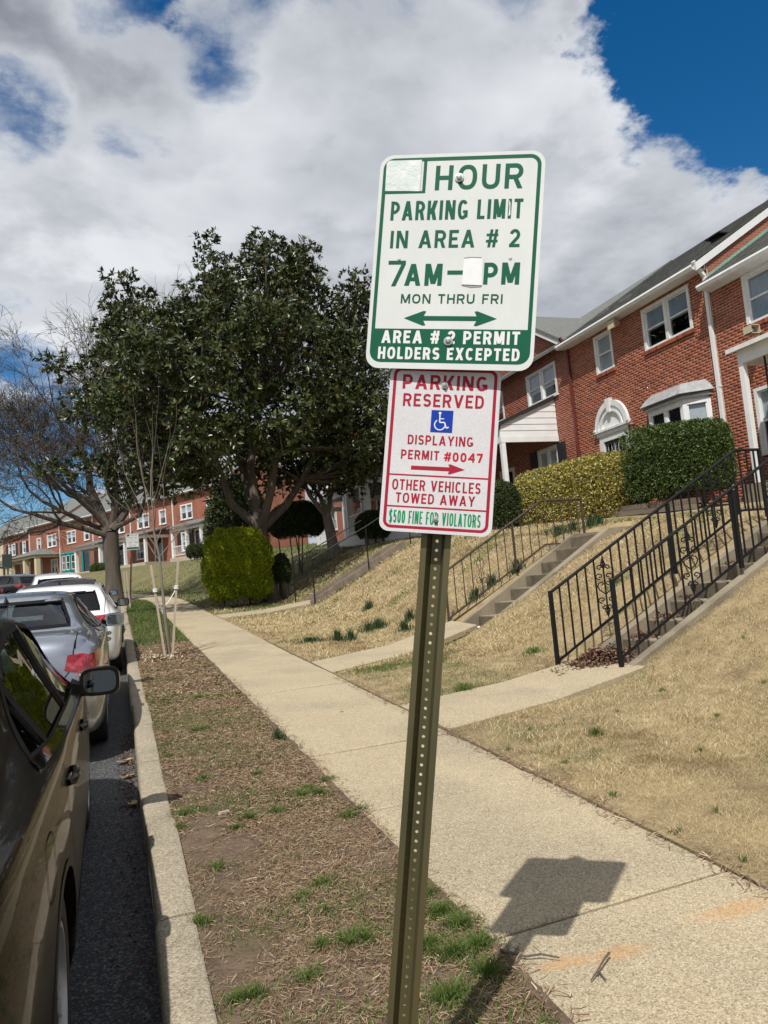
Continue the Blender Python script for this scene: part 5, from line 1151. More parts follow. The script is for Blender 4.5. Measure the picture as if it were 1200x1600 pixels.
def sapling():
    x, y = 0.72, 12.8; z = float(gy(y)); t = thing('young_tree', 'leafless sapling tied between pale stakes near the kerb', 'tree', (x, y, z)); rng = np.random.default_rng(3)
    mb = MB(); mb.tube([(x + 0.01, y, z - 0.05), (0.69, y, 1.5), (0.66, y, 2.3), (0.60, y, 2.7)], [0.034, 0.025, 0.021, 0.018], 9)
    P0 = (0.60, y, 2.68)
    grow(mb, P0, (-0.10, 0, 1), 1.05, 0.015, 2, rng, 0.35, 0.1, 5, (1, 2), 0.75, 0.004, wob=0.06)
    for p, d, L, r in (((0.63, y, 2.45), (-0.55, 0.1, 0.75), 0.95, 0.008), ((0.62, y, 2.5), (0.5, -0.1, 0.9), 1.0, 0.008), ((0.60, y, 2.7), (-0.25, 0.1, 1), 1.25, 0.009), ((0.60, y, 2.7), (0.18, -0.05, 1), 1.3, 0.009), ((0.58, y, 2.9), (-0.6, 0, 0.8), 0.9, 0.007), ((0.57, y, 3.1), (0.4, 0, 1), 1.1, 0.007),
                       ((0.66, y, 2.3), (0.75, 0.1, 0.75), 0.75, 0.009), ((0.55, y, 3.3), (-0.45, -0.1, 1), 0.9, 0.009), ((0.66, y, 2.25), (-0.7, 0.2, 0.6), 0.7, 0.009)):
        grow(mb, p, d, L, r, 2, rng, 0.5, 0.12, 4, (1, 2), 0.6, 0.0025, wob=0.07)
    mb.build('trunk', 'pale_bark', t, smooth=True, world=True, fix=False)
    for i, (a, c, lab) in enumerate((((0.67, y - 0.12, 0.66), (0.52, y - 0.05, 2.18), 'grey wooden stake leaning left of the bare sapling'), ((0.745, y - 0.10, 0.62), (0.945, y, 2.23), 'grey wooden stake leaning right of the bare sapling'))):
        s = thing('tree_stake', lab, 'stake', a, group='sapling stakes'); MB().bar((0, 0, -0.1), tuple(np.array(c) - a), 0.034, 0.034).build('stake', 'stake_wood', s)
        mb = MB(); q = np.array(a) + (np.array(c) - a) * 0.72
        for dz in (0, 0.02, 0.04): mb.tube([q + np.array([0.032 * math.cos(k), 0.032 * math.sin(k), dz]) for k in np.linspace(0, 6.28, 10)], 0.008, 5)
        w = np.array([0.665, y, q[2] - (0.35 if i == 0 else 0.3)]); mb.tube([q, (q + w) / 2 + [0, 0, -0.03], w], 0.009, 5)
        mb.build('tie', 'paper_white', s, world=True)
sapling()
for x0, x1, lab in ((0.27, 0.25, 'pale stake beside the far parking sign, nearer the tree trunk'), (0.40, 0.33, 'pale stake beside the far parking sign, nearer its post')):
    s = thing('tree_stake', lab, 'stake', (x0, 28.8, float(gy(28.8))), group='stakes by the far sign'); MB().bar((0, 0, -0.1), (x1 - x0, 0, 1.3), 0.06, 0.06).build('stake', 'stake_wood', s)
def shrub_stems(name, lab, p, n, L, r, m, seed, spread=0.7, cat='shrub', depth=3, tall=1.0, droop=0.05):
    b = np.array([p[0], p[1], float(ter(p[0], p[1])) - 0.03]); t = thing(name, lab, cat, b); rng = np.random.default_rng(seed); mb = MB()
    for i in range(n):
        a = rng.uniform(0, 2 * PI); grow(mb, b + [0.15 * math.cos(a), 0.15 * math.sin(a), 0], (spread * math.cos(a), spread * math.sin(a), tall), L * rng.uniform(0.8, 1.1), r, depth, rng, 0.5, 0.06, 4, (2, 3), 0.7, 0.005, droop=droop)
    mb.build('branches', m, t, smooth=True, world=True, fix=False); return t
shrub_stems('bare_shrub', 'leafless arching grey shrub behind the yellow green shrub', (3.6, 27.6), 9, 1.7, 0.03, 'twig', 21)
def crape():
    b = np.array([7.35, 26.4, float(ter(7.35, 26.4)) - 0.05]); t = thing('bare_tree', 'pale trunked bare tree in front of the white porch', 'tree', b); rng = np.random.default_rng(8); mb = MB()
    mb.tube([b, b + [-0.08, 0, 0.8], b + [-0.18, 0, 1.55]], [0.24, 0.19, 0.17], 10)
    for d, L in (((-0.45, 0, 1), 1.4), ((0.35, 0.1, 1), 1.5), ((-0.1, 0.3, 1), 1.6)): grow(mb, b + [-0.18, 0, 1.5], d, L, 0.11, 3, rng, 0.5, 0.1, 4, (2, 3), 0.75, 0.006)
    mb.build('trunk', 'pale_bark', t, smooth=True, world=True, fix=False)
crape()

# --- clipped hedges and shrubs
def box_pts(n, x0, x1, y0, y1, z0, z1, rng, r=0.25, pw=6.0):
    """points over a softened box"""
    u = unitv(rng.normal(size=(n * 2, 3))); u = u[u[:, 2] > -0.75][:n]
    k = 1.0 / (np.abs(u) ** pw).sum(1) ** (1 / pw); return u * k[:, None], u
def hedge(name, lab, cat, corners, zt, zb, m, n, leaf, seed, group=None, pw=7.0, lump=0.06, under=0.0, stems=True, fol='foliage', ns=7, upw=0.25, wr=0.55):
    """corners: near-left.. four plan corners counter-clockwise; zt/zb: top and bottom at each corner"""
    rng = np.random.default_rng(seed); c4 = np.array(corners, float); ctr = c4.mean(0)
    b = (ctr[0], ctr[1], float(ter(*ctr))); t = thing(name, lab, cat, b, group=group)
    def warp(q):
        a, bb = (q[:, 0] + 1) / 2, (q[:, 1] + 1) / 2; w = np.stack([(1 - a) * (1 - bb), a * (1 - bb), a * bb, (1 - a) * bb], 1)
        xy = w @ c4; top = w @ np.array(zt); bot = w @ np.array(zb); return np.concatenate([xy, (bot + (top - bot) * (q[:, 2:] [:, 0] + 1) / 2)[:, None]], 1)
    q, u = box_pts(n, 0, 0, 0, 0, 0, 0, rng, pw=pw); q = q * (1 + lump * blob_noise(q, 3.0, seed)[:, None]) * rng.uniform(0.90, 1.02, (len(q), 1))
    P = warp(q); e = 1e-3; nn = unitv(P - ctr3(c4, zt, zb)) * 0.5 + unitv(np.sign(q) * np.abs(q) ** 5)
    d = unitv(nn * 0.7 + rng.normal(size=P.shape) * 0.7 + [0, 0, upw]); nr = unitv(nn + rng.normal(size=P.shape) * 0.7)
    o = leaf_mesh(fol, P, d, nr, rng.uniform(0.7, 1.3, len(P)) * leaf, rng.uniform(0.7, 1.3, len(P)) * leaf * wr, m, t); o['kind'] = 'stuff'
    # twiggy inside: an inner dark mass of leaves and a few stems
    q2, _ = box_pts(n // 4, 0, 0, 0, 0, 0, 0, rng, pw=pw); P2 = warp(q2 * rng.uniform(0.6, 0.9, (len(q2), 1)))
    o2 = leaf_mesh('inner_leaves', P2, rdir(len(P2)), rdir(len(P2)), leaf * 1.9, leaf * 1.5, m, t); o2['kind'] = 'stuff'
    if stems:
        mb = MB(); k = ns
        for i in range(k):
            a = rng.uniform(-0.7, 0.7, 2); s = warp(np.array([[a[0], a[1], -1.0]]))[0]; g = float(ter(s[0], s[1])); mb.tube([(s[0], s[1], g - 0.05), (s[0] + rng.normal() * 0.08, s[1] + rng.normal() * 0.08, s[2] + 0.5)], [0.03, 0.02], 5)
        mb.build('stems', 'bark', t, world=True)['kind'] = 'stuff'
    return t
def ctr3(c4, zt, zb): return np.array([c4[:, 0].mean(), c4[:, 1].mean(), (np.mean(zt) + np.mean(zb)) / 2])
hedge('clipped_hedge', 'dark green clipped hedge in front of the bay window', 'hedge', [(11.05, 11.35), (12.35, 12.68), (12.45, 14.75), (10.95, 14.70)], [4.20, 4.40, 4.80, 4.66], [2.92, 2.95, 3.0, 2.95], 'hedge_leaf', 26000, 0.055, 31, 'front hedges', ns=9)
hedge('clipped_hedge', 'golden variegated clipped hedge left of the dark hedge', 'hedge', [(10.75, 14.8), (12.0, 14.8), (12.0, 19.6), (10.8, 19.45)], [4.22, 4.30, 4.42, 4.40], [2.62, 2.7, 2.95, 2.85], 'golden_leaf', 26000, 0.06, 32, 'front hedges')
hedge('round_shrub', 'dark round shrub at the left end of the golden hedge', 'shrub', [(9.5, 18.1), (10.5, 18.1), (10.5, 19.2), (9.5, 19.2)], [4.1, 4.1, 4.2, 4.2], [2.72] * 4, 'yew_leaf', 7000, 0.05, 33, pw=2.6)
hedge('yellow_green_shrub', 'bright yellow green evergreen shrub at the sidewalk under the magnolia', 'shrub', [(2.66, 23.0), (4.42, 23.0), (4.42, 24.9), (2.66, 24.9)], [3.70, 3.50, 3.55, 3.66], [1.42, 1.42, 1.5, 1.5], 'arborvitae_leaf', 60000, 0.10, 34, pw=3.6, lump=0.20, upw=1.1, wr=0.34)
def topiary():
    t = hedge('topiary_shrub', 'dark mushroom shaped topiary on bare stems behind the far stair', 'shrub', [(5.35, 26.7), (7.35, 26.7), (7.35, 28.6), (5.35, 28.6)], [4.92] * 4, [3.52] * 4, 'yew_leaf', 16000, 0.06, 35, pw=2.4, lump=0.06, ns=4)
topiary()
hedge('round_shrub', 'rounded dark shrub before the white porch columns', 'shrub', [(8.15, 25.5), (9.35, 25.5), (9.35, 26.6), (8.15, 26.6)], [4.28] * 4, [3.25] * 4, 'yew_leaf', 6000, 0.06, 36, pw=2.6)
hedge('round_shrub', 'small dark shrub right of the yellow green shrub', 'shrub', [(4.65, 23.8), (5.2, 23.8), (5.2, 24.4), (4.65, 24.4)], [2.85] * 4, [1.85] * 4, 'yew_leaf', 3000, 0.05, 37, pw=2.4)
hedge('evergreen_shrub', 'tall dark evergreen shrub standing behind the magnolia trunk', 'shrub', [(3.6, 30.5), (6.0, 30.5), (6.0, 33), (3.6, 33)], [6.3, 6.6, 6.6, 6.3], [2.4] * 4, 'yew_leaf', 11000, 0.11, 38, pw=2.6, lump=0.18)
hedge('round_shrub', 'small dark shrub before the far house porch', 'shrub', [(4.7, 54.6), (6.0, 54.6), (6.0, 55.8), (4.7, 55.8)], [5.7] * 4, [4.7] * 4, 'yew_leaf', 2500, 0.10, 39, pw=2.6)
hedge('round_shrub', 'low green shrub under the teal door', 'shrub', [(-2.0, 66.5), (-0.5, 66.5), (-0.5, 67.7), (-2.0, 67.7)], [5.5] * 4, [4.6] * 4, 'hedge_leaf', 2000, 0.10, 40, pw=2.6)

def one_leaf(p, size, m, lab, grp=None, rz=0.0, cat='leaf', name='fallen_leaf'):
    mb = MB(); L = size; W = size * 0.6; n = 6; top = []; bot = []
    for i in range(n + 1):
        t = i / n; w = W / 2 * math.sin(PI * min(1, t * 0.96 + 0.02)) ** 0.8; z = 0.18 * L * (t - 0.5) ** 2
        top.append((L * (t - 0.5), w, z + 0.25 * w)); bot.append((L * (t - 0.5), -w, z + 0.3 * w))
    V = top + [(L * (i / n - 0.5), 0, 0.18 * L * (i / n - 0.5) ** 2) for i in range(n + 1)] + bot
    F = [(i, i + 1, n + 2 + i, n + 1 + i) for i in range(n)] + [(n + 1 + i, n + 2 + i, 2 * n + 3 + i, 2 * n + 2 + i) for i in range(n)]
    o = mb.add(V, F).build(name, m); o.location = p; o.rotation_euler = (random.uniform(-0.2, 0.2), random.uniform(-0.2, 0.2), rz); return tag(o, lab, cat, grp)
# --- grass
def blades(name, P, h, w, lean, m, kind='stuff', parent=None, rng=RNG):
    n = len(P); a = rng.uniform(0, 2 * PI, n); s = np.stack([np.cos(a), np.sin(a), np.zeros(n)], 1); b = rng.uniform(0, 2 * PI, n); l = np.stack([np.cos(b), np.sin(b), np.zeros(n)], 1) * (lean * rng.uniform(0.3, 1.4, n))[:, None]
    h = np.broadcast_to(h, n) * rng.uniform(0.6, 1.3, n); w = np.broadcast_to(w, n)[:, None]
    V = np.stack([P - s * w / 2, P + s * w / 2, P + l * h[:, None] * 0.45 + [0, 0, 1] * h[:, None] * 0.6 + s * w * 0.35, P + l * h[:, None] * 0.45 + [0, 0, 1] * h[:, None] * 0.6 - s * w * 0.35, P + l * h[:, None] + [0, 0, 1] * h[:, None] * 0.9], 1).reshape(-1, 3)
    i = np.arange(n)[:, None] * 5; F = np.concatenate([i + [[0, 1, 2]], i + [[0, 2, 3]], i + [[3, 2, 4]]], 1).reshape(-1, 3)
    o = link(name, npmesh(name, V, F, m), parent)
    if kind: o['kind'] = kind
    return o
def sc(n, x0, x1, y0, y1): return RNG.uniform(x0, x1, n), RNG.uniform(y0, y1, n)
def in_hard(x, y):
    def band(x, y, n0, n1, f0, f1, xa, xb):
        t = (x - xa) / (xb - xa); lo = n0 + (n1 - n0) * t; hi = f0 + (f1 - f0) * t; return (x > xa - 0.02) & (x < xb) & (y > lo + 0.03) & (y < hi - 0.03)
    h = band(x, y, 5.86, 6.62, 6.98, 7.62, 2.46, 5.0) | band(x, y, 9.38, 10.85, 10.45, 11.8, 2.46, 5.2) | band(x, y, 20.0, 20.4, 21.2, 21.4, 2.46, 5.1)
    h |= (x > 4.75) & (x < 9.4) & (y > 6.71) & (y < 7.68); h |= (x > 5.0) & (x < 9.1) & (y > 10.70) & (y < 11.90); h |= (x > 4.85) & (x < 8.2) & (y > 20.3) & (y < 21.5)
    return h
def fbm(x, y, s, seed): return blob_noise(np.stack([x, y, 0 * x], 1), s, seed)
GR = []
for n, x0, x1, y0, y1, h, w in ((150000, 2.44, 5.2, 0.8, 5.0, 0.025, 0.0019), (100000, 2.44, 8.6, 4.0, 9.5, 0.034, 0.0040), (62000, 2.46, 9.5, 9.0, 16.0, 0.05, 0.009), (34000, 2.46, 12.5, 15.5, 26.0, 0.06, 0.016)):
    x, y = sc(n, x0, x1, y0, y1); ok = ~in_hard(x, y)
    edge = np.clip((x - 2.46) / 0.35, 0.25, 1) * np.where((y > 7.0) & (y < 9.3) & (x < 4.3), 0.55, 1.0); ok &= RNG.uniform(0, 1, n) < edge
    g = fbm(x, y, 1.2, 3) + 0.35 * fbm(x, y, 4, 9) + np.where((y > 7.0) & (y < 9.4) & (x < 4.0), 0.75, 0) + np.where(x > 8.0, 0.25, 0) + np.where(y > 20, 0.3, 0)
    green = g > 0.70 + RNG.normal(size=n) * 0.26
    brown = (fbm(x, y, 2.3, 17) + 0.5 * fbm(x, y, 7, 18) > 0.42 + RNG.normal(size=n) * 0.3) | (x < 2.52) & (RNG.uniform(0, 1, n) < 0.6)
    for sel, m, nm, hh, ln in ((ok & ~green & ~brown, 'dry_grass', 'dry_lawn_grass', h, 1.35), (ok & ~green & brown, 'brown_grass', 'brown_lawn_grass', h * 0.85, 1.45), (ok & green, 'green_grass', 'green_lawn_grass', h * 1.1, 0.8)):
        X, Y = x[sel], y[sel]; blades(nm, np.stack([X, Y, lawn_h(X, Y) - 0.004], 1), hh * np.clip(1.0 + 0.45 * fbm(X, Y, 6.0, 12), 0.45, 1.7), w, ln, m)
x, y = sc(9000, 2.4, 14, 26, 50); X = x + shift(y); blades('far_lawn_grass', np.stack([X, y, lawn_h(x, y)], 1), 0.09, 0.03, 0.8, 'green_grass')
x, y = sc(9000, 0.27, 1.24, 15.0, 34.0); X = x + shift(y); blades('verge_far_grass', np.stack([X, y, gy(y) - 0.01], 1), 0.07, 0.012, 0.8, 'green_grass')
# verge: matted straw, thin green, clumps
def straw(name, P, ln, w, m, tilt=0.25):
    n = len(P); a = RNG.uniform(0, 2 * PI, n); d = unitv(np.stack([np.cos(a), np.sin(a), RNG.normal(size=n) * tilt], 1)); s = unitv(np.stack([-d[:, 1], d[:, 0], RNG.normal(size=n) * 0.5], 1)); k = unitv(np.cross(d, s)) * RNG.normal(size=(n, 1)) * 0.1
    L = (ln * RNG.uniform(0.4, 1.5, n))[:, None]; W = (w * RNG.uniform(0.6, 1.4, n))[:, None]
    V = np.stack([P - d * L / 2 - s * W / 2, P - d * L / 2 + s * W / 2, P + k * L + s * W / 2, P + k * L - s * W / 2, P + d * L / 2 + s * W * 0.3, P + d * L / 2 - s * W * 0.3], 1).reshape(-1, 3)
    i = np.arange(n)[:, None] * 6; F = np.concatenate([i + [[0, 1, 2, 3]], i + [[3, 2, 4, 5]]], 1).reshape(-1, 4)
    return tag(link(name, npmesh(name, V, F, m)), kind='stuff')
def vz(x, y): return gy(y) - 0.022 + nz(x, y, 0.006, 4.0) + 0.018 * np.sin(PI * np.clip((x - 0.25) / 1.0, 0, 1))
for n, y0, y1, ln, w in ((52000, 1.6, 4.6, 0.033, 0.0020), (40000, 4.4, 8.5, 0.036, 0.0034), (22000, 8.0, 15.0, 0.05, 0.007)):
    x, y = sc(n, 0.24, 1.30, y0, y1); k = fbm(x, y, 2.5, 4) + RNG.normal(size=n) * 0.35 > -0.35; x, y = x[k], y[k]
    straw('straw_litter', np.stack([x, y, vz(x, y) + RNG.uniform(0.002, 0.014, len(x))], 1), ln, w, 'straw')
x, y = sc(42000, 0.25, 1.28, 1.6, 12.0); k = fbm(x, y, 2.6, 6) + 0.3 * np.sin(y) + RNG.normal(size=len(x)) * 0.28 > 0.10; x, y = x[k], y[k]
blades('thin_verge_grass', np.stack([x, y, vz(x, y) - 0.003], 1), 0.03, 0.0045, 1.1, 'green_grass')
x, y = sc(1500, 2.36, 2.55, 1.0, 9.0); straw('edge_thatch', np.stack([x, y, gy(y) + RNG.uniform(0.003, 0.02, len(x))], 1), 0.05, 0.004, 'straw')
x, y = sc(900, 0.9, 1.33, 1.6, 10); x = 1.27 + RNG.normal(size=900) * 0.035; straw('edge_thatch', np.stack([x, y, gy(y) + 0.004 + RNG.uniform(0.0, 0.006, 900)], 1), 0.05, 0.004, 'straw')
def tuft(p, r, h, n, m, lab, grp, cat='grass clump', w=0.0045, lean=0.75, name='grass_clump', hf=None):
    t = np.minimum(np.abs(RNG.normal(size=n)) * r * 0.55, r); a = RNG.uniform(0, 2 * PI, n); x = p[0] + t * np.cos(a) * 1.3; y = p[1] + t * np.sin(a)
    z = (hf or vz)(x, y); P = np.stack([x - p[0], y - p[1], z - (hf or vz)(p[0], p[1])], 1)
    o = blades(name, P, h * np.clip(1.2 - t / (r * 2), 0.4, 1.2), w, lean, m, None); o.location = (p[0], p[1], float((hf or vz)(p[0], p[1])) - 0.003); return tag(o, lab, cat, grp)
VT = [(1.03, 10.45), (0.78, 8.83), (1.01, 8.72), (0.67, 7.16), (0.59, 7.13), (1.08, 4.96), (1.13, 4.84), (1.01, 4.84), (0.56, 4.49), (0.65, 4.61), (0.81, 4.63), (0.32, 4.92), (0.27, 4.69), (0.81, 3.54), (0.69, 3.46), (0.76, 3.3), (0.67, 3.05), (0.84, 3.03), (0.78, 3.03), (0.57, 2.84), (0.38, 2.83), (0.31, 2.84), (0.36, 7.23), (0.30, 6.43), (0.26, 3.47), (1.26, 5.11), (1.26, 4.44), (1.18, 4.37), (0.5, 5.6), (0.85, 5.5), (0.4, 4.0)]
for i, p in enumerate(VT): tuft(p, random.uniform(0.04, 0.085), random.uniform(0.028, 0.05), random.randint(110, 230), 'green_grass', 'low green grass clump in the bare soil beside the kerb', 'green clumps on the verge', w=0.0036, lean=1.1)
for p in [(1.18, 3.06), (1.21, 2.93), (1.21, 2.76), (1.15, 2.59), (0.97, 2.51), (1.17, 3.25), (1.1, 2.75), (1.02, 2.85)]: tuft(p, 0.08, 0.055, 330, 'green_grass', 'green grass clump at the sidewalk edge right of the sign post', 'green clumps by the sign post', w=0.0036, lean=0.9)
tuft((1.18, 6.40), 0.06, 0.11, 90, 'dark_grass', 'tall dark onion grass clump on the sidewalk edge', None, w=0.006, lean=0.5)
lh = lambda x, y: lawn_h(np.asarray(x, float), np.asarray(y, float))
LT = [(2.62, 3.9), (2.75, 4.6), (2.9, 3.4), (3.6, 4.3), (3.9, 5.6), (4.3, 4.9), (3.0, 5.5), (4.6, 5.9), (5.1, 5.2), (3.5, 3.1), (2.6, 5.1), (4.0, 3.8), (5.6, 5.9), (5.4, 4.4), (2.58, 2.9), (2.56, 3.3)]
for i, p in enumerate(LT): tuft(p, random.uniform(0.025, 0.05), random.uniform(0.03, 0.05), random.randint(25, 60), 'green_grass', 'tiny sparse green tuft in the dry lawn at right', 'tiny tufts on the right lawn', w=0.0035, lean=0.8, hf=lh)
for x_, y_, s_ in ((3.3, 4.0, 0.03), (4.1, 4.6, 0.03), (3.7, 5.2, 0.035), (2.9, 4.2, 0.03), (4.8, 5.4, 0.035), (3.9, 3.3, 0.03), (5.0, 6.2, 0.04), (3.5, 8.3, 0.05), (4.2, 9.0, 0.05), (5.6, 9.6, 0.06)): one_leaf((x_, y_, float(lh(x_, y_)) + 0.03), s_, 'leaf_litter', 'dark dead leaf scrap caught in the dry lawn', 'dead leaf scraps on the lawn', x_ * 7)
for p, r in (((4.52, 13.57), 0.16), ((4.18, 13.2), 0.16), ((4.42, 13.35), 0.14), ((3.43, 12.58), 0.10), ((3.60, 12.35), 0.10), ((4.58, 12.42), 0.13), ((5.06, 13.38), 0.12), ((5.17, 16.17), 0.12)): tuft(p, r, 0.20, 150, 'dark_grass', 'dark green onion grass clump on the dry lawn', 'onion grass on the lawn', w=0.011, lean=0.35, hf=lh)
tuft((3.03, 12.76), 0.2, 0.10, 260, 'dark_grass', 'wide low blue green clump nearest the sidewalk on the far lawn', None, w=0.012, lean=1.2, hf=lh)
tuft((3.32, 5.07), 0.06, 0.075, 130, 'green_grass', 'single green tuft in the dry lawn at right', None, w=0.005, lean=0.6, hf=lh)
for p in ((3.23, 7.19), (3.30, 7.35), (4.35, 7.25)): tuft(p, 0.10, 0.07, 160, 'green_grass', 'green tuft at the edge of the front walk', 'tufts by the front walk', w=0.006, lean=0.8, hf=lh)
for p in ((8.03, 12.3), (7.9, 12.6), (8.3, 12.1), (8.6, 12.3), (6.2, 12.2), (6.6, 12.0), (5.8, 12.1)): tuft(p, 0.14, 0.22, 150, 'dark_grass', 'dark grass clump growing along the brown stair railing', 'grass along the brown railing', w=0.011, lean=0.4, hf=lh)
for p, lb in (((4.85, 8.6), 'loose green patch low on the dry bank, beside the foot of the black railing'), ((6.4, 8.9), 'loose green patch higher on the dry bank between the two stairs')): tuft(p, 0.22, 0.07, 240, 'green_grass', lb, 'green patches on the bank', w=0.007, lean=0.9, hf=lh)

# --- fallen leaves, litter, small things
def leaves(name, P, size, m, rng=RNG, flat=0.5, kind='stuff'):
    n = len(P); d = unitv(np.stack([rng.normal(size=n), rng.normal(size=n), rng.normal(size=n) * flat], 1)); nr = unitv(rng.normal(size=(n, 3)) * flat + [0, 0, 1])
    o = leaf_mesh(name, P, d, nr, size * rng.uniform(0.7, 1.4, n), size * rng.uniform(0.4, 0.75, n), m, None, 0.35)
    if kind: o['kind'] = kind
    return o
n = 1500; a = RNG.uniform(0, 1, n); x = 4.28 + 0.85 * a + RNG.normal(size=n) * 0.05; y = 7.22 + RNG.normal(size=n) * 0.17 * (0.6 + a * 0.5); k = (y > 6.90) & (y < 7.56); x, y = x[k], y[k]
hgt = 0.17 * np.exp(-((x - 4.85) / 0.22) ** 2 - ((y - 7.25) / 0.2) ** 2)
leaves('leaf_pile', np.stack([x, y, ter(x, y) + 0.014 + hgt * RNG.uniform(0.2, 1, len(x))], 1), 0.055, 'leaf_litter')
for xs, ys, zs, nn in ((5.22, 7.36, 0.52, 150), (5.57, 7.40, 0.70, 110), (5.93, 7.42, 0.885, 70), (6.30, 7.44, 1.07, 30), (7.0, 7.40, 1.43, 25)):
    x = xs + RNG.normal(size=nn) * 0.08; y = ys + RNG.normal(size=nn) * 0.10; k = (y < 7.51) & (x > xs - 0.15) & (x < xs + 0.17); x, y = x[k], y[k]
    leaves('leaf_pile', np.stack([x, y, zs + RNG.uniform(0.0, 0.05, len(x))], 1), 0.055, 'leaf_litter')
x = 0.03 + RNG.normal(size=420) * 0.05; y = RNG.uniform(5.6, 8.2, 420); k = x < 0.075; leaves('gutter_litter', np.stack([x[k], y[k], gy(y[k]) + ROAD + RNG.uniform(0.004, 0.02, k.sum())], 1), 0.028, 'leaf_litter')
x = 0.0 + RNG.normal(size=260) * 0.07; y = RNG.uniform(2.4, 5.5, 260); k = x < 0.075; leaves('gutter_litter', np.stack([x[k], y[k], gy(y[k]) + ROAD + RNG.uniform(0.004, 0.012, k.sum())], 1), 0.022, 'leaf_litter')
for x, y, s, r in ((0.015, 6.55, 0.12, 0.3), (-0.03, 7.04, 0.13, 0.9), (0.03, 5.82, 0.11, 1.9), (0.03, 7.1, 0.09, 2.4)): one_leaf((x, y, float(gy(y)) + ROAD + 0.018), s, 'tan_leaf', 'tan fallen leaf lying in the gutter by the kerb', 'leaves in the gutter', r)
one_leaf((1.24, 4.02, 0.225), 0.05, 'leaf_litter', 'small curled brown leaf on the left sidewalk edge', None, 0.5)
for x, y, s in ((1.92, 7.10, 0.05), (1.30, 8.2, 0.05), (1.27, 7.3, 0.045), (1.28, 6.0, 0.05), (1.30, 9.7, 0.06)): one_leaf((x, y, float(gy(y)) + 0.016), s, 'leaf_litter', 'small dark leaf scrap on the sidewalk', 'scraps on the sidewalk', random.uniform(0, 3))
def twig_(lab, pts, side, r):
    t = thing('twig', lab, 'twig', pts[0], group='twigs on the sidewalk'); mb = MB(); mb.tube(pts, [r, r * 0.8, r * 0.7, r * 0.5][:len(pts)], 6)
    for s in side: mb.tube(s, [r * 0.7, r * 0.4], 5)
    mb.build('twig', 'bark', t, world=True)
gz = lambda x, y, d=0.012: (x, y, float(gy(y)) + d)
twig_('long straight twig crossing the sidewalk edge below the sign shadow', [gz(1.245, 2.665, 0.02), gz(1.31, 2.60), gz(1.36, 2.575, 0.02), gz(1.412, 2.539)], [], 0.0052)
twig_('forked twig lying alone on the sidewalk', [gz(1.575, 2.475, 0.02), gz(1.535, 2.445, 0.024), gz(1.485, 2.413, 0.014), gz(1.47, 2.395)], [[gz(1.485, 2.413, 0.014), gz(1.43, 2.375, 0.012)], [gz(1.485, 2.413, 0.014), gz(1.475, 2.355, 0.01)]], 0.005)
c = MB().hexa([(-0.045, -0.012, 0), (0.04, -0.014, 0), (0.045, 0.012, 0), (-0.04, 0.013, 0)], [(-0.043, -0.01, 0.014), (0.038, -0.012, 0.012), (0.043, 0.010, 0.012), (-0.038, 0.012, 0.015)]).build('wood_chip', 'stake_wood'); c.location = (0.53, 4.77, float(vz(0.53, 4.77)) + 0.008); c.rotation_euler = (0.05, 0.1, 0.75); tag(c, 'pale wood chip lying on the bare verge', 'wood chip')
leaves('wood_chip_mulch', np.stack([0.62 + RNG.normal(size=500) * 0.16, 12.9 + RNG.normal(size=500) * 0.35, 0.71 + RNG.uniform(0, 0.04, 500)], 1), 0.05, 'wood_chips')
mb = MB(); V = [(0.05 * math.cos(a) * (1 + 0.5 * (i % 2)), 0.035 * math.sin(a) * (1 + 0.7 * ((i + 1) % 2)), 0.02 + 0.02 * (i % 3)) for i, a in enumerate(np.linspace(0, 2 * PI, 10)[:-1])]; mb.add(V + [(0, 0, 0.055), (0, 0, 0.0)], [(i, (i + 1) % 9, 9) for i in range(9)] + [((i + 1) % 9, i, 10) for i in range(9)])
o = mb.build('crumpled_paper', 'paper_white'); o.location = (5.44, 11.25, 0.712); tag(o, 'crumpled white paper on the lowest step of the second stair', 'litter')
mb = MB(); V = []
for i in range(8):
    for j in range(4): V.append((0.055 * (i - 3.5) , 0.06 * (j - 1.5) * (1.1 - 0.06 * abs(i - 3.5) ** 1.5), 0.025 + 0.03 * abs(math.sin(i * 1.7 + j * 2.3))))
o = mb.add(V, [(i * 4 + j, i * 4 + 4 + j, i * 4 + 5 + j, i * 4 + 1 + j) for i in range(7) for j in range(3)]).build('food_wrapper', 'wrapper_yellow'); o.location = (4.92, 10.80, float(ter(4.92, 10.8)) + 0.012); o.rotation_euler = (0, -0.1, 0.5); tag(o, 'yellowish crumpled wrapper at the foot of the second stair', 'litter')
t = thing('garden_edging', 'weathered low timber edging before the dark hedge', 'edging', (11.2, 14.2, float(ter(11.2, 14.2))))
for k in range(2):
    for a, b in ((12.4, 13.9), (13.95, 15.4)):
        mb = MB(); mb.bar((11.0 + 0.1 * k, a, float(ter(11.0, a)) + 0.06 + 0.12 * k), (11.05 + 0.1 * k, b, float(ter(11.0, b)) + 0.06 + 0.12 * k), 0.12, 0.11).build('board', 'timber', t, world=True)
# rust stains soaked into the sidewalk are flat marks with their own outline
for k, (x, y, a, b, r) in enumerate(()): pass
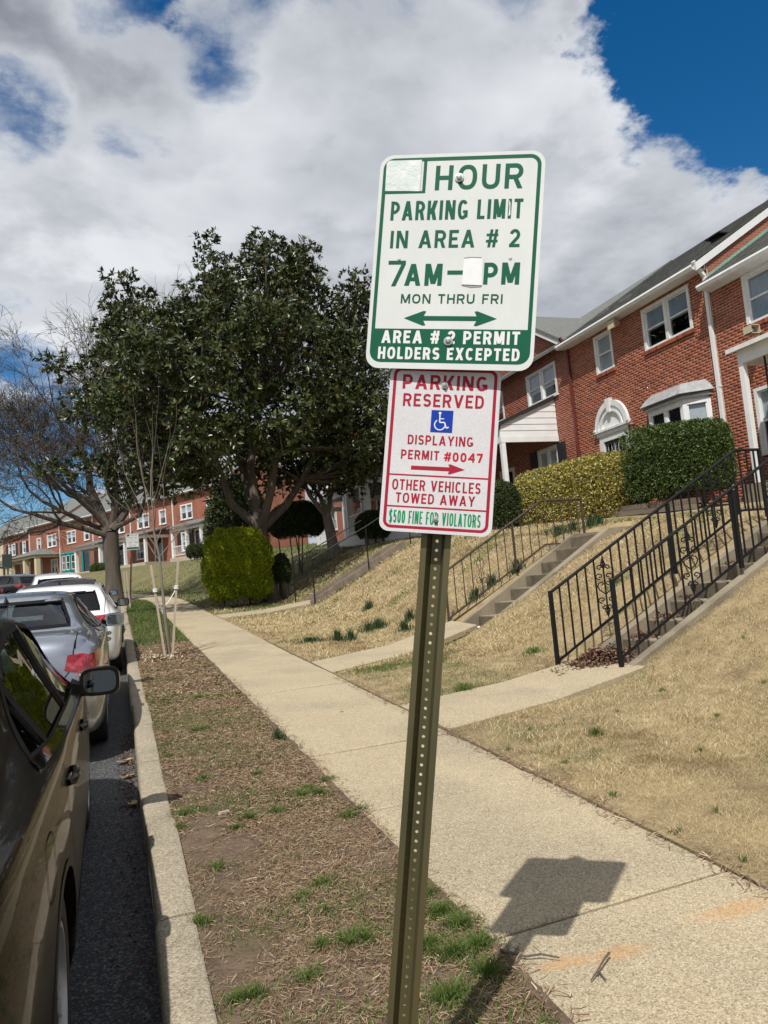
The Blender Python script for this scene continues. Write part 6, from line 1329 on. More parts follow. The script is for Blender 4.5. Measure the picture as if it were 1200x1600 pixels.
# --- the second parking sign, the street sign seen from behind
def far_sign():
    x, y = 0.40, 30.0; z = float(gy(y)); t = thing('parking_sign', 'distant green and white parking sign beside the bare tree trunk', 'street sign', (x, y, z))
    MB().bar((0, 0, -0.2), (0.22, 0, 2.75), 0.06, 0.04).build('post', 'iron_rusty', t)
    p = MB().prism(rrect(0.46, 0.61, 0.04, 4, 0.215, 2.37), -0.036, -0.03, 'y').build('sign_panel', 'film_white', t)
    ring_xz(rrect(0.43, 0.58, 0.03, 4, 0.215, 2.37), rrect(0.416, 0.566, 0.025, 4, 0.215, 2.37), -0.039).build('border', 'film_green', p)
    flat_xz([(0.01, 2.10), (0.42, 2.10), (0.42, 2.165), (0.01, 2.165)], -0.0392).build('band', 'film_green', p)
    for body, x0, x1, z0, z1 in (('2 HOUR', 0.03, 0.39, 2.57, 2.64), ('PARKING LIMIT', 0.035, 0.395, 2.49, 2.54), ('IN AREA # 2', 0.035, 0.395, 2.41, 2.455), ('7AM - 7PM', 0.035, 0.395, 2.31, 2.375), ('MON THRU FRI', 0.07, 0.36, 2.255, 2.285)):
        if body.startswith('2'): flat_xz([(0.03, 2.57), (0.12, 2.57), (0.12, 2.64), (0.03, 2.64)], -0.0395).build('hour_box', 'film_green', p); body = 'HOUR'; x0 = 0.15
        text_mesh(body if 'AM' not in body else '7AM-7PM', x0, x1, z0, z1, 'film_green', -0.0395, 0.085, 'lettering', p)
    flat_xz([(0.08, 2.21), (0.12, 2.228), (0.12, 2.216), (0.31, 2.216), (0.31, 2.228), (0.35, 2.21), (0.31, 2.192), (0.31, 2.204), (0.12, 2.204), (0.12, 2.192)], -0.0395).build('arrow', 'film_green', p)
far_sign()
def back_sign():
    x, y = -6.75, 56.0; z = float(gy(y)); t = thing('street_sign', 'dark back of a sign on a green pole at the left picture edge', 'street sign', (x, y, z))
    MB().tube([(0, 0, -0.1), (0, 0, 3.1)], 0.055, 8).build('post', 'pole_green', t); MB().box(-0.3, 0.3, -0.07, -0.056, 2.2, 3.15).build('sign_panel', 'dark_green_metal', t)
back_sign()
# ------------------------------------------------------------------ cars: x to the right, y forward from the rear bumper, z up
def pchip(xs, ys, x):
    xs = np.asarray(xs, float); ys = np.asarray(ys, float); h = np.diff(xs); dl = np.diff(ys) / h; m = np.zeros(len(xs))
    for i in range(1, len(xs) - 1):
        if dl[i - 1] * dl[i] > 0:
            w1, w2 = 2 * h[i] + h[i - 1], h[i] + 2 * h[i - 1]; m[i] = (w1 + w2) / (w1 / dl[i - 1] + w2 / dl[i])
    m[0], m[-1] = dl[0], dl[-1]; x = np.clip(np.asarray(x, float), xs[0], xs[-1]); i = np.clip(np.searchsorted(xs, x) - 1, 0, len(xs) - 2)
    t = (x - xs[i]) / h[i]; a, b = ys[i], ys[i + 1]
    return (2 * t**3 - 3 * t**2 + 1) * a + (t**3 - 2 * t**2 + t) * h[i] * m[i] + (-2 * t**3 + 3 * t**2) * b + (t**3 - t**2) * h[i] * m[i + 1]
SEDAN = dict(L=4.75, zt=[(0, .78), (.03, .97), (.10, 1.075), (.30, 1.115), (.62, 1.125), (.95, 1.24), (1.40, 1.385), (1.85, 1.435), (2.3, 1.445), (2.75, 1.41), (3.05, 1.335), (3.45, 1.15), (3.72, 1.03), (4.2, .94), (4.55, .84), (4.69, .72), (4.75, .56)],
             zb=[(0, .42), (.06, .30), (.3, .22), (1, .17), (3.8, .17), (4.5, .22), (4.70, .28), (4.75, .40)],
             wb=[(0, .60), (.05, .735), (.16, .815), (.4, .865), (.9, .895), (1.6, .915), (2.8, .915), (3.6, .905), (4.2, .87), (4.5, .79), (4.68, .66), (4.75, .50)],
             zB=[(0, .70), (.04, .82), (.12, .95), (.35, 1.01), (1.0, 1.035), (2.0, 1.005), (3.3, .95), (4.0, .89), (4.5, .76), (4.75, .52)],
             wr=[(0, .56), (.3, .74), (.62, .755), (1.0, .66), (1.45, .595), (2.0, .585), (2.7, .59), (3.1, .60), (3.6, .70), (4.2, .70), (4.75, .45)],
             axles=(1.04, 3.80), R=.335, arch=.385,
             glass=[[(1.02, 1.085), (1.32, 1.065), (1.32, 1.25), (1.20, 1.19)], [(1.38, 1.06), (2.30, 1.025), (2.30, 1.375), (1.95, 1.372), (1.60, 1.335), (1.38, 1.275)], [(2.37, 1.022), (3.30, .985), (3.40, 1.0), (3.22, 1.12), (2.95, 1.27), (2.72, 1.345), (2.37, 1.376)]],
             rear=[(-.60, 1.15), (.60, 1.15), (.50, 1.365), (-.50, 1.365)], ry=(.5, 1.6), front=[(-.64, 1.04), (.64, 1.04), (.50, 1.36), (-.50, 1.36)], fy=(2.75, 3.9),
             tail=[(.57, .825), (.68, .79), (.79, .80), (.80, .92), (.72, .945), (.60, .945)], tails=[(.03, .80), (.18, .815), (.36, .885), (.44, .935), (.24, .945), (.05, .925)],
             seams=[[(1.30, 1.0), (1.26, .90), (1.33, .72), (1.50, .50), (1.52, .30)], [(2.34, .975), (2.35, .60), (2.36, .30)], [(3.36, .95), (3.42, .75), (3.42, .45), (3.36, .30)], [(1.52, .285), (3.36, .285)]],
             handles=[(1.30, .93), (2.36, .905)], mirror=(3.20, .975), belt=[(1.0, 1.07), (1.36, 1.05), (2.3, 1.012), (3.44, .972)], cav=(.86, 3.62), fuel=(.74, .85))
NEAR = dict(SEDAN, tails=[(.03, .78), (.10, .79), (.13, .93), (.05, .94)])     # taller, wider cabin
_up = lambda z: z if z < 1.0 else 1.0 + (z - 1.0) * 1.12
NEAR['zt'] = [(y, _up(z) if y > .6 else z) for y, z in SEDAN['zt']]; NEAR['wr'] = [(y, w + (.055 if .9 < y < 3.3 else 0)) for y, w in SEDAN['wr']]
NEAR['glass'] = [[(y, _up(z) if z > 1.1 else z) for y, z in g] for g in SEDAN['glass']]
SUV = dict(L=4.40, zt=[(0, .80), (.03, 1.0), (.08, 1.06), (.22, 1.22), (.48, 1.46), (.62, 1.52), (1.1, 1.57), (1.8, 1.585), (2.3, 1.56), (2.65, 1.48), (3.0, 1.30), (3.35, 1.12), (3.9, 1.03), (4.2, .93), (4.36, .78), (4.40, .60)],
           zb=[(0, .45), (.06, .32), (.3, .25), (1, .22), (3.6, .22), (4.2, .27), (4.36, .33), (4.40, .45)],
           wb=[(0, .64), (.05, .77), (.15, .835), (.4, .875), (.9, .90), (2.6, .90), (3.4, .885), (3.9, .85), (4.2, .77), (4.35, .66), (4.4, .52)],
           zB=[(0, .72), (.04, .88), (.12, 1.0), (.35, 1.05), (1.0, 1.03), (3.0, .98), (3.7, .93), (4.2, .82), (4.4, .56)],
           wr=[(0, .58), (.1, .72), (.3, .68), (.6, .61), (1.2, .60), (2.3, .61), (2.7, .62), (3.2, .70), (3.8, .72), (4.4, .48)],
           axles=(.88, 3.54), R=.345, arch=.40,
           glass=[[(.62, 1.13), (1.05, 1.08), (1.05, 1.42), (.85, 1.40)], [(1.12, 1.075), (1.98, 1.045), (1.98, 1.475), (1.12, 1.46)], [(2.06, 1.04), (2.92, 1.02), (3.0, 1.04), (2.82, 1.20), (2.55, 1.36), (2.36, 1.44), (2.06, 1.475)]],
           rear=[(-.60, 1.12), (.60, 1.12), (.53, 1.42), (-.53, 1.42)], ry=(-.05, .62), front=[(-.64, 1.10), (.64, 1.10), (.52, 1.47), (-.52, 1.47)], fy=(2.3, 3.5),
           tail=[(.48, .90), (.76, .88), (.81, .93), (.80, 1.04), (.52, 1.03)], tails=[(.04, .90), (.30, .93), (.38, .98), (.28, 1.045), (.06, 1.03)],
           seams=[[(1.02, 1.06), (1.0, .9), (1.15, .6), (1.28, .32)], [(2.02, 1.04), (2.03, .6), (2.04, .32)], [(2.98, 1.0), (3.05, .75), (3.02, .34)]],
           handles=[(1.20, .92), (2.20, .90)], mirror=(2.82, 1.05), belt=[(.6, 1.12), (1.05, 1.07), (2.0, 1.035), (3.02, 1.012)], cav=(.42, 3.2), fuel=None)
def car_loft(S, inset=0.0, y0=None, y1=None, zfloor=None, ns=84):
    L = S['L']; f = lambda k, y: pchip(*zip(*S[k]), y)
    if y0 is None:
        t = np.linspace(0, 1, ns); y = L * (0.5 - 0.5 * np.cos(PI * t)) * 0.55 + L * t * 0.45
    else: y = np.linspace(y0, y1, 40)
    rings = []
    for s in y:
        zt, zb, wb, zB, wr = (float(f(k, s)) for k in ('zt', 'zb', 'wb', 'zB', 'wr'))
        zt -= inset; wb -= inset * 1.6; wr -= inset * 1.3; zb = zb if zfloor is None else zfloor
        zB = min(zB, zt - 0.012); drop = min(.075, .42 * (zt - zB)); zE = zt - drop; g = max(0.0, zE - zB - 0.03)
        wr = min(wr, wb * 0.93); zm = zb + (zB - zb) * 0.45
        P = [(0, zb), (.55 * wb, zb), (.88 * wb, zb + .015), (.955 * wb, zb + .07), (.985 * wb, zb + .18 * (zB - zb) + .05), (1.0 * wb, zm), (1.0 * wb, zB - .20 * (zB - zb)), (.988 * wb, zB - .055), (.968 * wb, zB - .008), (.945 * wb, zB + .012),
             (wr + (.945 * wb - wr) * .70, zB + .012 + g * .30 + .004), (wr + (.945 * wb - wr) * .36, zB + .012 + g * .65 + .004), (wr + (.945 * wb - wr) * .06, zE), (wr - .055, zE + drop * .55), (wr * .68, zE + drop * .86), (wr * .34, zE + drop * .97), (0, zt)]
        P = np.array(P); t = np.concatenate([[0], np.cumsum(np.maximum(1e-4, np.linalg.norm(np.diff(P, axis=0), axis=1)) ** 0.5)])
        k = 3; tt = np.unique(np.concatenate([np.linspace(t[i], t[i + 1], k + 1) for i in range(len(P) - 1)]))
        tg = np.zeros_like(P); tg[1:-1] = (P[2:] - P[:-2]) / (t[2:] - t[:-2])[:, None]; tg[0] = (P[1] - P[0]) / (t[1] - t[0]); tg[-1] = (P[-1] - P[-2]) / (t[-1] - t[-2]); tg[-1][1] = 0
        i = np.clip(np.searchsorted(t, tt, side='right') - 1, 0, len(P) - 2); h = (t[i + 1] - t[i])[:, None]; u = ((tt - t[i])[:, None]) / h
        Q = (2 * u**3 - 3 * u**2 + 1) * P[i] + (u**3 - 2 * u**2 + u) * h * tg[i] + (-2 * u**3 + 3 * u**2) * P[i + 1] + (u**3 - u**2) * h * tg[i + 1]
        Q[:, 0] = np.maximum(Q[:, 0], 0); Q[0, 0] = Q[-1, 0] = 0
        full = np.concatenate([Q, Q[-2:0:-1] * [-1, 1]]); rings.append(np.stack([full[:, 0], np.full(len(full), s), full[:, 1]], 1))
    n = len(rings[0]); V = np.concatenate(rings); F = []
    for i in range(len(rings) - 1):
        for j in range(n): F.append((i * n + j, i * n + (j + 1) % n, (i + 1) * n + (j + 1) % n, (i + 1) * n + j))
    F.append(tuple(range(n - 1, -1, -1))); F.append(tuple((len(rings) - 1) * n + j for j in range(n)))
    mb = MB(); mb.v = [tuple(map(float, p)) for p in V]; mb.f = F; mb.m = [0] * len(F); return mb
def boolean(me, cutters, op='DIFFERENCE'):
    a = bpy.data.objects.new('tmp', me); COL.objects.link(a); tmp = []
    for c in cutters:
        o = bpy.data.objects.new('tmp', c); COL.objects.link(o); tmp.append(o); md = a.modifiers.new('b', 'BOOLEAN'); md.operation = op; md.object = o; md.solver = 'EXACT'
    dg = bpy.context.evaluated_depsgraph_get(); r = bpy.data.meshes.new_from_object(a.evaluated_get(dg), depsgraph=dg)
    for o in [a] + tmp: bpy.data.objects.remove(o)
    return r
class Surf:
    """ray casts onto the closed body: point and outward normal"""
    def __init__(s, mb): s.b = BVHTree.FromPolygons(mb.v, mb.f)
    def cast(s, o, d):
        h = s.b.ray_cast(Vector(o), Vector(d))
        if h[0] is None: return (None, None)
        n = h[1]; return (h[0], n if n.dot(Vector(d)) < 0 else -n)
    def side(s, y, z, sg=1): return s.cast((sg * 2.0, y, z), (-sg, 0, 0))
    def rear(s, x, z): return s.cast((x, -1.0, z), (0, 1, 0))
    def front(s, x, z): return s.cast((x, 7.0, z), (0, -1, 0))
    def top(s, x, y): return s.cast((x, y, 3.0), (0, 0, -1))
def patch(poly, cast, off, step=0.06, grow=0.0, skirt=0.0):
    """a polygon drawn in a flat view, cut into a grid and laid on the body surface"""
    poly = np.array(poly, float)
    if grow: c = poly.mean(0); d = poly - c; poly = c + d * (1 + grow / np.maximum(0.05, np.linalg.norm(d, axis=1, keepdims=True)))
    bm = bmesh.new(); bm.faces.new([bm.verts.new((p[0], p[1], 0)) for p in poly])
    for ax in (0, 1):
        lo, hi = poly[:, ax].min(), poly[:, ax].max(); k = int((hi - lo) / step)
        for i in range(1, k + 1):
            co = [0, 0, 0]; co[ax] = lo + (hi - lo) * i / (k + 1); no = [0, 0, 0]; no[ax] = 1
            bmesh.ops.bisect_plane(bm, geom=bm.verts[:] + bm.edges[:] + bm.faces[:], plane_co=co, plane_no=no)
    bm.verts.ensure_lookup_table(); V = []; ok = True; last = None
    bv = {}
    for v in bm.verts:
        p, n = cast(v.co.x, v.co.y)
        if p is None: p, n = last if last else (Vector((0, 0, 0)), Vector((0, 0, 1)))
        last = (p, n); bv[v.index] = len(V); V.append(tuple(p + n * off))
    F = [tuple(v.index for v in f.verts) for f in bm.faces]
    mb = MB().add(V, F)
    if skirt:
        for e in bm.edges:
            if e.is_boundary:
                a, b = e.verts[0].index, e.verts[1].index; k = len(mb.v)
                for q in (a, b):
                    p, n = cast(bm.verts[q].co.x, bm.verts[q].co.y); p = p if p is not None else Vector(V[q]); n = n if n is not None else Vector((0, 0, 1)); mb.v.append(tuple(p - n * skirt))
                mb.f.append((a, b, k + 1, k)); mb.m.append(0)
    bm.free(); return mb
def ribbon(pts, cast, w, off, closed=False, n=6):
    P = [np.array(p, float) for p in pts]; 
    if closed: P = P + [P[0]]
    Q = []
    for a, b in zip(P[:-1], P[1:]):
        for i in range(n): Q.append(a + (b - a) * i / n)
    Q.append(P[-1]); V = []; k = len(Q)
    for i in range(k):
        if closed: d = Q[(i + 1) % (k - 1)] - Q[(i - 1) % (k - 1)]
        else: d = Q[min(i + 1, k - 1)] - Q[max(i - 1, 0)]
        d /= max(1e-9, np.linalg.norm(d)); nn = np.array([-d[1], d[0]]) * w / 2
        for q in (Q[i] - nn, Q[i] + nn):
            p, nr = cast(*q)
            if p is None: p, nr = cast(*Q[i])
            if p is None: p = Vector(V[-1]) if V else Vector((0, 0, 0)); nr = Vector((0, 0, 0))
            V.append(tuple(p + nr * off))
    return MB().add(V, [(2 * i, 2 * i + 1, 2 * i + 3, 2 * i + 2) for i in range(k - 1)])
def join(mbs):
    r = MB()
    for m in mbs: r.add(m.v, m.f)
    return r
def wheel_parts(R, W=0.21):
    """tyre, rim with ten spokes, brake disc; axle along x, outside at +x"""
    ty = MB(); h = W / 2; ri = R * 0.66
    ty.lathe([(ri, -h * 0.85), (ri + 0.015, -h), (R * 0.90, -h * 1.02), (R * 0.975, -h * 0.9), (R, -h * 0.6), (R, -h * 0.2), (R * 0.985, -h * 0.15), (R * 0.985, -h * 0.05), (R, 0), (R, h * 0.3), (R * 0.985, h * 0.35), (R, h * 0.6), (R * 0.975, h * 0.9), (R * 0.90, h * 1.02), (ri + 0.015, h), (ri, h * 0.85)], 'x', n=40)
    rm = MB(); rm.lathe([(ri, -h * 0.85), (ri * 0.95, -h * 0.5), (ri * 0.93, h * 0.4), (ri, h * 0.86), (ri + 0.006, h * 0.98), (ri - 0.012, h * 0.98), (ri * 0.94, h * 0.72)], 'x', n=40)
    rm.lathe([(0.0, h * 0.80), (0.035, h * 0.80), (0.05, h * 0.74), (0.055, h * 0.5), (0, h * 0.5)], 'x', n=16)
    for k in range(10):
        a = 2 * PI * k / 10 + (0.09 if k % 2 else -0.09); c, s = math.cos(a), math.sin(a)
        def P(r, w, x): return (x, r * c - w * s, r * s + w * c)
        rm.hexa([P(0.04, -0.016, h * 0.55), P(0.04, 0.016, h * 0.55), P(0.04, 0.016, h * 0.76), P(0.04, -0.016, h * 0.76)], [P(ri * 0.96, -0.021, h * 0.62), P(ri * 0.96, 0.021, h * 0.62), P(ri * 0.96, 0.021, h * 0.84), P(ri * 0.96, -0.021, h * 0.84)])
    br = MB(); br.lathe([(0.0, h * 0.2), (ri * 0.7, h * 0.2), (ri * 0.7, h * 0.1), (0, h * 0.1)], 'x', n=24)
    br.lathe([(0.0, -h * 0.3), (ri * 0.93, -h * 0.3)], 'x', n=24)
    return ty.mesh('tyre', 'rubber', True), rm.mesh('rim', 'alloy', True), br.mesh('brake_disc', 'black_trim')
CARMESH = {}
def car_meshes(key, S):
    if key in CARMESH: return CARMESH[key]
    lo = car_loft(S); sf = Surf(lo); L = S['L']; D = {}
    cuts = [car_loft(S, 0.055, *S['cav'], zfloor=0.36).mesh('c', [])]
    w = MB()
    for ay in S['axles']:
        for sg in (-1, 1):
            w2 = MB(); w2.lathe([(0, 0.60), (S['arch'], 0.60), (S['arch'], 1.1), (0, 1.1)], 'x', (0, ay, S['R']), 40); w2.v = [(x * sg, y, z) for x, y, z in w2.v]
            bm = bmesh.new(); 
            cuts.append(MBclean(w2))
    for poly in S['glass']:
        for sg in (-1, 1): cuts.append(MB().prism(poly, 0.30 * sg, 1.3 * sg, 'x').mesh('c', []))
    cuts.append(MB().prism([(x, z) for x, z in S['rear']], S['ry'][0], S['ry'][1], 'y').mesh('c', [])); cuts.append(MB().prism([(x, z) for x, z in S['front']], S['fy'][0], S['fy'][1], 'y').mesh('c', []))
    body = boolean(lo.mesh('body', 'paint_black'), cuts)
    body.polygons.foreach_set('use_smooth', [True] * len(body.polygons)); body.set_sharp_from_angle(angle=math.radians(32)); D['body'] = [('body', body, None)]
    add = lambda nm, mb, m, smooth=True, fix=False: D.setdefault('parts', []).append((nm, mb.mesh(nm, m, smooth, fix)))
    for sg in (-1, 1):
        cs = lambda y, z, sg=sg: sf.side(y, z, sg)
        for poly in S['glass']: add('side_window', patch(poly, cs, -0.010, 0.12, 0.02), 'car_glass')
        [add('window_trim', ribbon(poly, cs, 0.026, 0.0025, True), 'black_trim') for poly in S['glass']]
        g1, g2, g3 = S['glass']; [add('pillar_trim', patch(q, cs, 0.0015, 0.1, 0.012), 'black_trim') for q in ([g2[1], g3[0], g3[-1], g2[2]], [g1[1], g2[0], g2[-1], g1[2]])]
        add('belt_moulding', ribbon(S['belt'], cs, 0.032, 0.006), 'black_gloss')
        [add('door_seam', ribbon(s, cs, 0.007, 0.0024, False, 14), 'black_trim') for s in S['seams']]
        add('sill_trim', ribbon([(S['axles'][0] + S['arch'] + .02, .245), (S['axles'][1] - S['arch'] - .02, .245)], cs, 0.10, 0.003), 'black_trim')
        if S['fuel'] and sg > 0:
            fy, fz = S['fuel']; add('fuel_door', ribbon([(fy + 0.085 * math.copysign(abs(math.cos(a)) ** .6, math.cos(a)), fz + 0.085 * math.copysign(abs(math.sin(a)) ** .6, math.sin(a))) for a in np.linspace(0, 2 * PI, 25)[:-1]], cs, 0.006, 0.0016, True, 2), 'black_trim')
        for hy, hz in S['handles']:
            p, n = cs(hy, hz); p2, n2 = cs(hy + 0.2, hz); q = Vector(p); d = (p2 - p)
            h = MB(); h.tube([q + n * 0.002, q + d * 0.10 + n * 0.018, q + d * 0.5 + n * 0.024, q + d * 0.90 + n * 0.018, q + d + n * 0.002], [0.012, 0.015, 0.016, 0.015, 0.012], 8)
            D.setdefault('handles', []).append(('door_handle', h.mesh('door_handle', 'paint_black', True)))
        # wheel arch lip
        for ay in S['axles']:
            a = np.linspace(-0.15, PI + 0.15, 19); rr = S['arch'] + 0.012
            add('arch_lip', ribbon([(ay + rr * math.cos(q), S['R'] + rr * math.sin(q)) for q in a], cs, 0.026, 0.004, False, 1), 'black_gloss' if False else 'paint_black')
        # tail light wraps from the back round to the side
        tl = join([patch([(x * sg, z) for x, z in S['tail']], sf.rear, 0.006, 0.05, skirt=0.004), patch(S['tails'], cs, 0.006, 0.05, skirt=0.004)])
        add('tail_light', tl, 'red_lens'); sg and S['fuel'] is None and add('reverse_light', patch([(x * sg, z) for x, z in [(S['tail'][0][0] + .03, S['tail'][0][1] + .01), (S['tail'][0][0] + .13, S['tail'][0][1] + .0), (S['tail'][0][0] + .14, S['tail'][0][1] + .04), (S['tail'][0][0] + .04, S['tail'][0][1] + .05)]], sf.rear, 0.008, 0.05), 'clear_lens')
        add('head_light', patch([(x * sg, z) for x, z in [(.40, .62), (.66, .66), (.70, .74), (.45, .70)]], sf.front, 0.006, 0.05, skirt=0.004), 'clear_lens')
        # mirror
        my, mz = S['mirror']; p, n = cs(my, mz); x0 = abs(p.x)
        m = MB(); ring = lambda cx, y, sx, sz, z: [(sg * (cx + sx * math.copysign(abs(math.cos(a)) ** .55, math.cos(a))), y, z + sz * math.copysign(abs(math.sin(a)) ** .55, math.sin(a))) for a in np.linspace(0, 2 * PI, 25)[:-1]]
        cx = x0 + 0.135; zc = mz + 0.035; R4 = [ring(cx, my - 0.055, .088, .062, zc), ring(cx, my - 0.055, .106, .080, zc), ring(cx, my - 0.03, .112, .084, zc), ring(cx - 0.01, my + 0.045, .098, .070, zc - .005), ring(cx - 0.02, my + 0.09, .055, .038, zc - .01)]
        V = [q for r in R4 for q in r]; F = [(i * 24 + j, i * 24 + (j + 1) % 24, (i + 1) * 24 + (j + 1) % 24, (i + 1) * 24 + j) for i in range(4) for j in range(24)] + [tuple(range(96, 120))]
        m.add(V, F); D.setdefault('mirrors', []).append(('mirror', m.mesh('mirror', 'black_gloss', True), MB().add([(x, y + 0.004, z) for x, y, z in ring(cx, my - 0.055, .094, .068, zc)], [tuple(range(24))]).mesh('mirror_glass', 'mirror_glass', False, False)))
        add('mirror_arm', MB().hexa([(sg * (x0 - .03), my + .10, mz - .04), (sg * (x0 - .03), my - .10, mz - .04), (sg * (x0 - .02), my - .10, mz + .05), (sg * (x0 - .02), my + .10, mz + .05)], [(sg * (x0 + .08), my + .05, zc - .075), (sg * (x0 + .08), my - .02, zc - .075), (sg * (x0 + .08), my - .02, zc - .03), (sg * (x0 + .08), my + .05, zc - .03)]), 'black_trim', False, True)
    add('rear_window', patch(S['rear'], sf.rear, -0.008, 0.12, 0.02), 'car_glass'); add('windshield', patch(S['front'], sf.front, -0.008, 0.12, 0.02), 'car_glass')
    add('glass_seal', ribbon(S['rear'], sf.rear, 0.026, 0.0025, True), 'black_trim'); add('glass_seal', ribbon(S['front'], sf.front, 0.026, 0.0025, True), 'black_trim')
    zl = S['zt'][2][1]
    add('trunk_seam', ribbon([(-.66, zl - .02), (-.62, S['tail'][0][1]), (-.45, .62), (.45, .62), (.62, S['tail'][0][1]), (.66, zl - .02)], sf.rear, 0.008, 0.003, False, 14), 'black_trim')
    for sg in (-1, 1): add('trunk_seam', ribbon([(.66 * sg, .10), (.68 * sg, .35), (.62 * sg, .60)], sf.top, 0.007, 0.003, False, 14), 'black_trim')
    add('rear_bumper_trim', patch([(-.55, .34), (.55, .34), (.60, .44), (-.60, .44)], sf.rear, 0.004, 0.1), 'black_trim')
    add('number_plate', patch([(-.155, .70), (.155, .70), (.155, .855), (-.155, .855)], sf.rear, 0.010, 0.2, skirt=0.004), 'plate_white')
    add('antenna', MB().add([(0, S['cav'][0] + .62, 0), (0.028, S['cav'][0] + .50, -0.005), (-0.028, S['cav'][0] + .50, -0.005), (0, S['cav'][0] + .46, 0.0), (0, S['cav'][0] + .47, 0.065)], [(0, 1, 4), (1, 3, 4), (3, 2, 4), (2, 0, 4)]), 'black_gloss', False)
    nm, me = D['parts'][-1]; zr = sf.top(0, S['cav'][0] + .5)[0].z + 0.004; me.transform(Matrix.Translation((0, 0, zr)))
    # cabin: seats, dash, steering wheel, dark floor pan
    c0, c1 = S['cav']; seat = MB()
    for x in (-.37, .37):
        y = c0 + 1.55
        seat.hexa([(x - .24, y - .05, .55), (x + .24, y - .05, .55), (x + .24, y + .10, .55), (x - .24, y + .10, .55)], [(x - .19, y - .27, 1.06), (x + .19, y - .27, 1.06), (x + .19, y - .17, 1.06), (x - .19, y - .17, 1.06)])
        seat.hexa([(x - .12, y - .28, 1.09), (x + .12, y - .28, 1.09), (x + .12, y - .19, 1.09), (x - .12, y - .19, 1.09)], [(x - .10, y - .29, 1.25), (x + .10, y - .29, 1.25), (x + .10, y - .21, 1.25), (x - .10, y - .21, 1.25)])
        seat.box(x - .25, x + .25, y - .02, y + .50, .42, .58)
    seat.hexa([(-.62, c0 + .62, .5), (.62, c0 + .62, .5), (.62, c0 + .74, .5), (-.62, c0 + .74, .5)], [(-.58, c0 + .38, 1.02), (.58, c0 + .38, 1.02), (.58, c0 + .48, 1.02), (-.58, c0 + .48, 1.02)]).box(-.62, .62, c0 + .7, c0 + 1.15, .40, .56)
    for x in (-.36, .36): seat.hexa([(x - .11, c0 + .36, 1.03), (x + .11, c0 + .36, 1.03), (x + .11, c0 + .45, 1.03), (x - .11, c0 + .45, 1.03)], [(x - .09, c0 + .35, 1.13), (x + .09, c0 + .35, 1.13), (x + .09, c0 + .42, 1.13), (x - .09, c0 + .42, 1.13)])
    add('seats', seat, 'seat_cloth', False, True)
    add('dashboard', MB().hexa([(-.70, c1 - .75, .75), (.70, c1 - .75, .75), (.70, c1 - .10, .75), (-.70, c1 - .10, .75)], [(-.68, c1 - .70, .93), (.68, c1 - .70, .93), (.68, c1 - .12, .95), (-.68, c1 - .12, .95)]).tube([(-.37 + .18 * math.cos(a), c1 - .83 + .06 * math.sin(a), .90 + .17 * math.sin(a)) for a in np.linspace(0, 2 * PI, 17)], 0.016, 6, 0, False), 'seat_cloth', False, True)
    add('underbody', MB().box(-.58, .58, .35, L - .35, .18, .34), 'black_trim', False, True)
    D['wheels'] = [(sg, ay) for ay in S['axles'] for sg in (-1, 1)]; D['wm'] = wheel_parts(S['R'])
    CARMESH[key] = D; return D
def MBclean(mb):
    me = mb.mesh('c', []); bm = bmesh.new(); bm.from_mesh(me); bmesh.ops.remove_doubles(bm, verts=bm.verts, dist=1e-5); bmesh.ops.recalc_face_normals(bm, faces=bm.faces); bm.to_mesh(me); bm.free(); return me
def repaint(me, old, new):
    if not any(m and m.name == old for m in me.materials): return me
    c = me.copy()
    for i, m in enumerate(c.materials):
        if m and m.name == old: c.materials[i] = MATS[new]
    return c
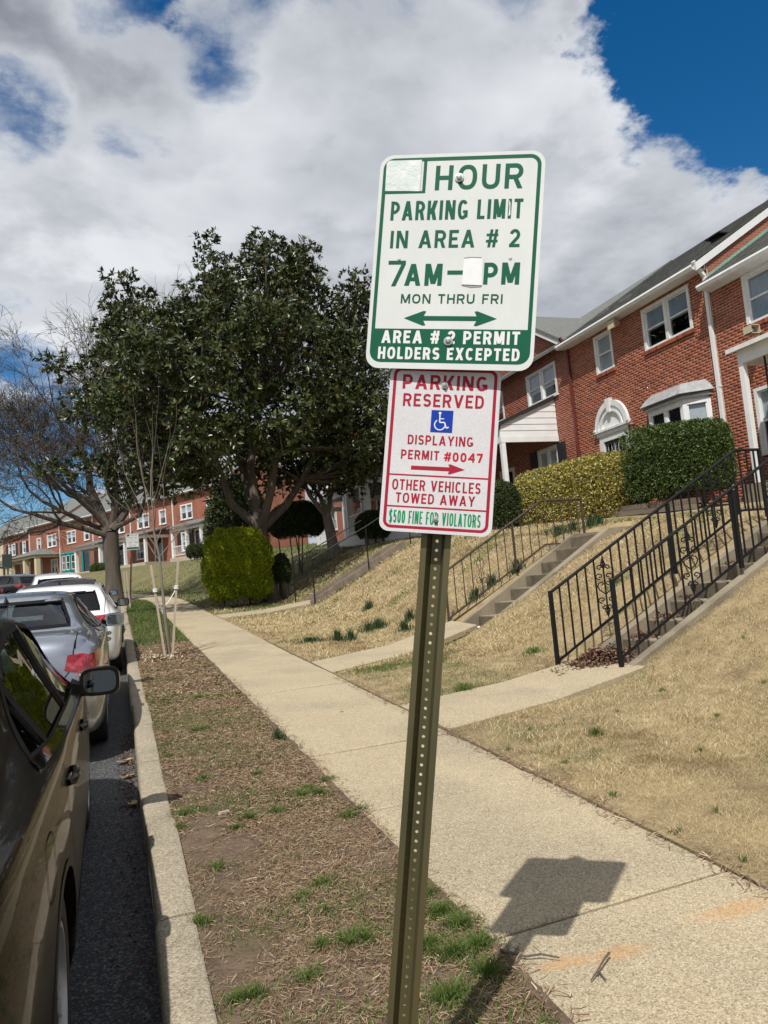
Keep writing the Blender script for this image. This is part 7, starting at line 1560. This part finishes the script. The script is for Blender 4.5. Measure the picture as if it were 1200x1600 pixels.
def car(label, key, S, loc, rz, paint, pitch=G, name='parked_car', roofm=None, handle=None, glass=None, sz=1.0):
    D = car_meshes(key, S); t = thing(name, label, 'car', loc, 0, 'cars parked along the kerb'); t.rotation_euler = (math.atan(pitch), 0, rz); t.scale = (1, 1, sz)
    for nm, me, _ in D['body']: link(nm, repaint(me, 'paint_black', paint), t)
    for nm, me in D['parts']:
        m2 = repaint(me, 'paint_black', paint)
        if glass and nm in ('side_window', 'rear_window', 'windshield'): m2 = repaint(m2, 'car_glass', glass)
        link(nm, m2, t)
    for nm, me in D['handles']: link(nm, repaint(me, 'paint_black', handle or paint), t)
    for nm, me, gl in D['mirrors']: o = link(nm, repaint(me, 'black_gloss', paint if paint != 'paint_white' else 'black_gloss'), t); link('mirror_glass', gl, o)
    for sg, ay in D['wheels']:
        w = link('wheel', D['wm'][0], t); w.location = (sg * 0.775, ay, S['R']); w.rotation_euler = (0, 0, 0 if sg > 0 else PI)
        link('rim', D['wm'][1], w); link('brake_disc', D['wm'][2], w)
    if roofm:
        lo = Surf(car_loft(S)); a, b = S['cav'][0] + .35, S['fy'][0] + .25
        link('roof_panel', patch([(-.52, a), (.52, a), (.52, b), (-.52, b)], lo.top, 0.004, 0.15, skirt=0.003).mesh('roof_panel', roofm, True, False), t)
    return t
def park(x, y): return (x, y, float(gy(y)) + ROAD + 0.004)
car('nearest parked car, dark bronze black sedan cut by the left picture edge', 'near', NEAR, park(-1.09, 1.70), math.radians(0.4), 'paint_black')
car('silver sedan parked directly ahead of the dark near car', 'sedan', SEDAN, park(-1.02, 7.05), math.radians(0.3), 'paint_silver', handle='chrome')
car('white hatchback with a dark roof parked ahead of the silver sedan', 'suv', SUV, park(-0.86, 12.35), 0.0, 'paint_white', roofm='shutter', glass='dark_car_glass', sz=0.92)
car('dark maroon sedan parked ahead of the white hatchback', 'sedan', SEDAN, park(-1.08, 17.4), 0.0, 'paint_maroon')
car('white hatchback mostly hidden ahead of the maroon sedan', 'suv', SUV, park(-1.55, 23.8), math.radians(6), 'paint_white', glass='dark_car_glass')
car('black sport utility car turned left on the far bend', 'suv', SUV, (-4.0, 43.2, float(gy(43.2)) + ROAD), math.radians(38), 'paint_charcoal', glass='dark_car_glass')
car('red car barely showing at the left picture edge', 'sedan', SEDAN, (-5.9, 42.0, float(gy(42)) + ROAD), math.radians(40), 'paint_red')
